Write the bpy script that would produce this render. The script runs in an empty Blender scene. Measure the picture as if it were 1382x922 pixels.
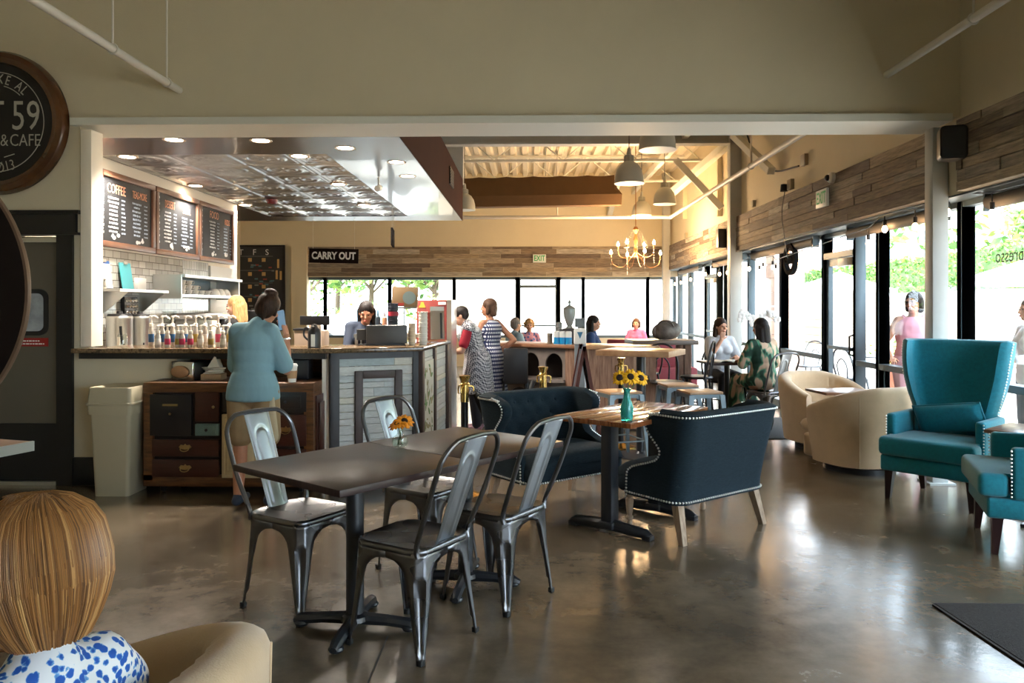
import bpy, bmesh, math, random
from mathutils import Vector, Matrix
random.seed(7)
SC = bpy.context.scene
COL = SC.collection
PI = math.pi

# ------------------------------------------------------------------ camera
FOC, CAM_H, HOR = 1044.0, 1.45, 415.0          # focal length in pixels of the 1382x922 frame, eye height, horizon row
YAW = math.atan(21 / 1044.0)
cd = bpy.data.cameras.new('camera')
cam = bpy.data.objects.new('camera', cd)
COL.objects.link(cam)
cam.location = (0, 0, CAM_H)
cam.rotation_euler = (PI / 2, 0, YAW)
cd.sensor_width = 36.0
cd.lens = FOC / 1382 * 36
cd.shift_y = -46 / 1382
cd.clip_start = 0.05
SC.camera = cam

# ------------------------------------------------------------------ view, sky, sun
SC.view_settings.view_transform = 'Standard'
SC.view_settings.look = 'None'
SC.view_settings.gamma = 1.0
SC.view_settings.use_curve_mapping = False
SC.view_settings.exposure = 1.3
SC.cycles.max_bounces = 7
SC.cycles.diffuse_bounces = 5
SC.cycles.glossy_bounces = 3
SC.cycles.transparent_max_bounces = 16
SC.cycles.sample_clamp_indirect = 6
SC.cycles.use_denoising = True
SC.cycles.caustics_reflective = False
SC.cycles.caustics_refractive = False

world = bpy.data.worlds.new('sky')
SC.world = world
world.use_nodes = True
wn = world.node_tree
bg = wn.nodes['Background']
bg.inputs[0].default_value = (0.72, 0.87, 1.0, 1)
bg.inputs[1].default_value = 5.6

sd = bpy.data.lights.new('sun', 'SUN')
sd.energy = 5.0
sd.angle = 0.02
sd.color = (1.0, 0.95, 0.86)
sun = bpy.data.objects.new('sun', sd)
COL.objects.link(sun)
sun.rotation_euler = Vector((0.04, -0.62, 0.78)).to_track_quat('Z', 'Y').to_euler()


def portal(name, loc, rot, sx, sy):
    d = bpy.data.lights.new(name, 'AREA')
    d.shape = 'RECTANGLE'
    d.size, d.size_y = sx, sy
    d.cycles.is_portal = True
    o = bpy.data.objects.new(name, d)
    COL.objects.link(o)
    o.location = loc
    o.rotation_euler = rot
    return o


portal('window_portal', (3.80, 7.0, 1.2), (0, PI / 2, 0), 2.3, 24)
portal('window_portal', (-0.6, 19.1, 1.5), (-PI / 2, 0, 0), 9.0, 1.7)


# ------------------------------------------------------------------ helpers
def ray(x, y):
    r = (x - 691.0) / FOC
    u = (HOR - y) / FOC
    c, s = math.cos(YAW), math.sin(YAW)
    return Vector((r * c - s, r * s + c, u))


def at(x, y, Z=None, Y=None, X=None):
    """The point of the room seen at a position of the photograph, on the plane Z=, Y= or X=."""
    d = ray(x, y)
    if Z is not None:
        t = (Z - CAM_H) / d.z
    elif Y is not None:
        t = Y / d.y
    else:
        t = X / d.x
    return Vector((0, 0, CAM_H)) + d * t


def V(*a):
    return Vector(a)


def rotz(a):
    return Matrix.Rotation(a, 4, 'Z')


def TR(loc, rx=0, ry=0, rz=0):
    return Matrix.Translation(loc) @ Matrix.Rotation(rz, 4, 'Z') @ Matrix.Rotation(ry, 4, 'Y') @ Matrix.Rotation(rx, 4, 'X')


class MB:
    """Collects shapes into one mesh."""

    def __init__(s):
        s.b = bmesh.new()

    def _m(s, faces, mi):
        for f in faces:
            f.material_index = mi

    def box(s, c, size, M=None, mi=0, bev=0.0, seg=2):
        x, y, z = size[0] / 2, size[1] / 2, size[2] / 2
        vs = [s.b.verts.new((c[0] + i * x, c[1] + j * y, c[2] + k * z)) for i in (-1, 1) for j in (-1, 1) for k in (-1, 1)]
        idx = [(0, 1, 3, 2), (4, 6, 7, 5), (0, 4, 5, 1), (2, 3, 7, 6), (0, 2, 6, 4), (1, 5, 7, 3)]
        fs = [s.b.faces.new([vs[i] for i in q]) for q in idx]
        s._m(fs, mi)
        if M is not None:
            for v in vs:
                v.co = M @ v.co
        if bev:
            es = list({e for f in fs for e in f.edges})
            r = bmesh.ops.bevel(s.b, geom=es, offset=bev, segments=seg, affect='EDGES', profile=0.5)
            s._m(r['faces'], mi)
        return s

    def b2(s, x0, x1, y0, y1, z0, z1, mi=0, bev=0.0, M=None):
        return s.box(((x0 + x1) / 2, (y0 + y1) / 2, (z0 + z1) / 2), (abs(x1 - x0), abs(y1 - y0), abs(z1 - z0)), M, mi, bev)

    def bar(s, p, q, w, h=None, mi=0, up=(0, 0, 1), bev=0.0):
        """A square bar from p to q."""
        p, q = Vector(p), Vector(q)
        h = h or w
        d = q - p
        L = d.length
        z = d.normalized()
        u = Vector(up)
        if abs(z.dot(u)) > 0.98:
            u = Vector((0, 1, 0))
        x = u.cross(z).normalized()
        y = z.cross(x)
        M = Matrix((x, y, z)).transposed().to_4x4()
        M.translation = (p + q) / 2
        return s.box((0, 0, 0), (w, h, L), M, mi, bev)

    def tube(s, pts, r, n=8, closed=False, mi=0, flat=1.0):
        pts = [Vector(p) for p in pts]
        N = len(pts)
        rr = r if isinstance(r, (list, tuple)) else [r] * N
        tg = []
        for i in range(N):
            if closed:
                t = pts[(i + 1) % N] - pts[i - 1]
            else:
                t = pts[min(i + 1, N - 1)] - pts[max(i - 1, 0)]
            tg.append(t.normalized() if t.length > 1e-9 else Vector((0, 0, 1)))
        u = Vector((0, 0, 1))
        if abs(tg[0].dot(u)) > 0.9:
            u = Vector((1, 0, 0))
        u = (u - tg[0] * u.dot(tg[0])).normalized()
        rings = []
        for i in range(N):
            u = (u - tg[i] * u.dot(tg[i]))
            u = u.normalized() if u.length > 1e-6 else tg[i].orthogonal().normalized()
            w = tg[i].cross(u)
            rings.append([s.b.verts.new(pts[i] + (u * math.cos(2 * PI * k / n) + w * math.sin(2 * PI * k / n) * flat) * rr[i]) for k in range(n)])
        fs = []
        for i in range(N if closed else N - 1):
            a, b = rings[i], rings[(i + 1) % N]
            for k in range(n):
                fs.append(s.b.faces.new((a[k], a[(k + 1) % n], b[(k + 1) % n], b[k])))
        if not closed:
            fs.append(s.b.faces.new(rings[0][::-1]))
            fs.append(s.b.faces.new(rings[-1]))
        s._m(fs, mi)
        return s

    def lathe(s, prof, n=24, c=(0, 0, 0), mi=0, M=None, sx=1.0, sy=1.0, ring=False):
        rings = []
        for r, z in prof:
            if r < 1e-6:
                rings.append([s.b.verts.new((c[0], c[1], c[2] + z))])
            else:
                rings.append([s.b.verts.new((c[0] + sx * r * math.cos(2 * PI * k / n), c[1] + sy * r * math.sin(2 * PI * k / n), c[2] + z)) for k in range(n)])
        fs = []
        for a, b in zip(rings, rings[1:] + ([rings[0]] if ring else [])):
            for k in range(n):
                k2 = (k + 1) % n
                if len(a) == 1 and len(b) == 1:
                    continue
                if len(a) == 1:
                    fs.append(s.b.faces.new((a[0], b[k2], b[k])))
                elif len(b) == 1:
                    fs.append(s.b.faces.new((a[k], a[k2], b[0])))
                else:
                    fs.append(s.b.faces.new((a[k], a[k2], b[k2], b[k])))
        for rg, fl in ((rings[0], True), (rings[-1], False)):
            if len(rg) > 1 and not ring:
                fs.append(s.b.faces.new(rg[::-1] if fl else rg))
        s._m(fs, mi)
        if M is not None:
            for rg in rings:
                for v in rg:
                    v.co = M @ v.co
        return s

    def sph(s, c, r, n=12, m=8, mi=0, M=None):
        if not isinstance(r, (list, tuple)):
            r = (r, r, r)
        rings = []
        for i in range(m + 1):
            t = PI * i / m
            if i in (0, m):
                rings.append([s.b.verts.new((c[0], c[1], c[2] - r[2] * math.cos(t)))])
            else:
                rings.append([s.b.verts.new((c[0] + r[0] * math.sin(t) * math.cos(2 * PI * k / n), c[1] + r[1] * math.sin(t) * math.sin(2 * PI * k / n), c[2] - r[2] * math.cos(t))) for k in range(n)])
        fs = []
        for a, b in zip(rings, rings[1:]):
            for k in range(n):
                k2 = (k + 1) % n
                if len(a) == 1:
                    fs.append(s.b.faces.new((a[0], b[k2], b[k])))
                elif len(b) == 1:
                    fs.append(s.b.faces.new((a[k], a[k2], b[0])))
                else:
                    fs.append(s.b.faces.new((a[k], a[k2], b[k2], b[k])))
        s._m(fs, mi)
        if M is not None:
            for rg in rings:
                for v in rg:
                    v.co = M @ v.co
        return s

    def prism(s, poly, z0, z1, M=None, mi=0, bev=0.0):
        a = [s.b.verts.new((p[0], p[1], z0)) for p in poly]
        b = [s.b.verts.new((p[0], p[1], z1)) for p in poly]
        n = len(poly)
        fs = [s.b.faces.new(a[::-1]), s.b.faces.new(b)]
        for k in range(n):
            fs.append(s.b.faces.new((a[k], a[(k + 1) % n], b[(k + 1) % n], b[k])))
        s._m(fs, mi)
        if M is not None:
            for v in a + b:
                v.co = M @ v.co
        if bev:
            es = list(fs[0].edges) + list(fs[1].edges)
            r = bmesh.ops.bevel(s.b, geom=es, offset=bev, segments=2, affect='EDGES', profile=0.5)
            s._m(r['faces'], mi)
        return s

    def grid(s, f, nu, nv, cu=False, cv=False, mi=0):
        vs = [[s.b.verts.new(f(i / (nu if cu else nu - 1), j / (nv if cv else nv - 1))) for j in range(nv)] for i in range(nu)]
        fs = []
        for i in range(nu if cu else nu - 1):
            for j in range(nv if cv else nv - 1):
                i2, j2 = (i + 1) % nu, (j + 1) % nv
                fs.append(s.b.faces.new((vs[i][j], vs[i2][j], vs[i2][j2], vs[i][j2])))
        s._m(fs, mi)
        return vs

    def poly(s, pts, mi=0):
        f = s.b.faces.new([s.b.verts.new(p) for p in pts])
        f.material_index = mi
        return f

    def build(s, name, mats=None, parent=None, M=None, smooth=35, sub=0, sol=0.0, soff=0.0, loc=None, rz=None, fixn=True, remesh=0.0, sm=0):
        if M is not None:
            s.b.transform(M)
        if fixn:
            bmesh.ops.recalc_face_normals(s.b, faces=s.b.faces)
        me = bpy.data.meshes.new(name)
        s.b.to_mesh(me)
        s.b.free()
        o = bpy.data.objects.new(name, me)
        COL.objects.link(o)
        for m in (mats if isinstance(mats, (list, tuple)) else [mats]):
            if m is not None:
                me.materials.append(m)
        if smooth:
            for p in me.polygons:
                p.use_smooth = True
            me.set_sharp_from_angle(angle=math.radians(smooth))
        if parent is not None:
            o.parent = parent
        if loc is not None:
            o.location = loc
        if rz is not None:
            o.rotation_euler = (0, 0, rz)
        if sol:
            md = o.modifiers.new('thickness', 'SOLIDIFY')
            md.thickness = sol
            md.offset = soff
        if remesh:
            md = o.modifiers.new('skin', 'REMESH')
            md.mode = 'VOXEL'
            md.voxel_size = remesh
            md.use_smooth_shade = True
        if sm:
            md = o.modifiers.new('soften', 'SMOOTH')
            md.iterations = sm
            md.factor = 0.5
        if sub:
            md = o.modifiers.new('round', 'SUBSURF')
            md.levels = sub
            md.render_levels = sub
        return o


def tag(o, label=None, cat=None, group=None, kind=None):
    if label:
        o['label'] = label
    if cat:
        o['category'] = cat
    if group:
        o['group'] = group
    if kind:
        o['kind'] = kind
    return o


def thing(name, label, cat, loc=(0, 0, 0), rz=0.0, group=None):
    o = bpy.data.objects.new(name, None)
    o.empty_display_size = 0.1
    COL.objects.link(o)
    o.location = loc
    o.rotation_euler = (0, 0, rz)
    return tag(o, label, cat, group)


def struct(name, mb, mats, **k):
    o = mb.build(name, mats, **k)
    o['kind'] = 'structure'
    return o


def dup(root, loc, rz, label=None, group=None):
    """A copy of a thing with copies of its parts and sub-parts."""
    def cp(o, par):
        c = o.copy()
        COL.objects.link(c)
        if par is not None:
            c.parent = par
        for ch in list(o.children):
            cp(ch, c)
        return c
    r = cp(root, None)
    r.location = loc
    r.rotation_euler = (0, 0, rz)
    if label:
        r['label'] = label
    if group:
        r['group'] = group
    return r


def text(body, size, mat, parent, M, name='lettering', ext=0.002, align='CENTER', space=1.0, sx=1.0, bold=0.0):
    cu = bpy.data.curves.new(name, 'FONT')
    cu.body = body
    cu.size = size
    cu.extrude = ext
    cu.align_x = align
    cu.align_y = 'CENTER'
    cu.space_character = space
    cu.offset = bold
    cu.resolution_u = 3
    cu.materials.append(mat)
    tmp = bpy.data.objects.new(name, cu)
    COL.objects.link(tmp)
    bpy.context.view_layer.update()
    me = bpy.data.meshes.new_from_object(tmp.evaluated_get(bpy.context.evaluated_depsgraph_get()))
    bpy.data.objects.remove(tmp)
    bpy.data.curves.remove(cu)
    me.transform(M @ Matrix.Diagonal((sx, 1, 1, 1)))
    if not me.materials:
        me.materials.append(mat)
    o = bpy.data.objects.new(name, me)
    COL.objects.link(o)
    o.parent = parent
    return o


# ------------------------------------------------------------------ materials
def mat(name, col, rough=0.6, metal=0.0, var=0.0, scale=8.0, bump=0.0, bscale=60.0, col2=None, stretch=None, spec=0.5, coat=0.0, trans=0.0, sheen=0.0, emit=None, estr=0.0, alpha=1.0, rvar=0.0, det=4.0):
    m = bpy.data.materials.new(name)
    m.use_nodes = True
    nt = m.node_tree
    p = nt.nodes['Principled BSDF']
    c4 = (*col, 1)
    p.inputs['Base Color'].default_value = c4
    p.inputs['Roughness'].default_value = rough
    p.inputs['Metallic'].default_value = metal
    p.inputs['Specular IOR Level'].default_value = spec
    p.inputs['Coat Weight'].default_value = coat
    p.inputs['Transmission Weight'].default_value = trans
    p.inputs['Sheen Weight'].default_value = sheen
    p.inputs['Alpha'].default_value = alpha
    if emit:
        p.inputs['Emission Color'].default_value = (*emit, 1)
        p.inputs['Emission Strength'].default_value = estr
    tc = None
    if var or col2 or bump or rvar:
        tc = nt.nodes.new('ShaderNodeTexCoord')
        mp = nt.nodes.new('ShaderNodeMapping')
        nt.links.new(tc.outputs['Object'], mp.inputs[0])
        if stretch:
            mp.inputs['Scale'].default_value = stretch
    if var or col2 or rvar:
        nz = nt.nodes.new('ShaderNodeTexNoise')
        nz.inputs['Scale'].default_value = scale
        nz.inputs['Detail'].default_value = det
        nz.inputs['Roughness'].default_value = 0.62
        nt.links.new(mp.outputs[0], nz.inputs['Vector'])
        if var or col2:
            rp = nt.nodes.new('ShaderNodeValToRGB')
            rp.color_ramp.elements[0].position = 0.32
            rp.color_ramp.elements[1].position = 0.68
            d = col2 if col2 else tuple(max(0, x * (1 - var)) for x in col)
            u = col if col2 else tuple(min(1, x * (1 + var)) for x in col)
            rp.color_ramp.elements[0].color = (*d, 1)
            rp.color_ramp.elements[1].color = (*u, 1)
            nt.links.new(nz.outputs['Fac'], rp.inputs[0])
            nt.links.new(rp.outputs[0], p.inputs['Base Color'])
        if rvar:
            mr = nt.nodes.new('ShaderNodeMapRange')
            mr.inputs[1].default_value = 0.3
            mr.inputs[2].default_value = 0.7
            mr.inputs[3].default_value = max(0.02, rough - rvar)
            mr.inputs[4].default_value = min(1, rough + rvar)
            nt.links.new(nz.outputs['Fac'], mr.inputs[0])
            nt.links.new(mr.outputs[0], p.inputs['Roughness'])
    if bump:
        bz = nt.nodes.new('ShaderNodeTexNoise')
        bz.inputs['Scale'].default_value = bscale
        bz.inputs['Detail'].default_value = 3
        nt.links.new(mp.outputs[0], bz.inputs['Vector'])
        bp = nt.nodes.new('ShaderNodeBump')
        bp.inputs['Strength'].default_value = bump
        bp.inputs['Distance'].default_value = 0.01
        nt.links.new(bz.outputs['Fac'], bp.inputs['Height'])
        nt.links.new(bp.outputs[0], p.inputs['Normal'])
    return m


def srgb(r, g, b):
    f = lambda c: (c / 255 / 12.92) if c <= 10 else ((c / 255 + 0.055) / 1.055) ** 2.4
    return (f(r), f(g), f(b))


def glass_mat(name, tint=(1, 1, 1), refl=0.06, rough=0.0):
    m = bpy.data.materials.new(name)
    m.use_nodes = True
    nt = m.node_tree
    nt.nodes.remove(nt.nodes['Principled BSDF'])
    out = nt.nodes['Material Output']
    t = nt.nodes.new('ShaderNodeBsdfTransparent')
    t.inputs[0].default_value = (*tint, 1)
    g = nt.nodes.new('ShaderNodeBsdfGlossy')
    g.inputs['Roughness'].default_value = rough
    lw = nt.nodes.new('ShaderNodeLayerWeight')
    lw.inputs[0].default_value = 0.5
    mr = nt.nodes.new('ShaderNodeMapRange')
    mr.inputs[3].default_value = refl
    mr.inputs[4].default_value = 0.22
    pw = nt.nodes.new('ShaderNodeMath')
    pw.operation = 'POWER'
    pw.inputs[1].default_value = 4.0
    mx = nt.nodes.new('ShaderNodeMixShader')
    nt.links.new(lw.outputs['Facing'], pw.inputs[0])
    nt.links.new(pw.outputs[0], mr.inputs[0])
    nt.links.new(mr.outputs[0], mx.inputs[0])
    nt.links.new(t.outputs[0], mx.inputs[1])
    nt.links.new(g.outputs[0], mx.inputs[2])
    nt.links.new(mx.outputs[0], out.inputs[0])
    return m


M = {}
M['wall'] = mat('wall_paint', srgb(204, 194, 168), 0.85, var=0.03, scale=1.5, bump=0.05, bscale=90)
M['wall_up'] = M['wall']
M['cream'] = mat('cream_trim', srgb(236, 228, 212), 0.6)
M['white'] = mat('white_paint', srgb(232, 232, 228), 0.55)
M['steel_paint'] = mat('grey_painted_steel', srgb(176, 178, 176), 0.5, var=0.04, scale=5)
M['beam_paint'] = mat('white_painted_steel', srgb(214, 214, 204), 0.5)
M['black_trim'] = mat('black_trim', (0.006, 0.006, 0.007), 0.45)
M['frame'] = mat('dark_window_metal', (0.085, 0.118, 0.14), 0.45, metal=0.3)
M['glass'] = glass_mat('window_glass', refl=0.015)
M['clear'] = glass_mat('clear_glass', (0.96, 0.98, 0.97), 0.08)
M['blackplastic'] = mat('black_plastic', (0.01, 0.01, 0.012), 0.4)
M['brown'] = mat('dark_brown_paint', srgb(64, 42, 35), 0.95, var=0.05, scale=3, spec=0.08)
M['stainless'] = mat('stainless_steel', (0.62, 0.62, 0.6), 0.3, metal=1.0, rvar=0.02, scale=6, det=1)
M['chrome'] = mat('chrome', (0.8, 0.8, 0.8), 0.12, metal=1.0)
M['brass'] = mat('polished_brass', (0.75, 0.5, 0.16), 0.22, metal=1.0)
# ------------------------------------------------------------------ setting
WX, BX, FY, BY, CZ = 3.72, 3.36, 6.24, 19.0, 4.75     # window plane, face of the timber band, front wall, back wall, roof deck


def floor_mat():
    m = mat('polished_concrete', srgb(128, 112, 92), 0.17, coat=0.0, spec=0.7)
    nt = m.node_tree
    p = nt.nodes['Principled BSDF']
    tc = nt.nodes.new('ShaderNodeTexCoord')
    n1 = nt.nodes.new('ShaderNodeTexNoise'); n1.inputs['Scale'].default_value = 1.1; n1.inputs['Detail'].default_value = 9; n1.inputs['Roughness'].default_value = 0.56; n1.inputs['Distortion'].default_value = 0.6
    n2 = nt.nodes.new('ShaderNodeTexNoise'); n2.inputs['Scale'].default_value = 7; n2.inputs['Detail'].default_value = 6; n2.inputs['Roughness'].default_value = 0.7
    for n in (n1, n2):
        nt.links.new(tc.outputs['Object'], n.inputs['Vector'])
    r = nt.nodes.new('ShaderNodeValToRGB')
    e = r.color_ramp.elements
    e[0].position, e[0].color = 0.3, (*srgb(66, 56, 44), 1)
    e[1].position, e[1].color = 0.72, (*srgb(122, 109, 91), 1)
    e2 = e.new(0.5); e2.color = (*srgb(94, 82, 66), 1)
    mx = nt.nodes.new('ShaderNodeMix'); mx.data_type = 'FLOAT'; mx.inputs[0].default_value = 0.35
    nt.links.new(n1.outputs['Fac'], mx.inputs[2]); nt.links.new(n2.outputs['Fac'], mx.inputs[3])
    nt.links.new(mx.outputs[0], r.inputs[0])
    nt.links.new(r.outputs[0], p.inputs['Base Color'])
    mr = nt.nodes.new('ShaderNodeMapRange'); mr.inputs[1].default_value = 0.3; mr.inputs[2].default_value = 0.7; mr.inputs[3].default_value = 0.12; mr.inputs[4].default_value = 0.3
    nt.links.new(mx.outputs[0], mr.inputs[0]); nt.links.new(mr.outputs[0], p.inputs['Roughness'])
    bp = nt.nodes.new('ShaderNodeBump'); bp.inputs['Strength'].default_value = 0.05; bp.inputs['Distance'].default_value = 0.02
    nt.links.new(n2.outputs['Fac'], bp.inputs['Height']); nt.links.new(bp.outputs[0], p.inputs['Normal'])
    return m


M['floor'] = floor_mat()
M['joint'] = mat('floor_joint', (0.02, 0.017, 0.014), 0.6)
mb = MB(); mb.b2(-7.4, 3.9, -6.2, 19.3, -0.1, 0.0)
floor = struct('floor', mb, M['floor'])
mb = MB()
mb.b2(-0.62, -0.612, -6, 3.4, 0.0, 0.0006); mb.b2(-5.4, 3.7, 2.35, 2.358, 0.0, 0.0006)
j = mb.build('floor_joint', M['joint'], parent=floor)

# front wall with its wide opening and door opening
mb = MB()
W = lambda x0, x1, z0, z1, y0=FY, y1=FY + 0.14: mb.b2(x0, x1, y0, y1, z0, z1)
OL = -3.55
W(-5.5, OL - 0.10, 2.06, CZ)                           # above the door and left part
W(-5.5, -4.74, 0, 2.06)
W(-3.83, OL - 0.10, 0, 2.06)
W(OL - 0.10, 3.46, 2.97, CZ)                           # above the opening
wall_front = struct('wall_front', mb, M['wall'])
mb = MB()
mb.b2(OL - 0.10, -2.995, FY, FY + 0.14, 0, 1.075); mb.b2(-2.995, -2.86, FY, FY + 0.14, 0.872, 1.075)        # low wall under the counter
struct('wall_low', mb, M['wall'])
mb = MB(); mb.b2(-3.12, -1.62, FY + 0.28, FY + 0.40, 0, 1.075); mb.b2(-3.12, -2.995, FY + 0.141, FY + 0.28, 0, 1.075); mb.b2(-2.995, -2.86, FY + 0.141, FY + 0.28, 0.872, 1.075)
struct('wall_bar', mb, M['wall'])
mb = MB()
mb.b2(OL - 0.09, OL, FY - 0.015, FY + 0.16, 1.13, 2.9, bev=0.004)
struct('trim_1', mb, M['cream'])
mb = MB()
mb.b2(-3.70, 3.36, FY - 0.06, FY + 0.42, 2.925, 2.935)
mb.b2(-3.70, 3.36, FY - 0.06, FY - 0.035, 2.935, 2.985)
mb.b2(-3.70, 3.36, FY + 0.16, FY + 0.20, 2.935, 3.06)
struct('trim_2', mb, M['beam_paint'])
mb = MB(); mb.b2(-5.5, -4.86, FY - 0.02, FY, 0, 0.23, bev=0.004)
struct('baseboard_front', mb, M['black_trim'])
mb = MB(); mb.b2(-3.71, -2.99, FY - 0.02, FY, 0, 0.23, bev=0.004)
struct('baseboard_counter', mb, M['black_trim'])

# steel columns
def column(n, x, y, w, z, m=None):
    mb = MB(); mb.b2(x, x + w, y, y + w, 0, z, bev=0.006); mb.b2(x - 0.04, x + w + 0.04, y - 0.04, y + w + 0.04, 0, 0.015)
    return struct(n, mb, m or M['steel_paint'])
column('column_near', 3.315, FY + 0.16, 0.13, 2.925)
column('column_middle', 3.27, 12.55, 0.19, CZ - 0.2)
column('column_far', 3.22, 18.45, 0.17, CZ - 0.1)
mb = MB(); mb.b2(-1.42, -1.12, 13.4, 13.6, 3.6, CZ); struct('column_kitchen', mb, M['steel_paint'])

# side, rear and back walls of the shell
mb = MB(); mb.b2(-5.6, -5.5, -6.1, FY + 0.14, 0, CZ); struct('wall_left', mb, M['wall'])
mb = MB(); mb.b2(-5.6, 3.8, -6.2, -6.1, 0, CZ); struct('wall_rear', mb, M['wall'])
mb = MB(); mb.b2(-7.2, -7.1, FY + 0.14, BY, 0, CZ); mb.b2(-7.2, -5.5, FY + 0.14, FY + 0.24, 0, CZ); struct('wall_hall', mb, M['wall'])
mb = MB(); mb.b2(BX + 0.09, 3.9, -6.1, BY + 0.2, 2.36, CZ); struct('wall_right', mb, M['wall'])
mb = MB()
XB = -5.42
mb.b2(-7.2, XB, BY, BY + 0.2, 0, CZ); mb.b2(XB, 3.9, BY, BY + 0.2, 2.2, CZ); mb.b2(XB, 0.0, BY, BY + 0.2, 0, 0.70); mb.b2(0.95, 3.9, BY, BY + 0.2, 0, 0.70)
struct('wall_back', mb, M['wall'])
mb = MB(); mb.b2(-5.80, XB, BY - 0.12, BY, 0, 2.95); struct('trim_3', mb, M['wall'])

# timber bands of reclaimed boards
WOODS = []
for i, c in enumerate([(160, 146, 126), (134, 117, 99), (180, 165, 144), (150, 139, 124), (118, 102, 88), (172, 154, 128), (194, 184, 168), (144, 126, 105)]):
    d = srgb(*[int(v * 0.62) for v in c])
    WOODS.append(mat('reclaimed_board', srgb(*c), 0.8, col2=d, scale=7, stretch=(6, 0.7, 9), bump=0.5, bscale=14, det=8))
for i, c in enumerate([(160, 146, 126), (134, 117, 99), (180, 165, 144), (150, 139, 124), (118, 102, 88), (172, 154, 128), (194, 184, 168), (144, 126, 105)]):
    d = srgb(*[int(v * 0.62) for v in c])
    WOODS.append(mat('reclaimed_board', srgb(*c), 0.8, col2=d, scale=7, stretch=(0.7, 6, 9), bump=0.5, bscale=14, det=8))


def band(name, p0, p1, nrm, z0, z1, rows, seed, off=0, bk=0.0):
    rn = random.Random(seed)
    mb = MB()
    p0, p1, nrm = Vector(p0), Vector(p1), Vector(nrm)
    L = (p1 - p0).length
    d = (p1 - p0) / L
    hs = [rn.uniform(0.7, 1.3) for _ in range(rows)]
    t = sum(hs); z = z0
    ang = math.atan2(d.y, d.x)
    for h in hs:
        h = h / t * (z1 - z0)
        s = -rn.uniform(0, 0.8)
        while s < L:
            l = rn.choice((0.5, 0.8, 1.1, 1.5, 1.9)) * rn.uniform(0.85, 1.15)
            a, b = max(0, s), min(L, s + l)
            if b - a > 0.02:
                th = rn.uniform(0.018, 0.034) + bk
                c = p0 + d * (a + b) / 2 + nrm * (th / 2)
                mb.box((0, 0, 0), (b - a - 0.004, th, h - 0.004), TR((c.x, c.y, z + h / 2), rz=ang), mi=off + rn.randrange(8))
            s += l
        z += h
    return struct(name, mb, WOODS, smooth=0)


band('trim_4', (BX + 0.09, -6.1, 0), (BX + 0.09, 6.14, 0), (-1, 0, 0), 2.36, 2.92, 7, 3, 0, 0.06)
band('trim_10', (BX + 0.09, 6.55, 0), (BX + 0.09, 12.5, 0), (-1, 0, 0), 2.36, 2.92, 7, 4, 0, 0.06)
band('trim_5', (BX + 0.09, 12.5, 0), (BX + 0.09, BY, 0), (-1, 0, 0), 2.34, 2.92, 7, 9, 0, 0.06)
band('trim_6', (XB, BY, 0), (BX, BY, 0), (0, -1, 0), 2.22, 2.945, 7, 5, 8)

# roof: corrugated deck, joists, girder
M['deck'] = mat('painted_roof_deck', srgb(226, 216, 194), 0.7)
mb = MB()
def deckf(u, v):
    k = int(round(u * 360)); x = -7.2 + 11.2 * k / 360
    ph = k % 8
    return (x, FY + 0.1 + v * (BY - FY), CZ - (0.0 if ph in (0, 1, 2, 3) else 0.075))
mb.grid(deckf, 361, 2)
ceil_back = struct('ceiling_hall', mb, M['deck'], sol=0.02, smooth=0, soff=1)
mb = MB(); mb.b2(-7.3, 4.0, FY + 0.1, BY + 0.2, CZ + 0.03, CZ + 0.12); struct('roof', mb, M['deck'])
mb = MB(); mb.b2(-5.6, 3.9, -6.2, FY + 0.14, CZ, CZ + 0.1); struct('ceiling', mb, M['deck'])


def joist(n, y, zt, zb, x0=-6.8, x1=3.3, pitch=0.62):
    mb = MB()
    mb.b2(x0, x1, y - 0.05, y + 0.05, zt - 0.05, zt); mb.b2(x0, x1, y - 0.045, y + 0.045, zb, zb + 0.04)
    x = x0; up = True
    while x + pitch <= x1:
        a, b = (zb + 0.03, zt - 0.03) if up else (zt - 0.03, zb + 0.03)
        mb.tube([(x, y, a), (x + pitch, y, b)], 0.011, 6)
        x += pitch; up = not up
    return struct(n, mb, M['beam_paint'])
joist('beam_1', 14.0, 4.66, 4.08)
joist('beam_2', 16.4, 4.66, 4.10)
joist('beam_3', 9.0, 4.66, 4.1)
mb = MB(); mb.b2(-6.8, 3.4, 12.55, 12.75, 4.1, 4.13); mb.b2(-6.8, 3.4, 12.64, 12.66, 4.13, 4.55); mb.b2(-6.8, 3.4, 12.55, 12.75, 4.52, 4.55)
struct('beam_4', mb, M['steel_paint'])
mb = MB()
for x, y0, y1 in ((2.55, 7.0, 18.8), (-2.2, 7.0, 18.8)):
    mb.bar((x, y0, 4.25), (x, y1, 4.25), 0.09, 0.12)
struct('beam_5', mb, M['beam_paint'])
def brace(n, a, b, w=0.08):
    mb = MB(); mb.bar(a, b, w, w); return struct(n, mb, M['beam_paint'])
brace('brace_1', at(990, 182, X=3.2), at(1041, 231, X=3.36), 0.1)
brace('brace_2', at(912, 216, X=2.6), at(974, 281, X=3.36), 0.11)
brace('brace_3', at(905, 262, X=2.9), at(985, 192, X=3.34), 0.12)
brace('brace_4', at(833, 248, Y=17.5), at(822, 292, Y=18.9), 0.12)
for i, (x, y0, y1) in enumerate(((972, 212, 292), (925, 248, 296))):
    a, b = at(x, y0, X=3.42), at(x, y1, X=3.42)
    mb = MB(); mb.b2(3.36, 3.449, a.y - 0.05, a.y + 0.05, b.z, a.z); struct('post_%d' % (i + 1), mb, M['wall'])

# windows: right side, each bay a thing of its own
def pane(mb, x0, x1, y0, y1, z0, z1):
    mb.b2(x0, x1, y0, y1, z0, z1)

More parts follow.
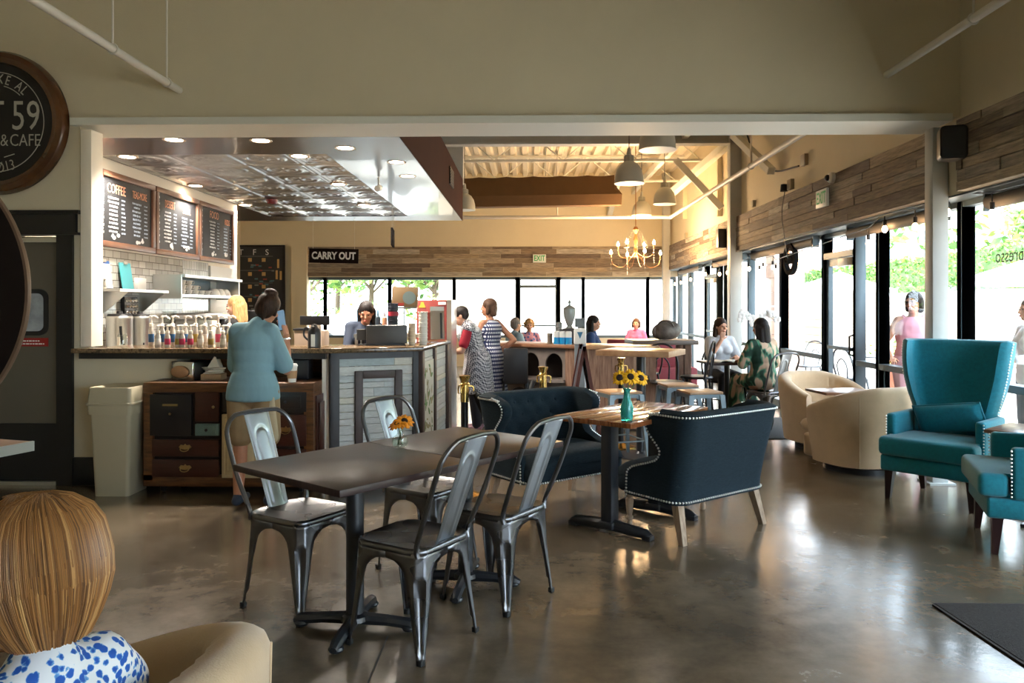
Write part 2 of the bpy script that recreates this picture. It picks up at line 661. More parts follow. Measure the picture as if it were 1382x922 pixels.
RY = [-5.6, -4.2, -2.8, -1.4, 0.0, 1.4, 2.8, 4.2, 5.5, 6.64, 8.18, 8.75, 9.68, 11.3, 12.95, 14.5, 15.05, 16.1, 17.7, 18.95]
wi = 0
for a, b in zip(RY, RY[1:]):
    door = (a, b) in ((8.75, 9.68), (15.05, 16.1))
    wi += 1
    w = tag(bpy.data.objects.new('window_%d' % wi if not door else 'door_%d' % (2 if a < 10 else 3), None), kind='structure')
    COL.objects.link(w)
    w.location = (WX, a, 0)
    L = b - a
    f = MB()
    m = 0.036
    f.b2(-0.06, 0.06, -m, m, 0, 2.36, bev=0.004); f.b2(-0.06, 0.06, L - m, L + m, 0, 2.36, bev=0.004)
    f.b2(-0.05, 0.05, m, L - m, 2.30, 2.36)
    if not door:
        f.b2(-0.05, 0.05, m, L - m, 0.0, 0.10); f.b2(-0.06, 0.06, m, L - m, 0.80, 0.86)
    else:
        f.b2(-0.06, 0.06, m, L - m, 2.04, 2.11); f.b2(-0.06, 0.06, m, L - m, 0, 0.02)
    f.build('window_frame', M['frame'], parent=w)
    if door:
        d = MB(); s = 0.075
        d.b2(-0.025, 0.025, m, m + s, 0.03, 2.03); d.b2(-0.025, 0.025, L - m - s, L - m, 0.03, 2.03); d.b2(-0.025, 0.025, m + s, L - m - s, 1.95, 2.03)
        d.b2(-0.025, 0.025, m + s, L - m - s, 0.03, 0.25); d.b2(-0.05, -0.025, m + s, L - m - s, 0.95, 0.99)
        lf = d.build('door_leaf', M['frame'], parent=w)
        h = MB(); h.tube([(-0.03, m + 0.04, 0.90), (-0.08, m + 0.04, 0.92), (-0.08, m + 0.04, 1.12), (-0.03, m + 0.04, 1.14)], 0.012); h.build('door_handle', M['blackplastic'], parent=lf)
        c = MB(); c.b2(-0.10, -0.03, m + 0.05, m + 0.33, 1.93, 2.02, bev=0.006); c.bar((-0.08, m + 0.3, 2.03), (-0.12, m + 0.6, 2.03), 0.02, 0.01); c.build('door_closer', mat('closer', srgb(200, 200, 196), 0.4), parent=w)
    g = MB()
    if door:
        g.b2(-0.004, 0.004, m + 0.075, L - m - 0.075, 0.25, 1.95); g.b2(-0.004, 0.004, m, L - m, 2.11, 2.30)
    else:
        g.b2(-0.004, 0.004, m, L - m, 0.10, 0.80); g.b2(-0.004, 0.004, m, L - m, 0.86, 2.30)
    g.build('pane', M['glass'], parent=w, smooth=0)
mb = MB(); mb.b2(BX + 0.09, 3.9, -6.1, BY, 2.345, 2.36); struct('trim_7', mb, M['frame'])
# back windows
BXs = [at(x, 400, Y=BY + 0.1).x for x in (408, 439, 526, 613, 699, 753, 787, 874, 910)]
for a, b in zip(BXs, BXs[1:]):
    door = abs(a - BXs[4]) < 1e-6
    wi += 1
    w = tag(bpy.data.objects.new('window_%d' % wi if not door else 'door_4', None), kind='structure')
    COL.objects.link(w)
    z0 = 0.0 if door else 0.70
    w.location = (a, BY + 0.1, 0)
    L = b - a
    f = MB(); m = 0.04 if not door else 0.07
    f.b2(-m, m, -0.05, 0.05, z0, 2.2); f.b2(L - m, L + m, -0.05, 0.05, z0, 2.2); f.b2(m, L - m, -0.05, 0.05, 2.13, 2.2); f.b2(m, L - m, -0.05, 0.05, z0, z0 + 0.07)
    if door:
        f.b2(m, L - m, -0.05, 0.05, 1.93, 2.0); f.b2(m, L - m, -0.04, 0.0, 0.98, 1.02)
    f.build('window_frame', M['frame'], parent=w)
    g = MB(); g.b2(m, L - m, -0.004, 0.004, z0 + 0.07, 2.13); g.build('pane', M['glass'], parent=w, smooth=0)

# half raised roller shades under the band and across the back
M['shade'] = mat('roller_shade', srgb(120, 112, 104), 0.7)
for i, (y0, y1) in enumerate(((3.2, 6.1), (6.75, 8.7), (9.75, 12.4), (12.9, 15.0), (16.2, 18.3))):
    mb = MB(); mb.tube([(3.60, y0, 2.27), (3.60, y1, 2.27)], 0.055, 14)
    t = thing('roller_shade', ['grey roller shade rolled up over the window nearest the camera', 'grey roller shade rolled up beside the grey steel column over the standing woman', 'grey roller shade rolled up above the glowing OPEN sign', 'grey roller shade rolled up just past the middle column', 'grey roller shade rolled up nearest the far corner column'][i], 'roller shade', (0, 0, 0), 0, 'rolled shades over the side windows')
    mb.build('shade_roll', M['shade'], parent=t)
    for ye in (y0 - 0.01, y1 + 0.01):
        mb = MB(); mb.b2(3.56, 3.64, ye - 0.01, ye + 0.01, 2.2, 2.345); mb.build('bracket', M['frame'], parent=t)

# service door on the left of the opening
M['door_paint'] = mat('grey_door_paint', srgb(96, 90, 78), 0.5)
dr = tag(bpy.data.objects.new('door_1', None), kind='structure'); COL.objects.link(dr); dr.location = (0, FY, 0)
mb = MB()
mb.b2(-3.83, -3.70, -0.03, 0.14, 0, 2.05); mb.b2(-4.87, -4.74, -0.03, 0.14, 0, 2.05); mb.b2(-4.90, -3.67, -0.035, 0.10, 2.05, 2.24); mb.b2(-4.93, -3.64, -0.05, 0.1, 2.21, 2.24); mb.b2(-4.92, -3.65, -0.045, 0.1, 2.04, 2.06)
mb.build('door_frame', M['black_trim'], parent=dr)
mb = MB(); mb.b2(-4.735, -3.835, 0.03, 0.07, 0.03, 2.03)
lf = mb.build('door_leaf', M['door_paint'], parent=dr)
mb = MB(); mb.b2(-4.735, -3.835, 0.02, 0.03, 0.03, 0.5); mb.build('kick_plate', M['black_trim'], parent=lf)
mb = MB(); mb.b2(-4.735, -3.84, 0.005, 0.03, 1.985, 2.02); mb.build('top_rail', M['stainless'], parent=lf)
mb = MB(); mb.b2(-4.735, -3.84, -0.02, 0.03, 0.0, 0.03); mb.build('threshold', M['stainless'], parent=dr)
def rrect(w, h, r, n=6):
    p = []
    for cx, cy, a0 in ((w / 2 - r, h / 2 - r, 0), (-w / 2 + r, h / 2 - r, 90), (-w / 2 + r, -h / 2 + r, 180), (w / 2 - r, -h / 2 + r, 270)):
        for k in range(n + 1):
            a = math.radians(a0 + 90 * k / n); p.append((cx + r * math.cos(a), cy + r * math.sin(a)))
    return p
RX = Matrix.Rotation(PI / 2, 4, 'X')                    # local z -> world -y, local y -> world z
mb = MB(); mb.prism(rrect(0.46, 0.38, 0.07), 0, 0.012, Matrix.Translation((-4.16, 0.03, 1.41)) @ RX); mb.build('window_gasket', M['black_trim'], parent=lf)
mb = MB(); mb.prism(rrect(0.39, 0.31, 0.05), 0.012, 0.015, Matrix.Translation((-4.16, 0.03, 1.41)) @ RX); mb.build('window_pane', mat('door_pane', srgb(150, 156, 162), 0.15, var=0.25, scale=6), parent=lf)
mb = MB(); mb.b2(-4.30, -3.93, 0.022, 0.03, 1.13, 1.20); sg = mb.build('door_sign', mat('red_sign', srgb(150, 24, 22), 0.5), parent=lf)
mb = MB()
for k, (x0, x1) in enumerate(((-4.18, -4.0), (-4.22, -3.96))):
    xx = x0
    while xx < x1 - 0.01:
        wd = random.uniform(0.012, 0.03); mb.b2(xx, min(xx + wd, x1), 0.0205, 0.0222, 1.17 - k * 0.024, 1.18 - k * 0.024); xx += wd + 0.006
mb.build('sign_print', M['white'], parent=sg)

# kitchen: dropped soffit with pressed tin ceiling
SX = -1.12
sfl = 2.935
BKY = 13.2
M['soffit'] = mat('glossy_dark_soffit', srgb(56, 42, 38), 0.3, spec=0.8, coat=0.25)
mb = MB()
TX0, TX1, TY0, TY1 = -4.2, -1.95, 7.45, 12.55
mb.b2(-5.4, SX, FY + 0.21, TY0, sfl, 3.62); mb.b2(TX1, SX, TY0, TY1, sfl, 3.62); mb.b2(-5.4, SX, TY1, BKY, sfl, 3.62); mb.b2(-5.4, TX0, TY0, TY1, sfl, 3.62)
mb.b2(TX0, TX1, TY0, TY1, 3.1, 3.62)
struct('soffit', mb, M['soffit'], smooth=0)
mb = MB(); mb.b2(SX, SX + 0.012, FY + 0.21, BKY + 0.01, sfl, 3.64); struct('trim_8', mb, M['brown'])
mb = MB()
for y in (7.35, 10.9):
    mb.b2(SX + 0.012, SX + 0.03, y, y + 0.5, 3.2, 3.45)
    for k in range(6):
        mb.b2(SX + 0.03, SX + 0.036, y + 0.02, y + 0.48, 3.21 + k * 0.04, 3.225 + k * 0.04)
struct('vent_1', mb, M['black_trim'])


def tin_mat():
    m = mat('pressed_tin', (0.68, 0.66, 0.64), 0.29, metal=1.0)
    nt = m.node_tree; p = nt.nodes['Principled BSDF']
    return m
M['tin'] = tin_mat()
mb = MB()
T = 0.62
def tin(u, v):
    x = TX0 + u * (TX1 - TX0); y = TY0 + v * (TY1 - TY0)
    fx = ((x - TX0) / T) % 1 - 0.5; fy = ((y - TY0) / T) % 1 - 0.5
    r = math.hypot(fx, fy); m_ = max(abs(fx), abs(fy)); a = math.atan2(fy, fx)
    h = 0.016 * math.exp(-((m_ - 0.49) / 0.022) ** 2) + 0.009 * math.exp(-((m_ - 0.42) / 0.015) ** 2)
    h += 0.014 * math.exp(-((r - 0.30) / 0.03) ** 2) + 0.008 * math.exp(-((r - 0.2) / 0.02) ** 2) + 0.016 * math.exp(-(r / 0.07) ** 2)
    h += 0.008 * math.exp(-((r - 0.14) / 0.05) ** 2) * math.cos(8 * a)
    h += 0.012 * math.exp(-((math.hypot(abs(fx) - 0.36, abs(fy) - 0.36)) / 0.05) ** 2)
    return (x, y, 2.955 - h)
mb.grid(tin, 180, 400)
struct('ceiling_kitchen', mb, M['tin'], smooth=60)
mb = MB(); mb.b2(-4.32, -4.2, FY + 0.14, 11.1, 0, 2.94); struct('wall_kitchen', mb, M['cream'])
M['tile'] = mat('glazed_tile', srgb(196, 190, 178), 0.15, var=0.22, scale=2.2)
def tile_nodes(m, bw, bh):
    nt = m.node_tree; p = nt.nodes['Principled BSDF']
    tc = nt.nodes.new('ShaderNodeTexCoord'); mp = nt.nodes.new('ShaderNodeMapping'); mp.inputs['Rotation'].default_value = (0, PI / 2, PI / 2)
    sep = nt.nodes.new('ShaderNodeSeparateXYZ'); cmb = nt.nodes.new('ShaderNodeCombineXYZ')
    nt.links.new(tc.outputs['Object'], sep.inputs[0]); nt.links.new(sep.outputs['Y'], cmb.inputs[0]); nt.links.new(sep.outputs['Z'], cmb.inputs[1])
    bt = nt.nodes.new('ShaderNodeTexBrick'); bt.inputs['Scale'].default_value = 1; bt.inputs['Brick Width'].default_value = bw; bt.inputs['Row Height'].default_value = bh; bt.inputs['Mortar Size'].default_value = 0.004
    bt.inputs['Color1'].default_value = (*srgb(206, 202, 192), 1); bt.inputs['Color2'].default_value = (*srgb(168, 162, 152), 1); bt.inputs['Mortar'].default_value = (*srgb(118, 112, 104), 1)
    nt.links.new(cmb.outputs[0], bt.inputs['Vector']); nt.links.new(bt.outputs['Color'], p.inputs['Base Color'])
tile_nodes(M['tile'], 0.15, 0.075)
M['tile2'] = mat('metal_tile', srgb(150, 150, 142), 0.2, metal=0.5)
tile_nodes(M['tile2'], 0.07, 0.12)
mb = MB(); mb.b2(-4.2, -4.185, FY + 0.3, 9.3, 0.9, 2.03); mb.b2(-4.2, -4.183, 9.3, 10.05, 0.9, 2.03, mi=1); struct('trim_9', mb, [M['tile'], M['tile2']])
mb = MB(); mb.b2(-4.2, -4.17, 10.1, 11.02, 1.35, 2.0); struct('window_pass', mb, mat('white_panel', srgb(240, 240, 236), 0.5))
# ------------------------------------------------------------------ metal cafe chairs
M['gun'] = mat('worn_gunmetal', (0.17, 0.17, 0.18), 0.3, metal=1.0, var=0.1, scale=3, rvar=0.05, det=2)
M['gun_light'] = mat('bare_brushed_metal', (0.5, 0.53, 0.56), 0.34, metal=1.0, var=0.05, scale=6, rvar=0.04, det=2)
M['rubber'] = mat('black_rubber', (0.012, 0.012, 0.012), 0.7)


def lerp(a, b, t):
    return a + (b - a) * t


def interp(tab, z):
    for (z0, v0), (z1, v1) in zip(tab, tab[1:]):
        if z <= z1:
            t = (z - z0) / (z1 - z0)
            t = max(0, min(1, t))
            return lerp(v0, v1, t)
    return tab[-1][1]


def smooth_path(pts, n=6):
    """Catmull-Rom through the points."""
    P_ = [Vector(p) for p in pts]
    P_ = [P_[0] * 2 - P_[1]] + P_ + [P_[-1] * 2 - P_[-2]]
    out = []
    for i in range(1, len(P_) - 2):
        a, b, c, d = P_[i - 1:i + 3]
        for k in range(n):
            t = k / n
            out.append(0.5 * ((2 * b) + (c - a) * t + (2 * a - 5 * b + 4 * c - d) * t * t + (3 * b - a - 3 * c + d) * t ** 3))
    out.append(P_[-2])
    return out


def leg_shell(sx, sy, seat_h, top, foot, thick=0.003):
    """One pressed sheet-metal leg: a folded channel that flares into half of each neighbouring arch."""
    wt = [(0.0, 0.024), (0.06, 0.030), (0.16, 0.048), (seat_h - 0.21, 0.062), (seat_h - 0.14, 0.075), (seat_h - 0.10, 0.085), (seat_h - 0.075, 0.108), (seat_h - 0.058, 0.135), (seat_h - 0.05, top), (seat_h - 0.015, top)]
    zs = [0.0, 0.03, 0.06, 0.08, 0.12, 0.16, 0.2, 0.24, 0.27, seat_h - 0.14, seat_h - 0.115, seat_h - 0.10, seat_h - 0.085, seat_h - 0.075, seat_h - 0.065, seat_h - 0.058, seat_h - 0.05, seat_h - 0.035, seat_h - 0.015]
    mb = MB()
    rows = []
    for z in zs:
        k = interp([(0, foot), (seat_h - 0.05, top), (seat_h, top)], z)
        w = min(interp(wt, z), k)
        ch = min(0.036, w * 0.6)
        groove = 0.010 * max(0.0, min(1, (z - 0.05) / 0.03)) * max(0.0, min(1, (seat_h - 0.12 - z) / 0.06))
        sec = [(w, 0), (lerp(w, ch, 0.5), 0), (ch, 0), (ch * 0.78 + groove, ch * 0.22 + groove), (ch * 0.5 + groove * 1.3, ch * 0.5 + groove * 1.3), (ch * 0.22 + groove, ch * 0.78 + groove), (0, ch), (0, lerp(w, ch, 0.5)), (0, w)]
        rows.append([(sx * (k - a), sy * (k - b), z) for a, b in sec])
    mb.grid(lambda u, v: rows[int(round(v * (len(rows) - 1)))][int(round(u * 8))], 9, len(rows))
    return mb


def seat_shape(half, z, r=0.05):
    mb = MB()
    prof = [(1.0, -0.022), (1.012, -0.012), (1.0, -0.002), (0.965, 0.003), (0.92, 0.0), (0.6, -0.006), (0.2, -0.008)]
    base = rrect(2 * half, 2 * half, r * 1.6, 6)
    def f(u, v):
        p = base[int(round(u * len(base))) % len(base)]
        s, dz = prof[int(round(v * (len(prof) - 1)))]
        return (p[0] * s, p[1] * s, z + dz)
    vs = mb.grid(f, len(base), len(prof), cu=True)
    c = mb.b.verts.new((0, 0, z - 0.008))
    for i in range(len(base)):
        mb.b.faces.new((vs[i][-1], vs[(i + 1) % len(base)][-1], c))
    return mb


def metal_chair(label, group, top_h=0.915, seat_h=0.455):
    t = thing('metal_chair', label, 'chair', group=group)
    TOPK, FOOT = 0.185, 0.205
    seat_shape(0.19, seat_h).build('seat', M['gun'], parent=t, sol=0.003, smooth=50)
    for sx in (-1, 1):
        for sy in (-1, 1):
            lg = leg_shell(sx, sy, seat_h, TOPK, FOOT).build('leg', M['gun'], parent=t, sol=0.004, smooth=50)
            mb = MB(); mb.box((sx * (FOOT - 0.01), sy * (FOOT - 0.01), 0.012), (0.026, 0.026, 0.024), bev=0.004); mb.build('foot_cap', M['rubber'], parent=lg)
    yb, yt = -0.165, -0.335
    ya = lambda z: lerp(yb, yt, (z - seat_h) / (top_h - seat_h))
    pts = [(-0.176, yb + 0.0, seat_h - 0.03), (-0.184, yb, seat_h + 0.02), (-0.202, ya(seat_h + 0.17), seat_h + 0.17), (-0.208, ya(seat_h + 0.30), seat_h + 0.30)]
    R = 0.11
    for k in range(1, 8):
        a = PI / 2 * k / 8
        z = top_h - R + R * math.sin(a)
        pts.append((-0.208 + R - R * math.cos(a), ya(z), z))
    full = pts + [(0, ya(top_h), top_h + 0.004)] + [(-p[0], p[1], p[2]) for p in pts[::-1]]
    mb = MB(); mb.tube(smooth_path(full, 3), 0.0115, 10); mb.build('back_frame', M['gun'], parent=t)
    # splat with an embossed arch
    def splat(u, v):
        z = seat_h - 0.012 + v * (top_h - seat_h + 0.006)
        w = lerp(0.062, 0.078, v)
        x = (u - 0.5) * 2 * w
        e = abs(u - 0.5) * 2
        h = 0.006 * math.exp(-((e - 0.86) / 0.06) ** 2)
        ax, az = x / 0.036, (v - 0.76) / 0.085
        if v < 0.76:
            rr = abs(ax) if v > 0.06 else 9
        else:
            rr = math.hypot(ax, az)
        h += 0.0065 * math.exp(-((rr - 1) / 0.16) ** 2)
        return (x, ya(z) - 0.004 - h + 0.010 * (1 - e * e), z)
    mb = MB(); mb.grid(splat, 33, 61); mb.build('back_splat', M['gun_light'], parent=t, sol=0.003, smooth=60)
    return t


CH = metal_chair('grey metal chair nearest the camera, its back to us, at the dark table', 'metal chairs at the dark table')
def put(o, x, y, f):
    o.location = (x, y, 0)
    o.rotation_euler = (0, 0, math.atan2(-f[0], f[1]))
put(CH, -0.50, 3.385, (-0.86, 0.51))
for lab, x, y, f in (
        ('grey metal chair, back to us, between the nearest chair and the settees', -0.15, 3.895, (-0.83, 0.56)),
        ('grey metal chair with a bright back facing the camera in front of the wooden cabinet', -1.11, 3.79, (0.86, -0.51)),
        ('grey metal chair with a bright back behind the small vase on the dark table', -0.56, 4.345, (0.84, -0.54))):
    put(dup(CH, (0, 0, 0), 0, lab), x, y, f)

# ------------------------------------------------------------------ dark dining tables pushed together
M['dark_wood'] = mat('espresso_wood', srgb(60, 42, 40), 0.32, col2=srgb(44, 31, 30), scale=9, stretch=(0.5, 14, 1), spec=0.35)
M['base_black'] = mat('black_cast_iron', (0.012, 0.014, 0.018), 0.35, spec=0.6)


def cross_base(t, h, x=0, y=0, arm=0.25, pole=0.04, rot=0.0):
    mb = MB(); mb.lathe([(pole, 0.05), (pole, h)], 20, (x, y, 0)); mb.lathe([(0.065, 0.045), (0.06, 0.065), (pole, 0.075)], 20, (x, y, 0)); mb.build('pole', M['base_black'], parent=t)
    mb = MB(); mb.b2(x - 0.2, x + 0.2, y - 0.03, y + 0.03, h - 0.012, h); mb.b2(x - 0.03, x + 0.03, y - 0.2, y + 0.2, h - 0.012, h); mb.build('top_bracket', M['base_black'], parent=t)
    for k in range(4):
        a = k * PI / 2 + rot
        mb = MB()
        d = V(math.cos(a), math.sin(a), 0)
        pts = [V(x, y, 0.05) + d * 0.03, V(x, y, 0.046) + d * arm * 0.6, V(x, y, 0.036) + d * arm, V(x, y, 0.024) + d * (arm + 0.035)]
        mb.tube(pts, [0.03, 0.026, 0.026, 0.016], 8, flat=1.0)
        mb.sph((x + d.x * arm, y + d.y * arm, 0.018), (0.034, 0.034, 0.018), 10, 6)
        mb.build('base_foot', M['base_black'], parent=t)


U = V(0.629, 0.777, 0)
Wd = V(-0.785, 0.62, 0)
A0 = V(-0.714, 2.945, 0)
tang = math.atan2(U.y, U.x)
for i, (lab, s0, s1) in enumerate((('dark wood table nearest the camera pushed against its twin', 0.0, 0.755), ('dark wood table on the far side of the seam, touching its twin', 0.76, 1.44))):
    L = s1 - s0
    c = A0 + U * (s0 + L / 2) + Wd * 0.384
    t = thing('dining_table', lab, 'table', (c.x, c.y, 0), tang, 'dark tables pushed together')
    mb = MB(); mb.box((0, 0, 0.735), (L, 0.768, 0.03), bev=0.004); mb.build('tabletop', M['dark_wood'], parent=t)
    cross_base(t, 0.72, rot=0.58)

# little round vase with orange flowers
M['petal_orange'] = mat('orange_petals', srgb(244, 150, 24), 0.6)
M['petal_yellow'] = mat('sunflower_petals', srgb(250, 186, 20), 0.6)
M['seedhead'] = mat('brown_seed_head', srgb(48, 30, 16), 0.9, var=0.3, scale=80)
M['stem'] = mat('green_stem', srgb(84, 112, 60), 0.6)


def flower(parent, stem_pts, n, rad, pr, petal, core, tilt, ln=0.5):
    mb = MB(); mb.tube(smooth_path(stem_pts, 5), 0.003, 6)
    st = mb.build('flower', M['stem'], parent=parent)
    c = Vector(stem_pts[-1])
    Mt = TR(c, tilt[0], tilt[1], 0)
    mb = MB()
    for k in range(n):
        a = 2 * PI * k / n + random.uniform(-0.1, 0.1)
        up = random.uniform(0.0, 0.35)
        l = rad * random.uniform(0.85, 1.1)
        q = []
        def pf(u, v):
            w = pr * math.sin(PI * min(1, max(0.02, u * 0.92 + 0.08))) ** 0.8 * (v - 0.5) * 2
            r = core * 0.7 + u * (l - core * 0.7)
            return Mt @ V(r * math.cos(a) - w * math.sin(a), r * math.sin(a) + w * math.cos(a), 0.003 + up * r * ln - 0.012 * u * u - 0.004 * abs(v - 0.5))
        mb.grid(pf, 6, 3)
    mb.build('petals', petal, parent=st, sol=0.0012)
    mb = MB(); mb.sph((0, 0, 0.004), (core, core, core * 0.45), 14, 8, M=Mt); mb.build('flower_centre', M['seedhead'], parent=st)
    return st


c = at(540, 606, Z=0.75)
v = thing('bud_vase', 'round clear glass bud vase with orange flowers on the dark table', 'vase', (c.x, c.y, 0.751))
mb = MB(); mb.lathe([(0.0, 0.0), (0.02, 0.001), (0.036, 0.014), (0.042, 0.036), (0.036, 0.058), (0.02, 0.07), (0.014, 0.08), (0.014, 0.1), (0.017, 0.104), (0.0155, 0.104), (0.0125, 0.1), (0.0125, 0.08), (0.018, 0.068), (0.034, 0.056), (0.039, 0.036), (0.033, 0.015), (0.0, 0.005)], 24)
mb.build('glass_body', M['clear'], parent=v)
mb = MB(); mb.lathe([(0.0, 0.006), (0.032, 0.016), (0.0385, 0.036), (0.034, 0.05), (0.0, 0.05)], 20); mb.build('water', glass_mat('water', (0.93, 0.97, 0.95), 0.04), parent=v)
flower(v, [(0.01, 0.01, 0.02), (0.0, 0.0, 0.07), (-0.012, 0.0, 0.125)], 14, 0.05, 0.011, M['petal_orange'], 0.017, (0.5, -0.35))
flower(v, [(-0.01, 0.0, 0.02), (0.003, 0.0, 0.08), (0.02, 0.008, 0.135)], 14, 0.05, 0.011, M['petal_orange'], 0.017, (0.7, 0.45))

# ------------------------------------------------------------------ plank table with settees
M['plank_top'] = mat('varnished_planks', srgb(150, 92, 54), 0.14, col2=srgb(92, 50, 28), scale=5, stretch=(0.8, 8, 1), coat=0.4, rvar=0.05)
U2 = V(0.624, 0.781, 0).normalized(); W2 = V(-U2.y, U2.x, 0)
N0 = V(0.62, 4.655, 0)
L2, B2 = 1.04, 0.58
c2 = N0 + U2 * L2 / 2 + W2 * B2 / 2
t = thing('plank_table', 'glossy reddish plank table between the two charcoal settees', 'table', (c2.x, c2.y, 0), math.atan2(U2.y, U2.x))
mb = MB()
for k in range(4):
    y0 = -B2 / 2 + k * B2 / 4
    mb.b2(-L2 / 2, L2 / 2, y0 + 0.0007, y0 + B2 / 4 - 0.0007, 0.72, 0.75, bev=0.002)
mb.build('tabletop', M['plank_top'], parent=t)
for sx in (-1, 1):
    x = sx * 0.30
    mb = MB(); mb.b2(x - 0.045, x + 0.045, -0.04, 0.04, 0.05, 0.72, bev=0.006); mb.build('pole', M['base_black'], parent=t)
    mb = MB()
    mb.tube([(x, -0.30, 0.022), (x, -0.26, 0.034), (x, 0, 0.05), (x, 0.26, 0.034), (x, 0.30, 0.022)], [0.02, 0.034, 0.04, 0.034, 0.02], 10, flat=1.0)
    mb.b2(x - 0.06, x + 0.06, -0.055, 0.055, 0.03, 0.075, bev=0.01); mb.b2(x - 0.03, x + 0.03, -0.31, -0.25, 0.0, 0.03, bev=0.004); mb.b2(x - 0.03, x + 0.03, 0.25, 0.31, 0.0, 0.03, bev=0.004)
    mb.build('base_foot', M['base_black'], parent=t)
c = at(846, 568, Z=0.75)
v = thing('teal_vase', 'turquoise glass bottle vase with three sunflowers on the plank table', 'vase', (c.x, c.y, 0.751))
M['teal_glass'] = mat('turquoise_glass', srgb(80, 220, 214), 0.1, trans=0.75, spec=0.6)
mb = MB(); mb.lathe([(0.0, 0.0), (0.034, 0.002), (0.037, 0.01), (0.040, 0.05), (0.042, 0.075), (0.034, 0.105), (0.023, 0.135), (0.019, 0.16), (0.02, 0.185), (0.026, 0.2), (0.023, 0.2), (0.017, 0.185), (0.016, 0.16), (0.02, 0.13), (0.03, 0.1), (0.037, 0.075), (0.033, 0.01), (0, 0.008)], 24)
mb.build('glass_body', M['teal_glass'], parent=v)
for e, tl in (((-0.045, -0.01, 0.265), (1.05, -0.35)), ((0.02, -0.02, 0.272), (1.15, 0.1)), ((0.085, 0.0, 0.262), (0.9, 0.65))):
    flower(v, [(e[0] * -0.2, 0, 0.03), (e[0] * 0.15, e[1] * 0.3, 0.17), e], 18, 0.052, 0.010, M['petal_yellow'], 0.022, tl)

M['char'] = mat('charcoal_linen', srgb(29, 42, 50), 0.9, var=0.35, scale=40, stretch=(1, 1, 9), bump=0.25, bscale=300, spec=0.2)
M['nail'] = mat('nickel_nailheads', (0.9, 0.9, 0.88), 0.3, metal=0.8)
M['pale_wood'] = mat('weathered_oak', srgb(172, 150, 126), 0.6, col2=srgb(128, 106, 86), scale=6, stretch=(8, 8, 1))


def turned_leg(x, y, h, r=0.026):
    mb = MB(); k = h / 0.21
    mb.lathe([(0.016, 0), (0.02, 0.006 * k), (0.021, 0.03 * k), (0.015, 0.042 * k), (0.024, 0.055 * k), (0.024, 0.062 * k), (0.016, 0.072 * k), (0.02, 0.09 * k), (r, 0.15 * k), (r, 0.165 * k), (0.018, 0.175 * k), (0.028, 0.185 * k), (0.028, h)], 16, (x, y, 0))
    return mb


def taper_leg(x0, y0, x1, y1, h, w0, w1):
    mb = MB()
    a = [(x0 + i * w0, y0 + j * w0, 0) for i, j in ((-1, -1), (1, -1), (1, 1), (-1, 1))]
    b = [(x1 + i * w1, y1 + j * w1, h) for i, j in ((-1, -1), (1, -1), (1, 1), (-1, 1))]
    va = [mb.b.verts.new(p) for p in a]; vb = [mb.b.verts.new(p) for p in b]
    mb.b.faces.new(va[::-1]); mb.b.faces.new(vb)
    for k in range(4):
        mb.b.faces.new((va[k], va[(k + 1) % 4], vb[(k + 1) % 4], vb[k]))
    return mb


def nails(pts, step, r, parent, name='nailhead_trim'):
    """A row of upholstery nails along a path, as one trim."""
    mb = MB()
    P_ = [Vector(p) for p in pts]
    d = 0.0; nxt = 0.0
    for a, b in zip(P_, P_[1:]):
        L = (b - a).length
        while nxt <= d + L:
            p = a + (b - a) * ((nxt - d) / L if L else 0)
            mb.sph(p, r, 6, 4)
            nxt += step
        d += L
    return mb.build(name, M['nail'], parent=parent)


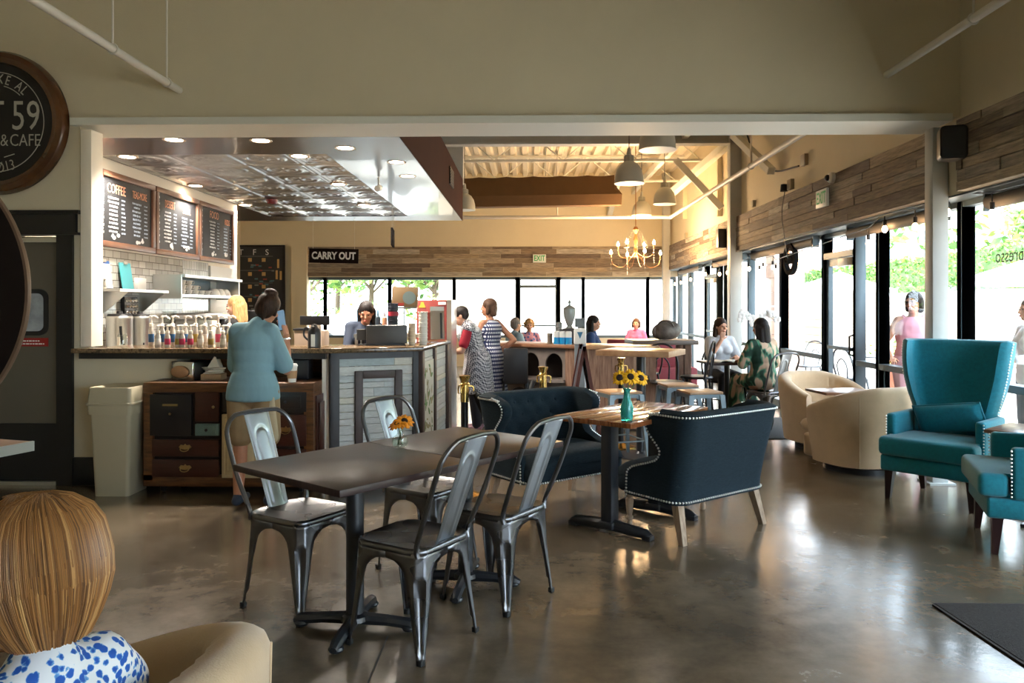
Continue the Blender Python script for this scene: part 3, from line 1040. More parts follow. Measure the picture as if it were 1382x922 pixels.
def settee(label):
    t = thing('settee', label, 'settee', group='charcoal settees')
    HW = 0.44                                            # half width at the seat
    zb, zs, zt = 0.235, 0.44, 0.80
    # back and wings: a wrapped shell, parametrised round the plan
    def wing_front(z):
        return interp([(zb, 0.18), (0.39, 0.18), (0.43, 0.13), (0.46, 0.03), (0.49, -0.06), (0.53, -0.10), (0.57, -0.10), (0.62, -0.05), (0.67, 0.0), (0.72, 0.02), (0.76, 0.0), (0.785, -0.04), (0.80, -0.10)], z)
    def shell(u, v, off=0.0):
        z = zb + v * (zt - zb)
        lean = max(0, (z - 0.3)) * 0.22
        fl = 1 + max(0, z - 0.45) * 0.17
        hw = HW * fl - off
        yb = -0.27 - lean + off
        yf = wing_front(z) - lean * 0.25
        R = 0.10
        sl = max(0.01, yf - (yb + R))
        arc = R * PI / 2
        back = 2 * (hw - R)
        tot = 2 * sl + 2 * arc + back
        # fixed fractions keep the mesh lines tidy
        if u < 0.22:
            k = u / 0.22; return V(-hw, yf - k * sl, z)
        if u < 0.32:
            a = (u - 0.22) / 0.10 * PI / 2; return V(-hw + R - R * math.cos(a), yb + R - R * math.sin(a), z)
        if u <= 0.68:
            k = (u - 0.32) / 0.36; return V(-hw + R + k * back, yb, z)
        if u < 0.78:
            a = (u - 0.68) / 0.10 * PI / 2; return V(hw - R + R * math.sin(a), yb + R - R * math.cos(a), z)
        k = (u - 0.78) / 0.22; return V(hw, yb + R + k * sl, z)
    mb = MB()
    TH = 0.075
    vs = []
    nu, nv = 61, 25
    outer = [[shell(i / (nu - 1), j / (nv - 1)) for j in range(nv)] for i in range(nu)]
    inner = []
    for i in range(nu):
        col = []
        for j in range(nv):
            u, v_ = i / (nu - 1), j / (nv - 1)
            p = shell(u, v_, TH)
            # button tufts on the inside of the back
            if 0.3 < u < 0.7 and v_ > 0.4:
                X, Z = p.x, p.z
                best = 9
                for r_, zz in enumerate((0.55, 0.64, 0.73)):
                    for k in range(-3, 4):
                        xx = (k + (0.5 if r_ % 2 else 0)) * 0.135
                        best = min(best, math.hypot(X - xx, Z - zz))
                p.y -= 0.028 * math.exp(-(best / 0.028) ** 2)
            col.append(p)
        inner.append(col)
    vo = [[mb.b.verts.new(p) for p in c] for c in outer]
    vi = [[mb.b.verts.new(p) for p in c] for c in inner]
    for i in range(nu - 1):
        for j in range(nv - 1):
            mb.b.faces.new((vo[i][j], vo[i + 1][j], vo[i + 1][j + 1], vo[i][j + 1]))
            mb.b.faces.new((vi[i][j], vi[i][j + 1], vi[i + 1][j + 1], vi[i + 1][j]))
        # rounded roll along the top
        mids = []
        mb.b.faces.new((vo[i][0], vi[i][0], vi[i + 1][0], vo[i + 1][0]))
    top = []
    for i in range(nu):
        m_ = (outer[i][-1] + inner[i][-1]) / 2 + V(0, 0, 0.02)
        top.append(mb.b.verts.new(m_))
    for i in range(nu - 1):
        mb.b.faces.new((vo[i][-1], vo[i + 1][-1], top[i + 1], top[i]))
        mb.b.faces.new((top[i], top[i + 1], vi[i + 1][-1], vi[i][-1]))
    for i in (0, nu - 1):
        fr = []
        for j in range(nv):
            m_ = (outer[i][j] + inner[i][j]) / 2 + V(0, 0.016, 0)
            fr.append(mb.b.verts.new(m_))
        for j in range(nv - 1):
            mb.b.faces.new((vo[i][j], vo[i][j + 1], fr[j + 1], fr[j]))
            mb.b.faces.new((fr[j], fr[j + 1], vi[i][j + 1], vi[i][j]))
        mb.b.faces.new((vo[i][-1], top[i], fr[-1])); mb.b.faces.new((fr[-1], top[i], vi[i][-1])); mb.b.faces.new((vo[i][0], fr[0], vi[i][0]))
    mb.build('backrest', M['char'], parent=t, smooth=60)
    mb = MB(); mb.b2(-HW + 0.02, HW - 0.02, -0.25, 0.27, zb, 0.345, bev=0.03); mb.b2(-HW + 0.012, HW - 0.012, 0.10, 0.285, zb + 0.001, 0.37, bev=0.04)
    mb.build('seat_base', M['char'], parent=t, smooth=60)
    def seatf(u, v):
        x = (u - 0.5) * 2; y = (v - 0.5) * 2
        k = (1 - abs(x) ** 6) * (1 - abs(y) ** 6)
        return (x * (HW - 0.015), 0.02 + y * 0.275, 0.35 + (zs - 0.345) * max(0, k) ** 0.35)
    mb = MB(); mb.grid(seatf, 41, 31); mb.b2(-HW + 0.03, HW - 0.03, -0.24, 0.28, 0.33, 0.352); mb.build('seat_cushion', M['char'], parent=t, smooth=70)
    for sx in (-1, 1):
        turned_leg(sx * 0.37, 0.21, zb).build('leg', M['pale_wood'], parent=t)
        taper_leg(sx * 0.40, -0.27, sx * 0.375, -0.205, zb + 0.005, 0.019, 0.028).build('leg', M['pale_wood'], parent=t)
    # nail rows: outline of the back, the wings and the lower rail
    o = 0.004
    top_row = [outer[i][-1] + V(0, -0.002, -0.02) for i in range(nu)]
    for i in range(nu):
        p = outer[i][-2]; n_ = V(p.x, p.y + 0.1, 0).normalized(); top_row[i] = V(p.x, p.y, zt - 0.014) + n_ * 0.007
    side = lambda i, s: [outer[i][j] + V(s * 0.006, -0.014, 0) for j in range(nv)]
    path = side(0, -1)[::-1]
    nails(side(0, -1) + top_row + side(nu - 1, 1)[::-1], 0.021, 0.0075, t)
    low = [outer[i][0] for i in range(nu)]
    nails([p + V(p.x * 0.008, -0.004 if p.y < -0.2 else 0, 0.018) for p in low] + [V(HW - 0.01, 0.275, zb + 0.018)], 0.021, 0.0075, t)
    nails([V(-HW + 0.03, 0.289, zb + 0.018), V(HW - 0.03, 0.289, zb + 0.018)], 0.021, 0.0075, t)
    btn = MB()
    for r_, zz in enumerate((0.55, 0.64, 0.73)):
        for k in range(-3, 4):
            xx = (k + (0.5 if r_ % 2 else 0)) * 0.135
            if abs(xx) < 0.36:
                btn.sph((xx, -0.27 - (zz - 0.3) * 0.22 + TH - 0.022, zz), (0.012, 0.006, 0.012), 8, 6)
    btn.build('tuft_buttons', M['char'], parent=t)
    return t


S1 = settee('charcoal settee with its nail-trimmed back to the camera, right of the plank table')
put(S1, 1.095, 5.19, (-0.615, 0.788))
S2 = dup(S1, (0, 0, 0), 0, 'charcoal settee with a button-tufted back, facing the camera behind the plank table')
put(S2, 0.20, 5.70, (0.615, -0.788))

# ------------------------------------------------------------------ teal wing chairs
M['teal'] = mat('teal_upholstery', srgb(0, 124, 144), 0.85, var=0.12, scale=40, bump=0.2, bscale=260, sheen=0.3)
M['dark_leg'] = mat('dark_stained_leg', srgb(40, 20, 22), 0.3)


def cushion(cx, cy, z0, z1, hx, hy, pw=5.0, n=25, Mx=None):
    """A puffed cushion, closed."""
    mb = MB()
    zc, hz = (z0 + z1) / 2, (z1 - z0) / 2
    def f(sgn):
        def g(u, v):
            x = (u - 0.5) * 2; y = (v - 0.5) * 2
            k = max(0, (1 - abs(x) ** pw) * (1 - abs(y) ** pw)) ** 0.4
            p = V(cx + x * hx, cy + y * hy, zc + sgn * hz * k)
            return Mx @ p if Mx is not None else p
        return g
    mb.grid(f(1), n, n); mb.grid(f(-1), n, n)
    bmesh.ops.remove_doubles(mb.b, verts=mb.b.verts, dist=0.0004)
    return mb


def wing_chair(label):
    t = thing('wing_chair', label, 'armchair', group='teal wing chairs')
    HW = 0.335
    mb = MB(); mb.b2(-HW, HW, -0.25, 0.33, 0.215, 0.335, bev=0.018); mb.build('seat_base', M['teal'], parent=t, smooth=60)
    mb = MB(); mb.prism([(-0.28, -0.21), (0.28, -0.21), (0.28, 0.215), (HW, 0.215), (HW, 0.375), (-HW, 0.375), (-HW, 0.215), (-0.28, 0.215)], 0.337, 0.478)
    bmesh.ops.bevel(mb.b, geom=list(mb.b.edges), offset=0.035, segments=4, affect='EDGES', profile=0.5)
    mb.build('seat_cushion', M['teal'], parent=t, smooth=60)
    # arms: front face set back behind the T of the cushion
    for s in (-1, 1):
        mb = MB(); mb.b2(s * 0.275, s * 0.345, -0.24, 0.205, 0.33, 0.635, bev=0.022); mb.build('armrest', M['teal'], parent=t, smooth=60)
        nails([(s * 0.337, 0.208, 0.35), (s * 0.337, 0.208, 0.625)], 0.022, 0.006, t)
    # tall flared back
    zb, zt = 0.34, 1.185
    def hw(z):
        return interp([(0.34, 0.285), (0.55, 0.29), (0.66, 0.30), (0.78, 0.335), (0.92, 0.365), (1.05, 0.38), (1.185, 0.39)], z)
    def wingd(z):
        return interp([(0.34, 0.06), (0.60, 0.06), (0.68, 0.06), (0.78, 0.09), (0.90, 0.11), (1.02, 0.12), (1.12, 0.11), (1.185, 0.09)], z)
    def shell(u, z, off):
        lean = (z - 0.34) * 0.125
        h = hw(z) - off
        yb = -0.26 - lean + off
        d = wingd(z)
        R = 0.05
        if u < 0.25:
            k = u / 0.25; return V(-h + 0.0, yb + R + (1 - k) * d, z)
        if u < 0.32:
            a = (u - 0.25) / 0.07 * PI / 2; return V(-h + R - R * math.cos(a), yb + R - R * math.sin(a), z)
        if u <= 0.68:
            k = (u - 0.32) / 0.36; return V(-h + R + k * 2 * (h - R), yb - 0.02 * math.sin(PI * k), z)
        if u < 0.75:
            a = (u - 0.68) / 0.07 * PI / 2; return V(h - R + R * math.sin(a), yb + R - R * math.cos(a), z)
        k = (u - 0.75) / 0.25; return V(h, yb + R + k * d, z)
    nu, nv = 53, 25
    mb = MB()
    zz = [zb + (zt - zb) * j / (nv - 1) for j in range(nv)]
    dip = lambda u: -0.03 * (2 * abs(u - 0.5)) ** 2 if 0.25 < u < 0.75 else -0.03
    O = [[shell(i / (nu - 1), z, 0) for z in zz] for i in range(nu)]
    I = [[shell(i / (nu - 1), z, 0.06 if 0.28 < i / (nu - 1) < 0.72 else 0.06) for z in zz] for i in range(nu)]
    vo = [[mb.b.verts.new(p) for p in c] for c in O]; vi = [[mb.b.verts.new(p) for p in c] for c in I]
    top = [mb.b.verts.new((O[i][-1] + I[i][-1]) / 2 + V(0, 0, 0.014)) for i in range(nu)]
    for i in range(nu - 1):
        for j in range(nv - 1):
            mb.b.faces.new((vo[i][j], vo[i + 1][j], vo[i + 1][j + 1], vo[i][j + 1]))
            mb.b.faces.new((vi[i][j], vi[i][j + 1], vi[i + 1][j + 1], vi[i + 1][j]))
        mb.b.faces.new((vo[i][-1], vo[i + 1][-1], top[i + 1], top[i])); mb.b.faces.new((top[i], top[i + 1], vi[i + 1][-1], vi[i][-1]))
        mb.b.faces.new((vo[i][0], vi[i][0], vi[i + 1][0], vo[i + 1][0]))
    for i in (0, nu - 1):
        fr = [mb.b.verts.new((O[i][j] + I[i][j]) / 2 + V(0, 0.014, 0)) for j in range(nv)]
        for j in range(nv - 1):
            mb.b.faces.new((vo[i][j], vo[i][j + 1], fr[j + 1], fr[j])); mb.b.faces.new((fr[j], fr[j + 1], vi[i][j + 1], vi[i][j]))
        mb.b.faces.new((vo[i][-1], top[i], fr[-1])); mb.b.faces.new((fr[-1], top[i], vi[i][-1])); mb.b.faces.new((vo[i][0], fr[0], vi[i][0]))
    mb.build('backrest', M['teal'], parent=t, smooth=60)
    for i, s in ((0, -1), (nu - 1, 1)):
        nails([O[i][j] + V(s * 0.003, -0.012, 0) for j in range(8, nv)], 0.022, 0.0065, t)
    for sx in (-1, 1):
        taper_leg(sx * 0.29, 0.285, sx * 0.28, 0.27, 0.22, 0.017, 0.03).build('leg', M['dark_leg'], parent=t)
        taper_leg(sx * 0.245, -0.26, sx * 0.245, -0.215, 0.22, 0.017, 0.028).build('leg', M['dark_leg'], parent=t)
    return t


T1 = wing_chair('teal wing chair with a high flared back beside the near window column')
put(T1, 3.15, 5.92, (-0.74, -0.67))
pl = thing('lumbar_pillow', 'teal lumbar pillow leaning on the back of the high wing chair', 'pillow', (0, 0, 0))
fx = V(-0.74, -0.67, 0)
pc = T1.location - fx * 0.08
pl.location = (pc.x, pc.y, 0.50)
pl.rotation_euler = T1.rotation_euler
cushion(0, 0, -0.05, 0.05, 0.245, 0.115, 4, 21, TR((0, -0.03, 0.10), rx=PI / 2 - 0.35) @ Matrix.Rotation(-0.16, 4, 'Z')).build('pillow_cover', M['teal'], parent=pl, smooth=70)
mb = MB(); mb.tube([(Matrix.Translation((0, 0, 0)) @ TR((0, -0.03, 0.10), rx=PI / 2 - 0.35) @ Matrix.Rotation(-0.16, 4, 'Z')) @ V(a * 0.247, b * 0.117, 0) for a, b in ((-1, -1), (0, -1), (1, -1), (1, 0), (1, 1), (0, 1), (-1, 1), (-1, 0))], 0.006, 6, closed=True); mb.build('piping', M['teal'], parent=pl)
T2 = dup(T1, (0, 0, 0), 0, 'teal chair cut off by the edge of the photo, its seat corner nearest the camera')
put(T2, 3.12, 4.78, (-0.93, 0.36))

M['walnut'] = mat('walnut_top', srgb(150, 112, 88), 0.3, col2=srgb(104, 72, 56), scale=5, stretch=(1, 8, 1))


def small_table(label, x, y, rz, w, d, h, fo=0.25):
    t = thing('side_table', label, 'side table', (x, y, 0), rz, 'square side tables between armchairs')
    mb = MB(); mb.box((0, 0, h - 0.0125), (w, d, 0.025), bev=0.003); mb.build('tabletop', M['walnut'], parent=t)
    mb = MB(); mb.lathe([(0.03, 0.02), (0.03, h - 0.025)], 16); mb.b2(-0.15, 0.15, -0.15, 0.15, h - 0.035, h - 0.0255); mb.build('pole', M['base_black'], parent=t)
    mb = MB(); mb.b2(-fo, fo, -0.035, 0.035, 0, 0.022, bev=0.004); mb.b2(-0.035, 0.035, -fo, fo, 0.001, 0.0225, bev=0.004); mb.build('base_foot', M['base_black'], parent=t)
    return t
small_table('square walnut side table between the two teal chairs', 3.46, 5.31, 0.72, 0.5, 0.5, 0.62)
small_table('square wooden side table between the two beige tub chairs', 3.03, 7.54, 0.12, 0.52, 0.42, 0.65, 0.15)

# ------------------------------------------------------------------ beige tub chairs
M['beige'] = mat('beige_velour', srgb(196, 170, 138), 0.85, var=0.07, scale=6, sheen=0.4, bump=0.12, bscale=220)


def tub_chair(label, m=None):
    m = m or M['beige']
    t = thing('tub_chair', label, 'armchair', group='beige tub chairs')
    RO, RI = 0.42, 0.315
    A = math.radians(238)
    nu, nv = 49, 15
    def topz(u):
        e = abs(u - 0.5) * 2
        return lerp(0.72, 0.53, max(0, (e - 0.22) / 0.78) ** 1.3)
    def ring(u, v, R, inner):
        a = -PI / 2 + (u - 0.5) * A
        zt = topz(u)
        z0 = 0.075 if not inner else 0.30
        z = z0 + v * (zt - z0)
        r = R * (0.90 + 0.10 * min(1, v * 1.2)) if not inner else R
        if not inner:
            r *= 1 + 0.03 * v
        q = 4.0
        ca, sa = math.cos(a), math.sin(a)
        k = (abs(ca) ** q + abs(sa) ** q) ** (-1 / q)
        k = 1 + (k - 1) * 0.45
        pl_ = 0.0
        if inner and v > 0.25:
            e = abs(u - 0.5)
            if e < 0.28:
                pl_ = 0.006 * math.cos(u * 150) * min(1, (v - 0.25) * 2)
        return V((r * k - pl_) * ca, (r * k - pl_) * sa, z)
    mb = MB()
    O = [[ring(i / (nu - 1), j / (nv - 1), RO, 0) for j in range(nv)] for i in range(nu)]
    I = [[ring(i / (nu - 1), j / (nv - 1), RI, 1) for j in range(nv)] for i in range(nu)]
    vo = [[mb.b.verts.new(p) for p in c] for c in O]; vi = [[mb.b.verts.new(p) for p in c] for c in I]
    tops = []
    for i in range(nu):
        c_ = []
        for k in range(1, 6):
            a = PI * k / 6
            mid = (O[i][-1] + I[i][-1]) / 2; h = (O[i][-1] - I[i][-1]) / 2
            c_.append(mb.b.verts.new(mid + h * math.cos(a) + V(0, 0, 0.045 * math.sin(a))))
        tops.append([vo[i][-1]] + c_ + [vi[i][-1]])
    for i in range(nu - 1):
        for j in range(nv - 1):
            mb.b.faces.new((vo[i][j], vo[i + 1][j], vo[i + 1][j + 1], vo[i][j + 1]))
            mb.b.faces.new((vi[i][j], vi[i][j + 1], vi[i + 1][j + 1], vi[i + 1][j]))
        for k in range(6):
            mb.b.faces.new((tops[i][k], tops[i + 1][k], tops[i + 1][k + 1], tops[i][k + 1]))
        mb.b.faces.new((vo[i][0], vi[i][0], vi[i + 1][0], vo[i + 1][0]))
    for i in (0, nu - 1):
        loop = [vo[i][j] for j in range(nv)] + tops[i][1:-1] + [vi[i][j] for j in range(nv - 1, -1, -1)]
        mb.b.faces.new(loop)
    mb.build('backrest', m, parent=t, smooth=50)
    mb = MB(); mb.lathe([(0.0, 0.076), (0.325, 0.076), (0.345, 0.09), (0.35, 0.27), (0.33, 0.29), (0, 0.29)], 36, sy=1.0); mb.b2(-0.29, 0.29, 0.05, 0.39, 0.078, 0.29, bev=0.03); mb.build('seat_base', m, parent=t, smooth=50)
    cushion(0, 0.06, 0.285, 0.445, 0.318, 0.36, 6).build('seat_cushion', m, parent=t, smooth=70)
    mb = MB(); mb.lathe([(0.0, 0.0), (0.30, 0.0), (0.30, 0.045), (0.12, 0.055), (0.12, 0.078), (0, 0.078)], 32); mb.build('swivel_base', M['base_black'], parent=t)
    sm = MB()
    for u in (0.32, 0.68):
        i = int(u * (nu - 1)); sm.tube([O[i][j] * 1.0 + V(O[i][j].x, O[i][j].y, 0).normalized() * 0.001 for j in range(nv)], 0.004, 5)
    sm.build('seam_piping', m, parent=t)
    return t


TB = tub_chair('beige tub chair turned away from the camera behind the teal wing chair')
put(TB, 2.98, 7.02, (-0.38, 0.92))
t = dup(TB, (0, 0, 0), 0, 'beige tub chair facing the camera behind the small wooden side table')
put(t, 3.10, 8.12, (0.30, -0.95))
t = dup(TB, (0, 0, 0), 0, 'tan tub chair in the near left corner with a girl sitting in it')
put(t, -0.99, 1.50, (-0.97, 0.22))

# ------------------------------------------------------------------ trash can and cabinet
M['bin'] = mat('beige_plastic', srgb(176, 166, 140), 0.5)
c = at(160, 668, Z=0)
t = thing('trash_can', 'slim tall beige plastic trash can beside the wooden cabinet', 'trash can', (c.x - 0.03, 6.02, 0))
def binshell(u, v):
    k = lerp(0.84, 1.0, v); b = rrect(0.32 * k, 0.36 * k, 0.03, 4)
    p = b[int(round(u * len(b))) % len(b)]
    return (p[0], p[1], v * 0.70)
mb = MB(); vs = mb.grid(binshell, 20, 6, cu=True); mb.b.faces.new([vs[i][0] for i in range(20)][::-1]); mb.prism(rrect(0.345, 0.385, 0.03, 4), 0.63, 0.70); mb.build('can_body', M['bin'], parent=t, smooth=30)
mb = MB(); mb.prism(rrect(0.365, 0.405, 0.03, 4), 0.70, 0.722, bev=0.006)
def lidf(u, v):
    s = [(1.0, 0.72), (0.98, 0.75), (0.93, 0.83), (0.90, 0.838), (0.62, 0.80), (0.60, 0.74)][int(round(v * 5))]
    b = rrect(0.35 * s[0], 0.39 * s[0], 0.03 * s[0], 4); p = b[int(round(u * len(b))) % len(b)]
    return (p[0], p[1], s[1])
mb.grid(lidf, 20, 6, cu=True); mb.build('swing_lid', M['bin'], parent=t, smooth=30)

M['cab_wood'] = mat('rustic_pine', srgb(116, 74, 40), 0.4, col2=srgb(62, 37, 20), scale=5, stretch=(1.2, 8, 8), det=7)
M['cab_dark'] = mat('cabinet_inside', srgb(30, 20, 16), 0.6)
M['mahog'] = mat('mahogany_drawer', srgb(62, 28, 20), 0.35, var=0.2, scale=6, stretch=(1, 4, 6))
M['blackwood'] = mat('black_drawer', srgb(26, 22, 24), 0.4)
M['blue_green'] = mat('blue_green_drawer', srgb(104, 132, 128), 0.5, var=0.12, scale=12)
M['ivory'] = mat('antiqued_ivory_door', srgb(206, 190, 152), 0.5, var=0.1, scale=10)
M['old_brass'] = mat('aged_brass', (0.42, 0.3, 0.14), 0.35, metal=1.0)
CX0, CX1, CY0, CY1, CT = -2.985, -1.655, 5.95, 6.49, 0.865
t = thing('cabinet', 'rustic wooden condiment cabinet of mixed drawers below the bar counter', 'cabinet', ((CX0 + CX1) / 2, (CY0 + CY1) / 2, 0))
hx, hy = (CX1 - CX0) / 2, (CY1 - CY0) / 2
mb = MB()
mb.b2(-hx, hx, -hy, hy, CT - 0.075, CT, bev=0.004)
mb.b2(-hx, -hx + 0.075, -hy, hy, 0.10, CT - 0.075, bev=0.003); mb.b2(hx - 0.075, hx, -hy, hy, 0.10, CT - 0.075, bev=0.003)
mb.b2(-hx, hx, -hy, hy, 0.06, 0.15, bev=0.003)
mb.build('carcass', M['cab_wood'], parent=t)
mb = MB(); mb.b2(-hx + 0.07, hx - 0.07, -hy + 0.03, hy - 0.02, 0.14, CT - 0.07); mb.build('recess', M['cab_dark'], parent=t)
mb = MB(); mb.prism(rrect(0.44, 0.6, 0.004), 0, 0.012, Matrix.Translation((hx, 0.0, 0.46)) @ Matrix.Rotation(PI / 2, 4, 'Z') @ RX); mb.prism(rrect(0.34, 0.48, 0.004), 0.012, 0.02, Matrix.Translation((hx, 0.0, 0.46)) @ Matrix.Rotation(PI / 2, 4, 'Z') @ RX, bev=0.006); mb.build('side_panel', M['mahog'], parent=t)


def cpx(x, y):
    p = at(x, y, Y=CY0 + 0.01)
    return p.x - t.location.x, p.z


def front(x0, y0, x1, y1, m, name, kind, lab=None):
    """A drawer or door front given by its place on the cabinet's face."""
    a, zt = cpx(x0, y0); b, zb = cpx(x1, y1)
    cx_, cz_ = (a + b) / 2, (zt + zb) / 2
    w, h = b - a, zt - zb
    mb = MB(); mb.box((cx_, -hy + 0.012, cz_), (w, 0.03, h), bev=0.004)
    if kind == 'framed':
        mb.box((cx_, -hy - 0.005, cz_), (w * 0.74, 0.01, h * 0.62), bev=0.004)
    if kind == 'door':
        for k, s in ((0.86, 0.9), (0.7, 0.78)):
            mb.tube([(cx_ - w / 2 * k, -hy - 0.004, cz_ - h / 2 * s), (cx_ + w / 2 * k, -hy - 0.004, cz_ - h / 2 * s), (cx_ + w / 2 * k, -hy - 0.004, cz_ + h / 2 * s), (cx_ - w / 2 * k, -hy - 0.004, cz_ + h / 2 * s)], 0.006, 6, closed=True)
        mb.box((cx_, -hy - 0.006, cz_), (w * 0.6, 0.012, h * 0.7), bev=0.006)
    o = mb.build(name, m, parent=t)
    if lab:
        o['label'] = lab
    k = MB()
    if kind == 'bail':
        k.tube(smooth_path([(cx_ - 0.035, -hy - 0.006, cz_ + 0.012), (cx_ - 0.03, -hy - 0.022, cz_ - 0.012), (cx_, -hy - 0.026, cz_ - 0.022), (cx_ + 0.03, -hy - 0.022, cz_ - 0.012), (cx_ + 0.035, -hy - 0.006, cz_ + 0.012)], 4), 0.004, 6)
        k.prism([(-0.05, 0.0), (-0.035, -0.014), (0, -0.02), (0.035, -0.014), (0.05, 0), (0.035, 0.018), (0.012, 0.014), (0, 0.026), (-0.012, 0.014), (-0.035, 0.018)], 0.003, 0.006, Matrix.Translation((cx_, -hy, cz_ + 0.008)) @ RX)
        k.build('drawer_pull', M['old_brass'], parent=o)
    elif kind == 'cup':
        k.b2(cx_ - w * 0.18, cx_ + w * 0.18, -hy - 0.014, -hy - 0.002, cz_ + h * 0.22, cz_ + h * 0.27); k.sph((cx_, -hy - 0.012, cz_ + 0.01), 0.011, 8, 6)
        k.build('drawer_pull', M['old_brass'], parent=o)
    elif kind in ('knob', 'framed'):
        k.sph((cx_ + (w * 0.3 if kind == 'knob' and w < h else 0), -hy - 0.018, cz_ + (0.0)), 0.012, 8, 6)
        k.build('drawer_knob', M['old_brass'] if kind == 'knob' else M['blackplastic'], parent=o)
    return o


front(203, 532, 259, 588, M['blackwood'], 'drawer', 'cup', 'black file drawer with a metal label slot')
front(264, 529, 296, 569, M['mahog'], 'door', 'knob', 'small brown door with a brass knob')
front(264, 572, 296, 588, M['blue_green'], 'drawer', 'framed', 'small blue-green drawer')
front(206, 593, 296, 616, M['mahog'], 'drawer', 'bail', 'upper long mahogany drawer')
front(206, 620, 296, 644, M['mahog'], 'drawer', 'bail', 'lower long mahogany drawer')
front(301, 529, 354, 556, M['blackwood'], 'drawer', 'framed')
front(300, 559, 354, 645, M['ivory'], 'door', 'door', 'ivory framed door')
front(359, 529, 414, 556, M['blackwood'], 'drawer', 'framed')
front(359, 560, 414, 602, M['mahog'], 'drawer', 'bail')
front(359, 606, 414, 645, M['mahog'], 'drawer', 'bail')
for sx in (-1, 1):
    for sy in (-1, 1):
        mb = MB(); mb.lathe([(0.0, -0.012), (0.028, -0.012), (0.03, 0), (0.028, 0.012), (0, 0.012)], 14, M=TR((sx * (hx - 0.12), sy * (hy - 0.09), 0.03), ry=PI / 2)); mb.b2(sx * (hx - 0.12) - 0.02, sx * (hx - 0.12) + 0.02, sy * (hy - 0.09) - 0.012, sy * (hy - 0.09) + 0.012, 0.03, 0.062); mb.build('caster', M['blackplastic'], parent=t)
# ------------------------------------------------------------------ bar counter
M['granite'] = mat('brown_granite', srgb(132, 108, 80), 0.12, col2=srgb(58, 44, 32), scale=45, det=6, spec=0.6)
M['bar_dark'] = mat('dark_stained_trim', srgb(44, 42, 44), 0.5, var=0.2, scale=8)
M['frame_brown'] = mat('dark_brown_moulding', srgb(66, 50, 46), 0.5, var=0.15, scale=10)
WW = []
for c in ((220, 222, 218), (212, 214, 210), (200, 206, 206), (222, 218, 204), (214, 214, 210), (184, 196, 198)):
    WW.append(mat('whitewashed_board', srgb(*c), 0.75, col2=srgb(*[int(v * 0.88) for v in c]), scale=7, stretch=(0.8, 6, 12), det=8))
CTZ = 1.12
k2 = at(572, 468, Z=CTZ); k3 = at(608, 459, Z=CTZ); k1 = V(-1.60, 6.15, CTZ)
t = thing('bar_counter', 'long bar counter with a brown granite top and whitewashed plank front', 'counter', (-1.62, 6.3, 0))
org = t.location
top = [(-3.66, 6.13), (k1.x, k1.y), (k2.x, k2.y), (k3.x, k3.y), (k3.x - 0.42, k3.y + 0.12), (k2.x - 0.36, k2.y + 0.42), (-1.75, 6.74), (-3.54, 6.74), (-3.54, 6.52), (-3.66, 6.2)]
mb = MB(); mb.prism([(p[0] - org.x, p[1] - org.y) for p in top], 1.082, CTZ, bev=0.006); mb.build('countertop', M['granite'], parent=t)
mb = MB(); mb.b2(-3.62 - org.x, k1.x - 0.02 - org.x, 6.17 - org.y, 6.23 - org.y, 1.035, 1.081); mb.build('support_rail', M['black_trim'], parent=t)
mb = MB(); mb.b2(-2.855 - org.x, -1.66 - org.x, 6.495 - org.y, 6.515 - org.y, 0.55, 1.08); mb.build('back_panel', M['cab_wood'], parent=t)
mb = MB(); mb.b2(-1.655 - org.x, -1.625 - org.x, 6.2 - org.y, 6.50 - org.y, 0, 1.08); mb.build('end_board', M['cream'], parent=t)


def panel(a, b, z0, z1, name, inset=None):
    """Plank front between two plan points."""
    a, b = Vector((a.x, a.y, 0)) - Vector((org.x, org.y, 0)), Vector((b.x, b.y, 0)) - Vector((org.x, org.y, 0))
    d = (b - a).normalized(); L = (b - a).length; ang = math.atan2(d.y, d.x)
    nrm = V(d.y, -d.x, 0)
    mb = MB(); z = z0; r = random.Random(5)
    while z < z1 - 0.02:
        h = min(r.uniform(0.045, 0.08), z1 - z); s = 0
        while s < L:
            l = r.uniform(0.35, 0.9); e = min(L, s + l)
            c = a + d * (s + e) / 2
            mb.box((0, 0, 0), (e - s - 0.002, 0.03 + r.uniform(0, 0.006), h - 0.005), TR((c.x, c.y, z + h / 2), rz=ang), mi=r.choice((0, 0, 1, 1, 3, 4, 4, 2, 5)))
            s = e
        z += h
    mb.build(name, WW, parent=t, smooth=0)
    return a, b, d, L, ang, nrm


ins = 0.07
q1 = V(k1.x - 0.0, k1.y + ins, 0); q2 = V(k2.x - 0.05, k2.y + ins + 0.01, 0); q3 = V(k3.x - 0.06, k3.y, 0)
a, b, d, L, ang, nrm = panel(q1, q2, 0.10, 1.08, 'plank_front')
for s in (0.035, L - 0.03):
    c = a + d * s + nrm * 0.01
    mb = MB(); mb.box((0, 0, 0), (0.075, 0.06, 1.08), TR((c.x, c.y, 0.54), rz=ang), bev=0.004); mb.build('corner_post', M['bar_dark'], parent=t)
c = a + d * L / 2 + nrm * 0.012
mb = MB(); mb.box((0, 0, 0), (L, 0.05, 0.05), TR((c.x, c.y, 1.055), rz=ang)); mb.box((0, 0, 0), (L, 0.05, 0.12), TR((c.x, c.y, 0.06), rz=ang)); mb.build('rail', M['bar_dark'], parent=t)
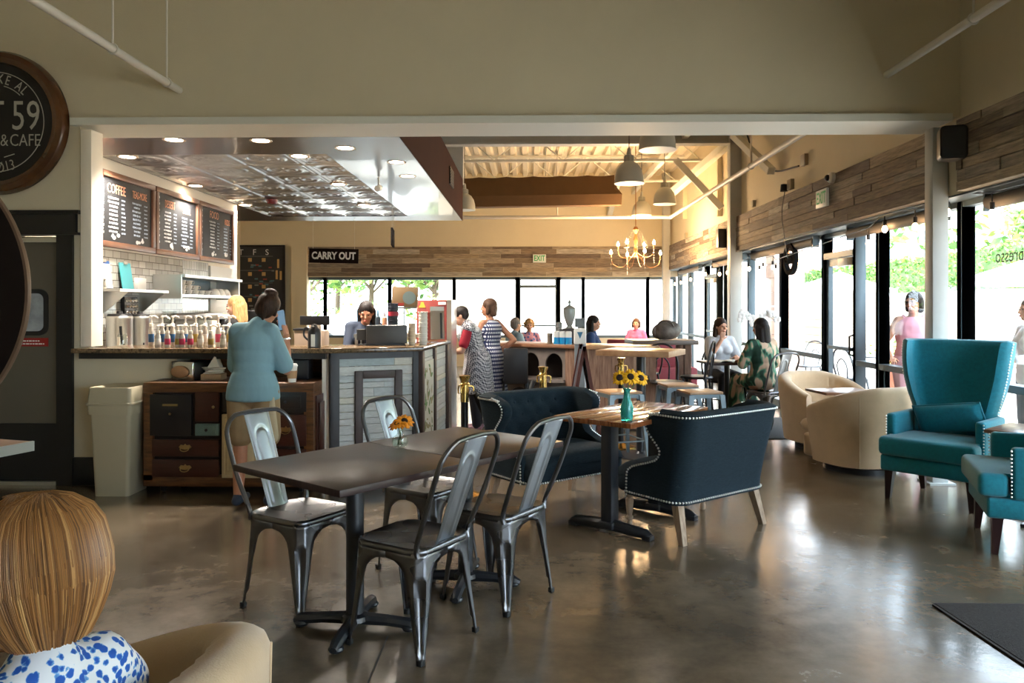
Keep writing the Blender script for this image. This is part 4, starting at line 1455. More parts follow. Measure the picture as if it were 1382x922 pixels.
# applied picture-frame moulding
s0, s1 = 0.20, L - 0.16
fm = MB()
for (x0, x1, z0, z1) in ((s0, s0 + 0.065, 0.22, 0.93), (s1 - 0.065, s1, 0.22, 0.93), (s0 + 0.065, s1 - 0.065, 0.865, 0.93), (s0 + 0.065, s1 - 0.065, 0.22, 0.285)):
    c = a + d * (x0 + x1) / 2 + nrm * 0.03
    fm.box((0, 0, 0), (x1 - x0, 0.03, z1 - z0), TR((c.x, c.y, (z0 + z1) / 2), rz=ang), bev=0.006)
fm.build('frame_moulding', M['frame_brown'], parent=t)
# return side with a painted leafy panel
a, b, d, L, ang, nrm = panel(q2, q3, 0.10, 1.08, 'plank_side')
for s in (0.0, L * 0.45, L):
    c = a + d * s + nrm * 0.015
    mb = MB(); mb.box((0, 0, 0), (0.09, 0.05, 1.08), TR((c.x, c.y, 0.54), rz=ang), bev=0.004); mb.build('corner_post', M['frame_brown'], parent=t)
c = a + d * L * 0.225 + nrm * 0.022
mb = MB(); mb.box((0, 0, 0), (L * 0.45 - 0.1, 0.012, 0.80), TR((c.x, c.y, 0.58), rz=ang)); pn = mb.build('leaf_panel', mat('pale_panel', srgb(206, 204, 192), 0.6, var=0.06, scale=6), parent=t)
mb = MB(); r = random.Random(4)
for k in range(46):
    s, z, w = r.uniform(-0.3, 0.3) * (L * 0.45 - 0.1) * 1.3, r.uniform(0.22, 0.94), r.uniform(0.012, 0.03)
    p = c + d * s + nrm * 0.007; an = r.uniform(0, PI)
    Mx = TR((p.x, p.y, z), rz=ang) @ RX @ Matrix.Rotation(an, 4, 'Z')
    mb.prism([(-w * 2, 0), (-w * 0.8, w * 0.7), (w * 0.6, w * 0.6), (w * 2, 0), (w * 0.6, -w * 0.6), (-w * 0.8, -w * 0.7)], 0, 0.002, Mx, mi=r.randrange(2))
mb.build('painted_leaves', [mat('leaf_green', srgb(90, 130, 70), 0.6), mat('leaf_tan', srgb(150, 140, 96), 0.6)], parent=pn)

# ------------------------------------------------------------------ syrup pump bottles on the bar
SY = {'blue': mat('blue_syrup_label', srgb(30, 84, 132), 0.4), 'magenta': mat('magenta_syrup_label', srgb(168, 40, 78), 0.4), 'olive': mat('olive_syrup_label', srgb(142, 122, 48), 0.4), 'clear': mat('pale_syrup_label', srgb(208, 206, 198), 0.3)}
M['pump'] = mat('white_pump', srgb(236, 232, 222), 0.4)
M['bottle'] = mat('frosted_bottle', srgb(214, 208, 198), 0.2, trans=0.35)


def pump_bottle(label, x, y, h, colr, rz):
    k = h / 0.26
    t = thing('syrup_bottle', label, 'bottle', (x, y, CTZ + 0.0005), rz, 'syrup pump bottles along the bar')
    mb = MB(); mb.lathe([(0, 0), (0.021, 0), (0.023, 0.006), (0.023, 0.115 * k), (0.02, 0.135 * k), (0.015, 0.148 * k), (0.014, 0.165 * k), (0, 0.165 * k)], 14); mb.build('bottle_body', M['bottle'], parent=t)
    mb = MB(); mb.lathe([(0.0234, 0.03 * k), (0.0243, 0.032 * k), (0.0243, 0.098 * k), (0.0234, 0.1 * k)], 14); mb.build('bottle_label', SY[colr], parent=t)
    mb = MB(); mb.lathe([(0, 0.163 * k), (0.017, 0.163 * k), (0.018, 0.186 * k), (0.009, 0.196 * k), (0.0075, 0.236 * k), (0.014, 0.24 * k), (0.014, 0.254 * k), (0, 0.257 * k)], 12)
    mb.tube([(0, 0, 0.248 * k), (0.028, 0, 0.252 * k), (0.048, 0, 0.243 * k), (0.053, 0, 0.233 * k)], [0.008, 0.008, 0.007, 0.006], 8)
    mb.build('pump', M['pump'], parent=t)


tall = [(204, 'blue'), (219, 'blue'), (233, 'blue'), (250, 'blue'), (264, 'olive'), (277, 'clear'), (294.5, 'magenta'), (309.5, 'olive')]
short = [(213, 'clear'), (226, 'magenta'), (240, 'olive'), (245.8, 'magenta'), (257, 'magenta'), (270.5, 'clear'), (284.5, 'olive'), (301, 'clear'), (313.5, 'clear')]
names = {'blue': 'blue-labelled', 'magenta': 'magenta-labelled', 'olive': 'olive-labelled', 'clear': 'pale'}
allb = sorted([(x, c, 1) for x, c in tall] + [(x, c, 0) for x, c in short])
cnt = {}
ords = ['first', 'second', 'third', 'fourth', 'fifth', 'sixth', 'seventh', 'eighth', 'ninth']
for x, c, tl in allb:
    key = (c, tl); n = cnt.get(key, 0); cnt[key] = n + 1
    p = at(x, 468, Y=6.62 if tl else 6.36)
    tot = sum(1 for q in allb if (q[1], q[2]) == key)
    size = 'tall' if tl else 'short'
    lab = ('%s of the %s %s syrup pump bottles on the bar, counting from the left' % (ords[n], size, names[c])) if tot > 1 else 'only %s syrup pump bottle with a %s label on the bar' % (size, c)
    pump_bottle(lab, p.x, p.y, 0.262 if tl else 0.185, c, 0.25 if tl else 0.1)

# ------------------------------------------------------------------ things on the cabinet
M['paper'] = mat('white_paper', srgb(232, 228, 218), 0.7)
M['kraft'] = mat('kraft_paper', srgb(178, 138, 100), 0.8, var=0.06, scale=20)
p = at(262, 511, Z=CT); 
t = thing('napkin_dispenser', 'black and chrome napkin dispenser holding brown napkins on the cabinet', 'dispenser', (p.x, 6.19, CT + 0.001), -0.42)
mb = MB(); mb.b2(-0.11, 0.11, -0.04, 0.24, 0.012, 0.145, bev=0.012); mb.b2(-0.1, 0.1, -0.03, 0.22, 0, 0.014); mb.build('case', M['blackplastic'], parent=t)
mb = MB(); mb.b2(-0.118, 0.118, -0.062, -0.035, 0.0, 0.15, bev=0.008); mb.build('face_plate', M['chrome'], parent=t)
mb = MB(); mb.sph((-0.01, -0.072, 0.068), (0.098, 0.028, 0.05), 14, 8); mb.build('napkin', M['kraft'], parent=t)
p = at(238, 510, Z=CT)
t = thing('sanitizer_bottle', 'small clear pump bottle behind the napkin dispenser on the cabinet', 'bottle', (p.x, 6.40, CT + 0.0005), 0.2)
mb = MB(); mb.lathe([(0, 0), (0.026, 0), (0.028, 0.01), (0.028, 0.10), (0.012, 0.125), (0.012, 0.135), (0, 0.135)], 14); mb.build('bottle_body', M['bottle'], parent=t)
mb = MB(); mb.lathe([(0, 0.134), (0.014, 0.134), (0.014, 0.15), (0.005, 0.152), (0.005, 0.172), (0.012, 0.174), (0.012, 0.184), (0, 0.185)], 10); mb.tube([(0, 0, 0.178), (-0.04, 0, 0.176)], 0.005, 6); mb.build('pump', M['pump'], parent=t)
p = at(307, 508, Z=CT)
t = thing('napkin_stack', 'tray of white napkins beside the man-sized shirt sleeve on the cabinet', 'napkins', (p.x, 6.2, CT + 0.001), 0.1)
t['label'] = 'tan tray heaped with white napkins on the cabinet'
mb = MB(); mb.b2(-0.07, 0.09, -0.07, 0.09, 0, 0.05, bev=0.004); mb.build('tray', mat('tan_tray', srgb(178, 150, 122), 0.6), parent=t)
mb = MB()
for k in range(6):
    mb.box((0, 0, 0), (0.13, 0.13, 0.006), TR((0.01, 0.01, 0.056 + k * 0.008), rz=0.2 * k, rx=0.05 * (k % 2)))
mb.prism([(-0.05, 0), (0.05, 0), (0.02, 0.085), (0.005, 0.09)], -0.05, 0.05, TR((0.02, 0.01, 0.10)) @ RX, bev=0.006)
mb.build('napkins', M['paper'], parent=t)
p = at(400, 514, Z=CT)
t = thing('paper_cup', 'white paper coffee cup with a brown sleeve on the cabinet', 'cup', (p.x, 6.02, CT + 0.0005))
mb = MB(); mb.lathe([(0, 0), (0.03, 0), (0.041, 0.125), (0.043, 0.128), (0, 0.128)], 18); mb.build('cup_body', M['paper'], parent=t)
mb = MB(); mb.lathe([(0.0335, 0.03), (0.035, 0.03), (0.0405, 0.09), (0.039, 0.09)], 18); mb.build('sleeve', M['kraft'], parent=t)
mb = MB(); mb.lathe([(0, 0.145), (0.036, 0.145), (0.038, 0.14), (0.044, 0.132), (0.044, 0.124), (0.042, 0.124)], 18); mb.build('cup_lid', M['white'], parent=t)
p = at(417, 508, Z=CT)
t = thing('napkin_holder', 'dark upright metal holder behind the paper cup on the cabinet', 'holder', (p.x + 0.02, 6.3, CT + 0.0005))
mb = MB(); mb.b2(-0.07, 0.06, -0.06, 0.08, 0, 0.16, bev=0.01); mb.build('case', M['blackplastic'], parent=t)
mb = MB(); mb.b2(-0.075, -0.062, -0.065, 0.08, 0, 0.165, bev=0.003); mb.build('face_plate', M['chrome'], parent=t)
p = at(398, 474, Z=CTZ)
t = thing('airpot', 'black coffee airpot with a white label on the bar by the phone', 'coffee pot', (p.x + 0.01, 6.30, CTZ + 0.0005))
t['label'] = 'black coffee airpot with a pale label on the bar counter'
mb = MB(); mb.lathe([(0, 0), (0.05, 0), (0.052, 0.01), (0.052, 0.12), (0.045, 0.15), (0.03, 0.165), (0.02, 0.19), (0, 0.195)], 18); mb.build('pot_body', M['blackplastic'], parent=t)
mb = MB(); mb.b2(-0.012, 0.02, -0.056, -0.05, 0.01, 0.11); mb.build('pot_label', M['paper'], parent=t)
mb = MB(); mb.tube(smooth_path([(-0.03, 0, 0.15), (-0.075, 0, 0.16), (-0.085, 0, 0.10), (-0.05, 0, 0.06)], 4), 0.008, 8); mb.tube([(0, -0.02, 0.175), (0, -0.07, 0.17), (0, -0.08, 0.155)], 0.008, 8); mb.build('pot_handle', M['blackplastic'], parent=t)

# ------------------------------------------------------------------ things on the right part of the bar
DG = mat('dark_grey_plastic', srgb(74, 74, 74), 0.45)
p = at(522, 463, Y=6.74)
t = thing('register_screen', 'wide grey back of a register screen on the bar in front of the cashier', 'register', (p.x, p.y, CTZ + 0.0005), 0.18)
mb = MB(); mb.b2(-0.175, 0.175, -0.05, 0.05, 0.015, 0.175, bev=0.008); mb.b2(-0.16, 0.16, -0.02, 0.12, 0, 0.018); mb.build('case', DG, parent=t)
p = at(490, 463, Y=6.72)
t = thing('card_reader', 'small grey customer display left of the register screen', 'register', (p.x, p.y, CTZ + 0.0005), 0.2)
mb = MB(); mb.b2(-0.055, 0.055, -0.015, 0.015, 0.045, 0.14, bev=0.005); mb.build('display', DG, parent=t)
mb = MB(); mb.lathe([(0, 0), (0.05, 0), (0.05, 0.008), (0.012, 0.015), (0.012, 0.06), (0, 0.06)], 14); mb.build('stand', M['blackplastic'], parent=t)


def cup_stack(label, x, y, z0, h, r, m, n=None, group='stacks of paper cups on the bar'):
    t = thing('cup_stack', label, 'cups', (x, y, z0 + 0.0005), 0, group)
    n = n or int(h / 0.03)
    prof = [(0, 0), (r * 0.72, 0)]
    for k in range(n):
        z = h * (k + 1) / n
        prof += [(r * (0.78 + 0.2 * 1) * 0.86, z - h / n * 0.25), (r * 0.98, z - h / n * 0.15), (r * 0.98, z - 0.002), (r * 0.86, z)]
    prof += [(0, h)]
    mb = MB(); mb.lathe(prof, 16)
    mb.build('cups', m, parent=t)
p = at(571, 463, Y=6.86)
cup_stack('tall stack of white paper cups at the corner of the bar', p.x, p.y, CTZ, 0.29, 0.045, M['paper'])
p = at(556, 463, Y=6.82)
cup_stack('short stack of cream paper cups right of the register screen', p.x, p.y, CTZ, 0.19, 0.038, mat('cream_cup', srgb(222, 200, 170), 0.6))
p = at(591, 461, Y=7.25)
t = thing('brochure_stand', 'tilted acrylic menu stand at the right end of the bar', 'stand', (p.x, p.y, CTZ + 0.0005), 0.3)
mb = MB(); mb.box((0, 0, 0.17), (0.15, 0.006, 0.34), TR((0, 0, 0.0), rx=-0.12)); mb.b2(-0.075, 0.075, -0.04, 0.09, 0, 0.008); mb.build('holder', M['clear'], parent=t)
mb = MB(); mb.box((0, 0, 0.18), (0.13, 0.003, 0.3), TR((0, 0.006, 0.0), rx=-0.12)); pp = mb.build('menu_card', mat('beige_card', srgb(186, 164, 148), 0.6), parent=t)
mb = MB(); mb.box((0, 0, 0.16), (0.02, 0.003, 0.24), TR((0.035, 0.001, 0.0), rx=-0.12)); mb.box((0, 0, 0.32), (0.13, 0.003, 0.04), TR((0, 0.001, 0.0), rx=-0.12), mi=1); mb.build('print', [M['blackplastic'], M['white']], parent=pp)
for lab, x, m, h in (('dark sauce squeeze bottle above the register screen', 510, mat('dark_sauce', srgb(52, 62, 72), 0.4), 0.13), ('orange sauce squeeze bottle above the register screen', 519, mat('orange_sauce', srgb(214, 150, 116), 0.4), 0.12)):
    p = at(x, 437, Y=7.25)
    t = thing('squeeze_bottle', lab, 'bottle', (p.x, 7.25, 0.0), 0, 'sauce squeeze bottles')
    t.location.z = 1.2005; h = h + 0.10
    mb = MB(); mb.lathe([(0, 0), (0.022, 0), (0.024, 0.01), (0.024, h * 0.62), (0.02, h * 0.7), (0.008, h * 0.74), (0.004, h), (0, h)], 12); mb.build('bottle_body', m, parent=t)
# a raised shelf behind the register carries the bottles
t = thing('back_shelf', 'low steel shelf behind the register screen holding sauces and cups', 'shelf', (-1.27, 7.3, 0))
mb = MB(); mb.b2(-0.35, 0.30, -0.12, 0.16, 1.17, 1.20); mb.build('shelf_board', M['stainless'], parent=t)
for x in (-0.33, 0.28):
    for y in (-0.1, 0.14):
        mb = MB(); mb.b2(x - 0.012, x + 0.012, y - 0.012, y + 0.012, 0, 1.17); mb.build('leg', M['stainless'], parent=t)
p = at(531, 437, Y=7.3)
cup_stack('stack of black and red cups on the shelf behind the register', p.x, 7.3, 1.20, 0.29, 0.05, mat('black_cup', srgb(34, 40, 52), 0.5), group='cup stacks behind the register')
mb = MB(); mb.lathe([(0.044, 0.17), (0.051, 0.17), (0.051, 0.21), (0.044, 0.21)], 16, (p.x, 7.3, 1.20)); o = mb.build('cup_band', mat('red_band', srgb(160, 36, 56), 0.5)); o.parent = bpy.data.objects['cup_stack.002']; o.matrix_parent_inverse = Matrix.Translation((-p.x, -7.3, -1.2005))
t = thing('hanging_box_sign', 'brown cardboard box with a round grey emblem above the register', 'box', at(546, 414, Y=7.42), 0.0)
p = t.location; t.rotation_euler.z = 0.05
mb = MB(); mb.box((0, 0, 0.095), (0.24, 0.10, 0.19), TR((0, 0, 0), ry=0.05), bev=0.003); mb.build('box_body', mat('cardboard', srgb(150, 122, 88), 0.8), parent=t)
mb = MB(); mb.lathe([(0, 0), (0.062, 0), (0.062, 0.004), (0, 0.004)], 24, M=TR((0.05, -0.053, 0.085), rx=PI / 2)); mb.build('emblem', mat('grey_emblem', srgb(120, 136, 134), 0.6), parent=t)
mb = MB(); mb.b2(-0.11, -0.0, -0.057, -0.051, 0.01, 0.035); mb.build('red_print', mat('red_print', srgb(176, 60, 50), 0.6), parent=t)
mb = MB(); mb.b2(-0.12, 0.12, -0.05, 0.05, -0.02, -0.001); mb.tube([(0.0, 0, -0.02), (0.0, 0, 1.20 - p.z)], 0.012, 8); mb.lathe([(0, 0), (0.07, 0), (0.07, 0.012), (0, 0.012)], 16, (0, 0, 1.201 - p.z)); mb.build('display_stand', M['stainless'], parent=t)
t['name_hint'] = ''
del t['name_hint']
p0, p1 = at(562, 405, Y=8.1), at(603, 405, Y=8.1)
t = thing('display_fridge', 'red-fronted drinks fridge with a steel edge behind the bar corner', 'fridge', ((p0.x + p1.x) / 2, 8.4, 0))
w = p1.x - p0.x
mb = MB(); mb.b2(-w / 2, w / 2, -0.3, 0.3, 0, p0.z, bev=0.008); mb.build('fridge_body', mat('red_fridge', srgb(128, 48, 42), 0.5), parent=t)
mb = MB(); mb.b2(w / 2, w / 2 + 0.05, -0.31, 0.3, 0.0, p0.z); mb.build('steel_edge', M['stainless'], parent=t)
mb = MB(); mb.prism([(-0.03, 0), (0.05, 0), (0.035, 0.03), (0.025, 0.06), (0.0, 0.06), (-0.01, 0.03)], 0, 0.004, TR((-w / 2 + 0.05, -0.3, p0.z - 0.08)) @ RX); mb.build('sticker', mat('yellow_sticker', srgb(220, 168, 60), 0.5), parent=t)
mb = MB(); mb.b2(w / 2 - 0.09, w / 2 - 0.01, -0.305, -0.299, p0.z - 0.05, p0.z - 0.02); mb.build('sticker', M['white'], parent=t)
mb = MB(); mb.b2(-w / 2 + 0.03, w / 2 - 0.1, -0.305, -0.30, 0.85, p0.z - 0.13); mb.build('fridge_pane', mat('fridge_dark_glass', srgb(96, 44, 40), 0.1), parent=t)

# left station behind the bar
p = at(425, 470, Y=7.05)
t = thing('order_screen', 'dark order screen on a pale stand behind the bar near the airpot', 'register', (p.x, 7.05, 0.90))
mb = MB(); mb.box((0, 0, 0.43), (0.27, 0.03, 0.085), TR((0, 0, 0)), bev=0.006); mb.build('screen', M['blackplastic'], parent=t)
mb = MB(); mb.b2(-0.05, 0.05, -0.02, 0.05, 0, 0.39, bev=0.01); mb.build('stand', mat('beige_stand', srgb(190, 170, 150), 0.5), parent=t)
t = thing('work_table', 'steel work table behind the bar under the order screen', 'table', (-2.1, 7.25, 0))
mb = MB(); mb.b2(-0.55, 0.35, -0.3, 0.3, 0.865, 0.90); mb.build('tabletop', M['stainless'], parent=t)
for x in (-0.52, 0.32):
    for y in (-0.27, 0.27):
        mb = MB(); mb.tube([(x, y, 0), (x, y, 0.865)], 0.02, 10); mb.build('leg', M['stainless'], parent=t)
t = thing('box_stack', 'brown box with dark lids on the back table below the far window', 'box', at(424, 462, Y=7.4))
t.location.z = 0.90
mb = MB(); mb.b2(-0.17, 0.12, -0.08, 0.1, 0, 0.33, bev=0.006); mb.build('box_body', mat('taupe_box', srgb(150, 130, 112), 0.7), parent=t)
mb = MB(); mb.b2(-0.18, 0.0, -0.09, 0.11, 0.33, 0.35, bev=0.004); mb.build('box_lid', M['blackplastic'], parent=t)
for lab, x, r in (('dark cup on the brown box behind the order screen', 420, 0.02), ('grey and black tub on the brown box behind the order screen', 427.5, 0.035)):
    q = at(x, 442, Y=7.42)
    k = thing('lidded_cup', lab, 'cup', (q.x, 7.42, 1.251), 0)
    mb = MB(); mb.lathe([(0, 0), (r * 0.85, 0), (r, 0.055), (0, 0.055)], 14); mb.build('cup_body', DG, parent=k)
    mb = MB(); mb.lathe([(0, 0.055), (r * 1.08, 0.055), (r * 1.08, 0.064), (0, 0.066)], 14); mb.build('cup_lid', M['blackplastic'], parent=k)

# ------------------------------------------------------------------ kitchen wall
t = thing('back_counter', 'steel back counter along the tiled kitchen wall', 'counter', (-3.86, 8.9, 0))
mb = MB(); mb.b2(-0.31, 0.28, -2.2, 2.1, 0.87, 0.91); mb.build('countertop', M['stainless'], parent=t)
mb = MB(); mb.b2(-0.31, 0.22, -2.15, 2.05, 0.08, 0.87); mb.build('base_cabinet', mat('grey_cabinet', srgb(120, 118, 114), 0.5), parent=t)


def urn(label, px, y, w, zt, handle=True):
    p = at(px, 440, Y=y)
    t = thing('coffee_urn', label, 'coffee urn', (p.x, y, 0.911), 0, 'steel urns on the back counter')
    h = zt - 0.911; r = w / 2
    mb = MB(); mb.lathe([(0, 0.03), (r, 0.03), (r * 1.0, 0.06), (r, h - 0.05), (r * 1.02, h - 0.045), (r * 1.02, h - 0.03), (r * 0.98, h - 0.02), (0, h - 0.02)], 28); mb.build('tank', M['stainless'], parent=t)
    mb = MB(); mb.lathe([(0, h - 0.02), (r * 0.96, h - 0.02), (r * 0.9, h), (0.03, h + 0.006), (0.025, h + 0.03), (0, h + 0.032)], 24); mb.build('urn_lid', M['blackplastic'], parent=t)
    mb = MB(); mb.lathe([(0, 0), (r * 0.92, 0), (r * 0.92, 0.03), (0, 0.03)], 20); mb.build('urn_base', M['blackplastic'], parent=t)
    mb = MB(); mb.tube([(r * 0.7, -r * 0.72, 0.12), (r * 0.85, -r * 1.0, 0.12), (r * 0.87, -r * 1.05, 0.08)], 0.014, 8); mb.b2(r * 0.8, r * 0.92, -r * 1.02, -r * 0.9, 0.12, 0.19, bev=0.006); mb.build('tap', M['blackplastic'], parent=t)
urn('larger steel coffee urn beside the white opening post', 161.5, 7.45, 0.235, 1.385)
urn('smaller steel coffee urn right of the larger one', 189, 7.7, 0.20, 1.38)

t = thing('wall_shelf', 'steel wall shelf with triangular brackets above the coffee urns', 'shelf', (-4.185, 7.55, 1.63))
mb = MB(); mb.b2(0, 0.30, -0.25, 0.75, -0.025, 0.0); mb.build('shelf_board', M['stainless'], parent=t)
for y in (-0.05, 0.7):
    mb = MB(); mb.prism([(0, 0), (0.28, 0), (0, -0.24)], -0.006, 0.006, TR((0, y, -0.026)) @ RX); mb.build('bracket', M['stainless'], parent=t)
for lab, x, m, w in (('blue clipboard with white paper leaning above the wall shelf', 143, 'white', 0.2), ('turquoise clipboard leaning above the wall shelf', 172, 'teal', 0.16)):
    y_ = 7.6 if m == 'white' else 8.1
    p = at(x, 398, X=-4.13)
    t = thing('clipboard', lab, 'clipboard', (-4.15, p.y, 1.6325), 0)
    mb = MB(); mb.box((0, 0, 0.14), (0.008, 0.22, 0.28), TR((0.03, 0, 0), ry=-0.15)); bo = mb.build('board', mat('clip_blue', srgb(40, 86, 150), 0.5) if m == 'white' else mat('clip_turquoise', srgb(70, 160, 170), 0.5), parent=t)
    mb = MB(); mb.box((0, 0, 0.28), (0.02, 0.07, 0.03), TR((0.036, 0, 0), ry=-0.15)); mb.build('clip', M['stainless'], parent=bo)
    if m == 'white':
        mb = MB(); mb.box((0, 0, 0.13), (0.003, 0.20, 0.24), TR((0.038, 0, 0), ry=-0.15)); mb.build('paper', M['paper'], parent=bo)
for lab, x, r, h in (('steel pitcher on the wall shelf beside the white post', 128, 0.05, 0.1), ('steel canister on the wall shelf in front of the blue clipboard', 135.5, 0.04, 0.09), ('pale notepad box on the wall shelf between the clipboards', 157, 0.05, 0.12)):
    p = at(x, 405, Y=7.35 if x < 150 else 7.85)
    t = thing('pitcher' if x < 150 else 'storage_box', lab, 'pitcher' if x < 150 else 'box', (-3.97 if x > 150 else p.x if p.x > -4.1 else -4.1, p.y, 1.6305))
    mb = MB()
    if x < 150:
        mb.lathe([(0, 0), (r, 0), (r * 0.95, h * 0.5), (r * 0.8, h * 0.9), (r * 0.88, h), (r * 0.8, h), (0, h * 0.9)], 18); mb.tube(smooth_path([(r * 0.8, -0.01, h * 0.85), (r * 1.5, -0.02, h * 0.8), (r * 1.5, -0.02, h * 0.3), (r * 0.95, -0.01, h * 0.2)], 4), 0.005, 6)
        mb.build('pitcher_body', M['stainless'], parent=t)
    else:
        mb.b2(-0.02, 0.02, -0.09, 0.09, 0, h, bev=0.004); mb.build('box_body', mat('pale_grey_box', srgb(196, 194, 188), 0.6), parent=t)
# cup rack
t = thing('cup_rack', 'steel rack of white cups hung on the kitchen wall above the espresso station', 'rack', (-4.185, 9.35, 0))
mb = MB(); mb.b2(0, 0.32, -0.78, 0.95, 1.57, 1.60); mb.b2(0, 0.36, -0.78, 0.95, 1.79, 1.82); mb.build('shelf_board', M['stainless'], parent=t)
mb = MB(); mb.b2(0.001, 0.01, -0.78, 0.95, 1.60, 1.79); mb.build('back_panel', mat('slate_blue_panel', srgb(96, 124, 140), 0.5), parent=t)
for y in (-0.78, 0.94):
    mb = MB(); mb.b2(0, 0.32, y - 0.01, y + 0.01, 1.55, 1.82); mb.build('end_plate', M['stainless'], parent=t)
mb = MB()
for k, (n, w) in enumerate(((3, 0.045), (3, 0.045), (3, 0.045), (2, 0.05), (1, 0.05), (1, 0.05), (2, 0.055), (1, 0.06), (1, 0.06))):
    pass
CUPS = [('stack of three white cups', 3), ('stack of three white cups', 3), ('stack of three white cups', 3), ('pair of white cups', 2), ('single white cup', 1), ('single white cup', 1), ('upturned white bowl', 0), ('upturned white bowl', 0), ('upturned white bowl', 0)]
for k, (lb, n) in enumerate(CUPS):
    y = 9.35 - 0.66 + k * 0.175
    if n == 0:
        o = thing('white_bowl', '%s of the upturned white bowls on the cup rack, from the near end' % ords[k - 6], 'bowl', (-4.0, y + 0.03, 1.6005), 0, 'white bowls on the cup rack')
        mb = MB(); mb.lathe([(0.085, 0), (0.082, 0.02), (0.07, 0.055), (0.045, 0.085), (0.03, 0.09), (0, 0.09)], 18); mb.build('bowl_body', M['pump'], parent=o)
        continue
    for j in range(n):
        o = thing('white_cup', ['lowest', 'middle', 'topmost'][j if n != 2 else j * 2] + ' cup in the %s stack on the steel cup rack' % ords[k] if n > 1 else '%s single white cup beside the bowls on the cup rack' % ords[k - 4], 'cup', (-4.0, y, 1.6005 + j * 0.055), 0.7, 'white cups on the cup rack')
        mb = MB(); mb.lathe([(0, 0), (0.03, 0), (0.042, 0.02), (0.048, 0.056), (0.044, 0.056), (0.036, 0.02), (0, 0.008)], 16); mb.build('cup_body', M['pump'], parent=o)
        mb = MB(); mb.tube(smooth_path([(0.045, 0, 0.048), (0.065, 0, 0.045), (0.064, 0, 0.02), (0.042, 0, 0.016)], 4), 0.004, 6); mb.build('cup_handle', M['pump'], parent=o)
# espresso station under it
t = thing('espresso_machine', 'steel espresso machine with clear domes below the cup rack', 'coffee machine', (-3.85, 9.35, 0.911))
mb = MB(); mb.b2(-0.26, 0.18, -0.42, 0.42, 0.06, 0.40, bev=0.02); mb.b2(-0.26, 0.26, -0.42, 0.42, 0.0, 0.06, bev=0.01); mb.b2(-0.26, 0.26, -0.44, 0.44, 0.40, 0.47, bev=0.015); mb.build('machine_body', M['stainless'], parent=t)
for y in (-0.2, 0.2):
    mb = MB(); mb.lathe([(0, 0.30), (0.035, 0.30), (0.035, 0.40), (0, 0.40)], 14, (0.21, y, 0)); mb.tube([(0.21, y, 0.31), (0.36, y, 0.29)], 0.012, 8); mb.build('brew_head', M['blackplastic'], parent=t)
t = thing('blender_jar', 'clear blender jar on a black base in front of the cup rack', 'blender', (-3.66, 8.62, 0.911))
mb = MB(); mb.lathe([(0, 0), (0.1, 0), (0.09, 0.14), (0.06, 0.16), (0, 0.16)], 18); mb.build('motor_base', M['blackplastic'], parent=t)
mb = MB(); mb.lathe([(0.055, 0.16), (0.06, 0.17), (0.085, 0.42), (0.082, 0.42), (0.055, 0.17)], 18); mb.build('jar', M['clear'], parent=t)
mb = MB(); mb.lathe([(0, 0.42), (0.088, 0.42), (0.088, 0.445), (0.04, 0.46), (0, 0.46)], 18); mb.build('jar_lid', M['blackplastic'], parent=t)
t = thing('coffee_grinder', 'dark coffee grinder between the urns and the blender jar', 'grinder', (-3.82, 8.2, 0.911))
mb = MB(); mb.b2(-0.1, 0.12, -0.09, 0.09, 0, 0.05, bev=0.01); mb.b2(-0.09, 0.06, -0.075, 0.075, 0.05, 0.36, bev=0.03); mb.build('grinder_body', M['blackplastic'], parent=t)
mb = MB(); mb.lathe([(0.03, 0.36), (0.05, 0.38), (0.075, 0.50), (0.072, 0.50), (0.045, 0.38)], 16, (-0.01, 0, 0)); mb.build('hopper', M['clear'], parent=t)
mb = MB(); mb.tube([(0.05, 0, 0.25), (0.13, 0, 0.23), (0.14, 0, 0.2)], 0.02, 8); mb.build('spout', M['blackplastic'], parent=t)
p = at(167, 416, Y=7.9)
t = thing('pod_rack', 'black rack with rows of silver pods beneath the wall shelf', 'rack', (-4.16, 8.0, 1.36))
mb = MB(); mb.b2(-0.02, 0.02, -0.13, 0.13, 0, 0.2); mb.build('rack_board', M['blackplastic'], parent=t)
for i in range(4):
    for j in range(3):
        mb = MB(); mb.sph((0.025, -0.095 + i * 0.062, 0.04 + j * 0.06), (0.018, 0.02, 0.02), 8, 6); mb.build('pod', M['chrome'], parent=t)
p = at(131, 469, Z=CTZ)
t = thing('glass_jar', 'glass jar holding a black brush at the left end of the bar', 'jar', (-3.44, 6.5, CTZ + 0.0005))
mb = MB(); mb.lathe([(0, 0), (0.04, 0), (0.042, 0.01), (0.042, 0.085), (0.036, 0.1), (0.033, 0.1), (0.038, 0.083), (0.038, 0.012), (0, 0.008)], 18); mb.build('jar_body', M['clear'], parent=t)
mb = MB(); mb.tube([(0.0, 0, 0.015), (-0.012, 0, 0.12), (-0.015, 0, 0.17)], [0.008, 0.012, 0.012], 8); mb.build('brush', M['blackplastic'], parent=t)
mb = MB(); mb.b2(-0.02, 0.0, -0.044, -0.04, 0.01, 0.08); mb.build('jar_label', M['paper'], parent=t)
p = at(312, 440, Y=10.6)
t = thing('oven_hood', 'dark espresso grinder and dishes on the end of the back counter', 'coffee machine', (-3.85, 10.65, 0.911))
t['label'] = 'dark coffee brewer at the far end of the kitchen counter'
t.name = 'coffee_brewer'
mb = MB(); mb.b2(-0.2, 0.2, -0.22, 0.22, 0, 0.08, bev=0.01); mb.b2(-0.2, -0.02, -0.22, 0.22, 0.08, 0.44, bev=0.01); mb.b2(-0.2, 0.2, -0.22, 0.22, 0.34, 0.50, bev=0.02); mb.build('brewer_body', M['blackplastic'], parent=t)
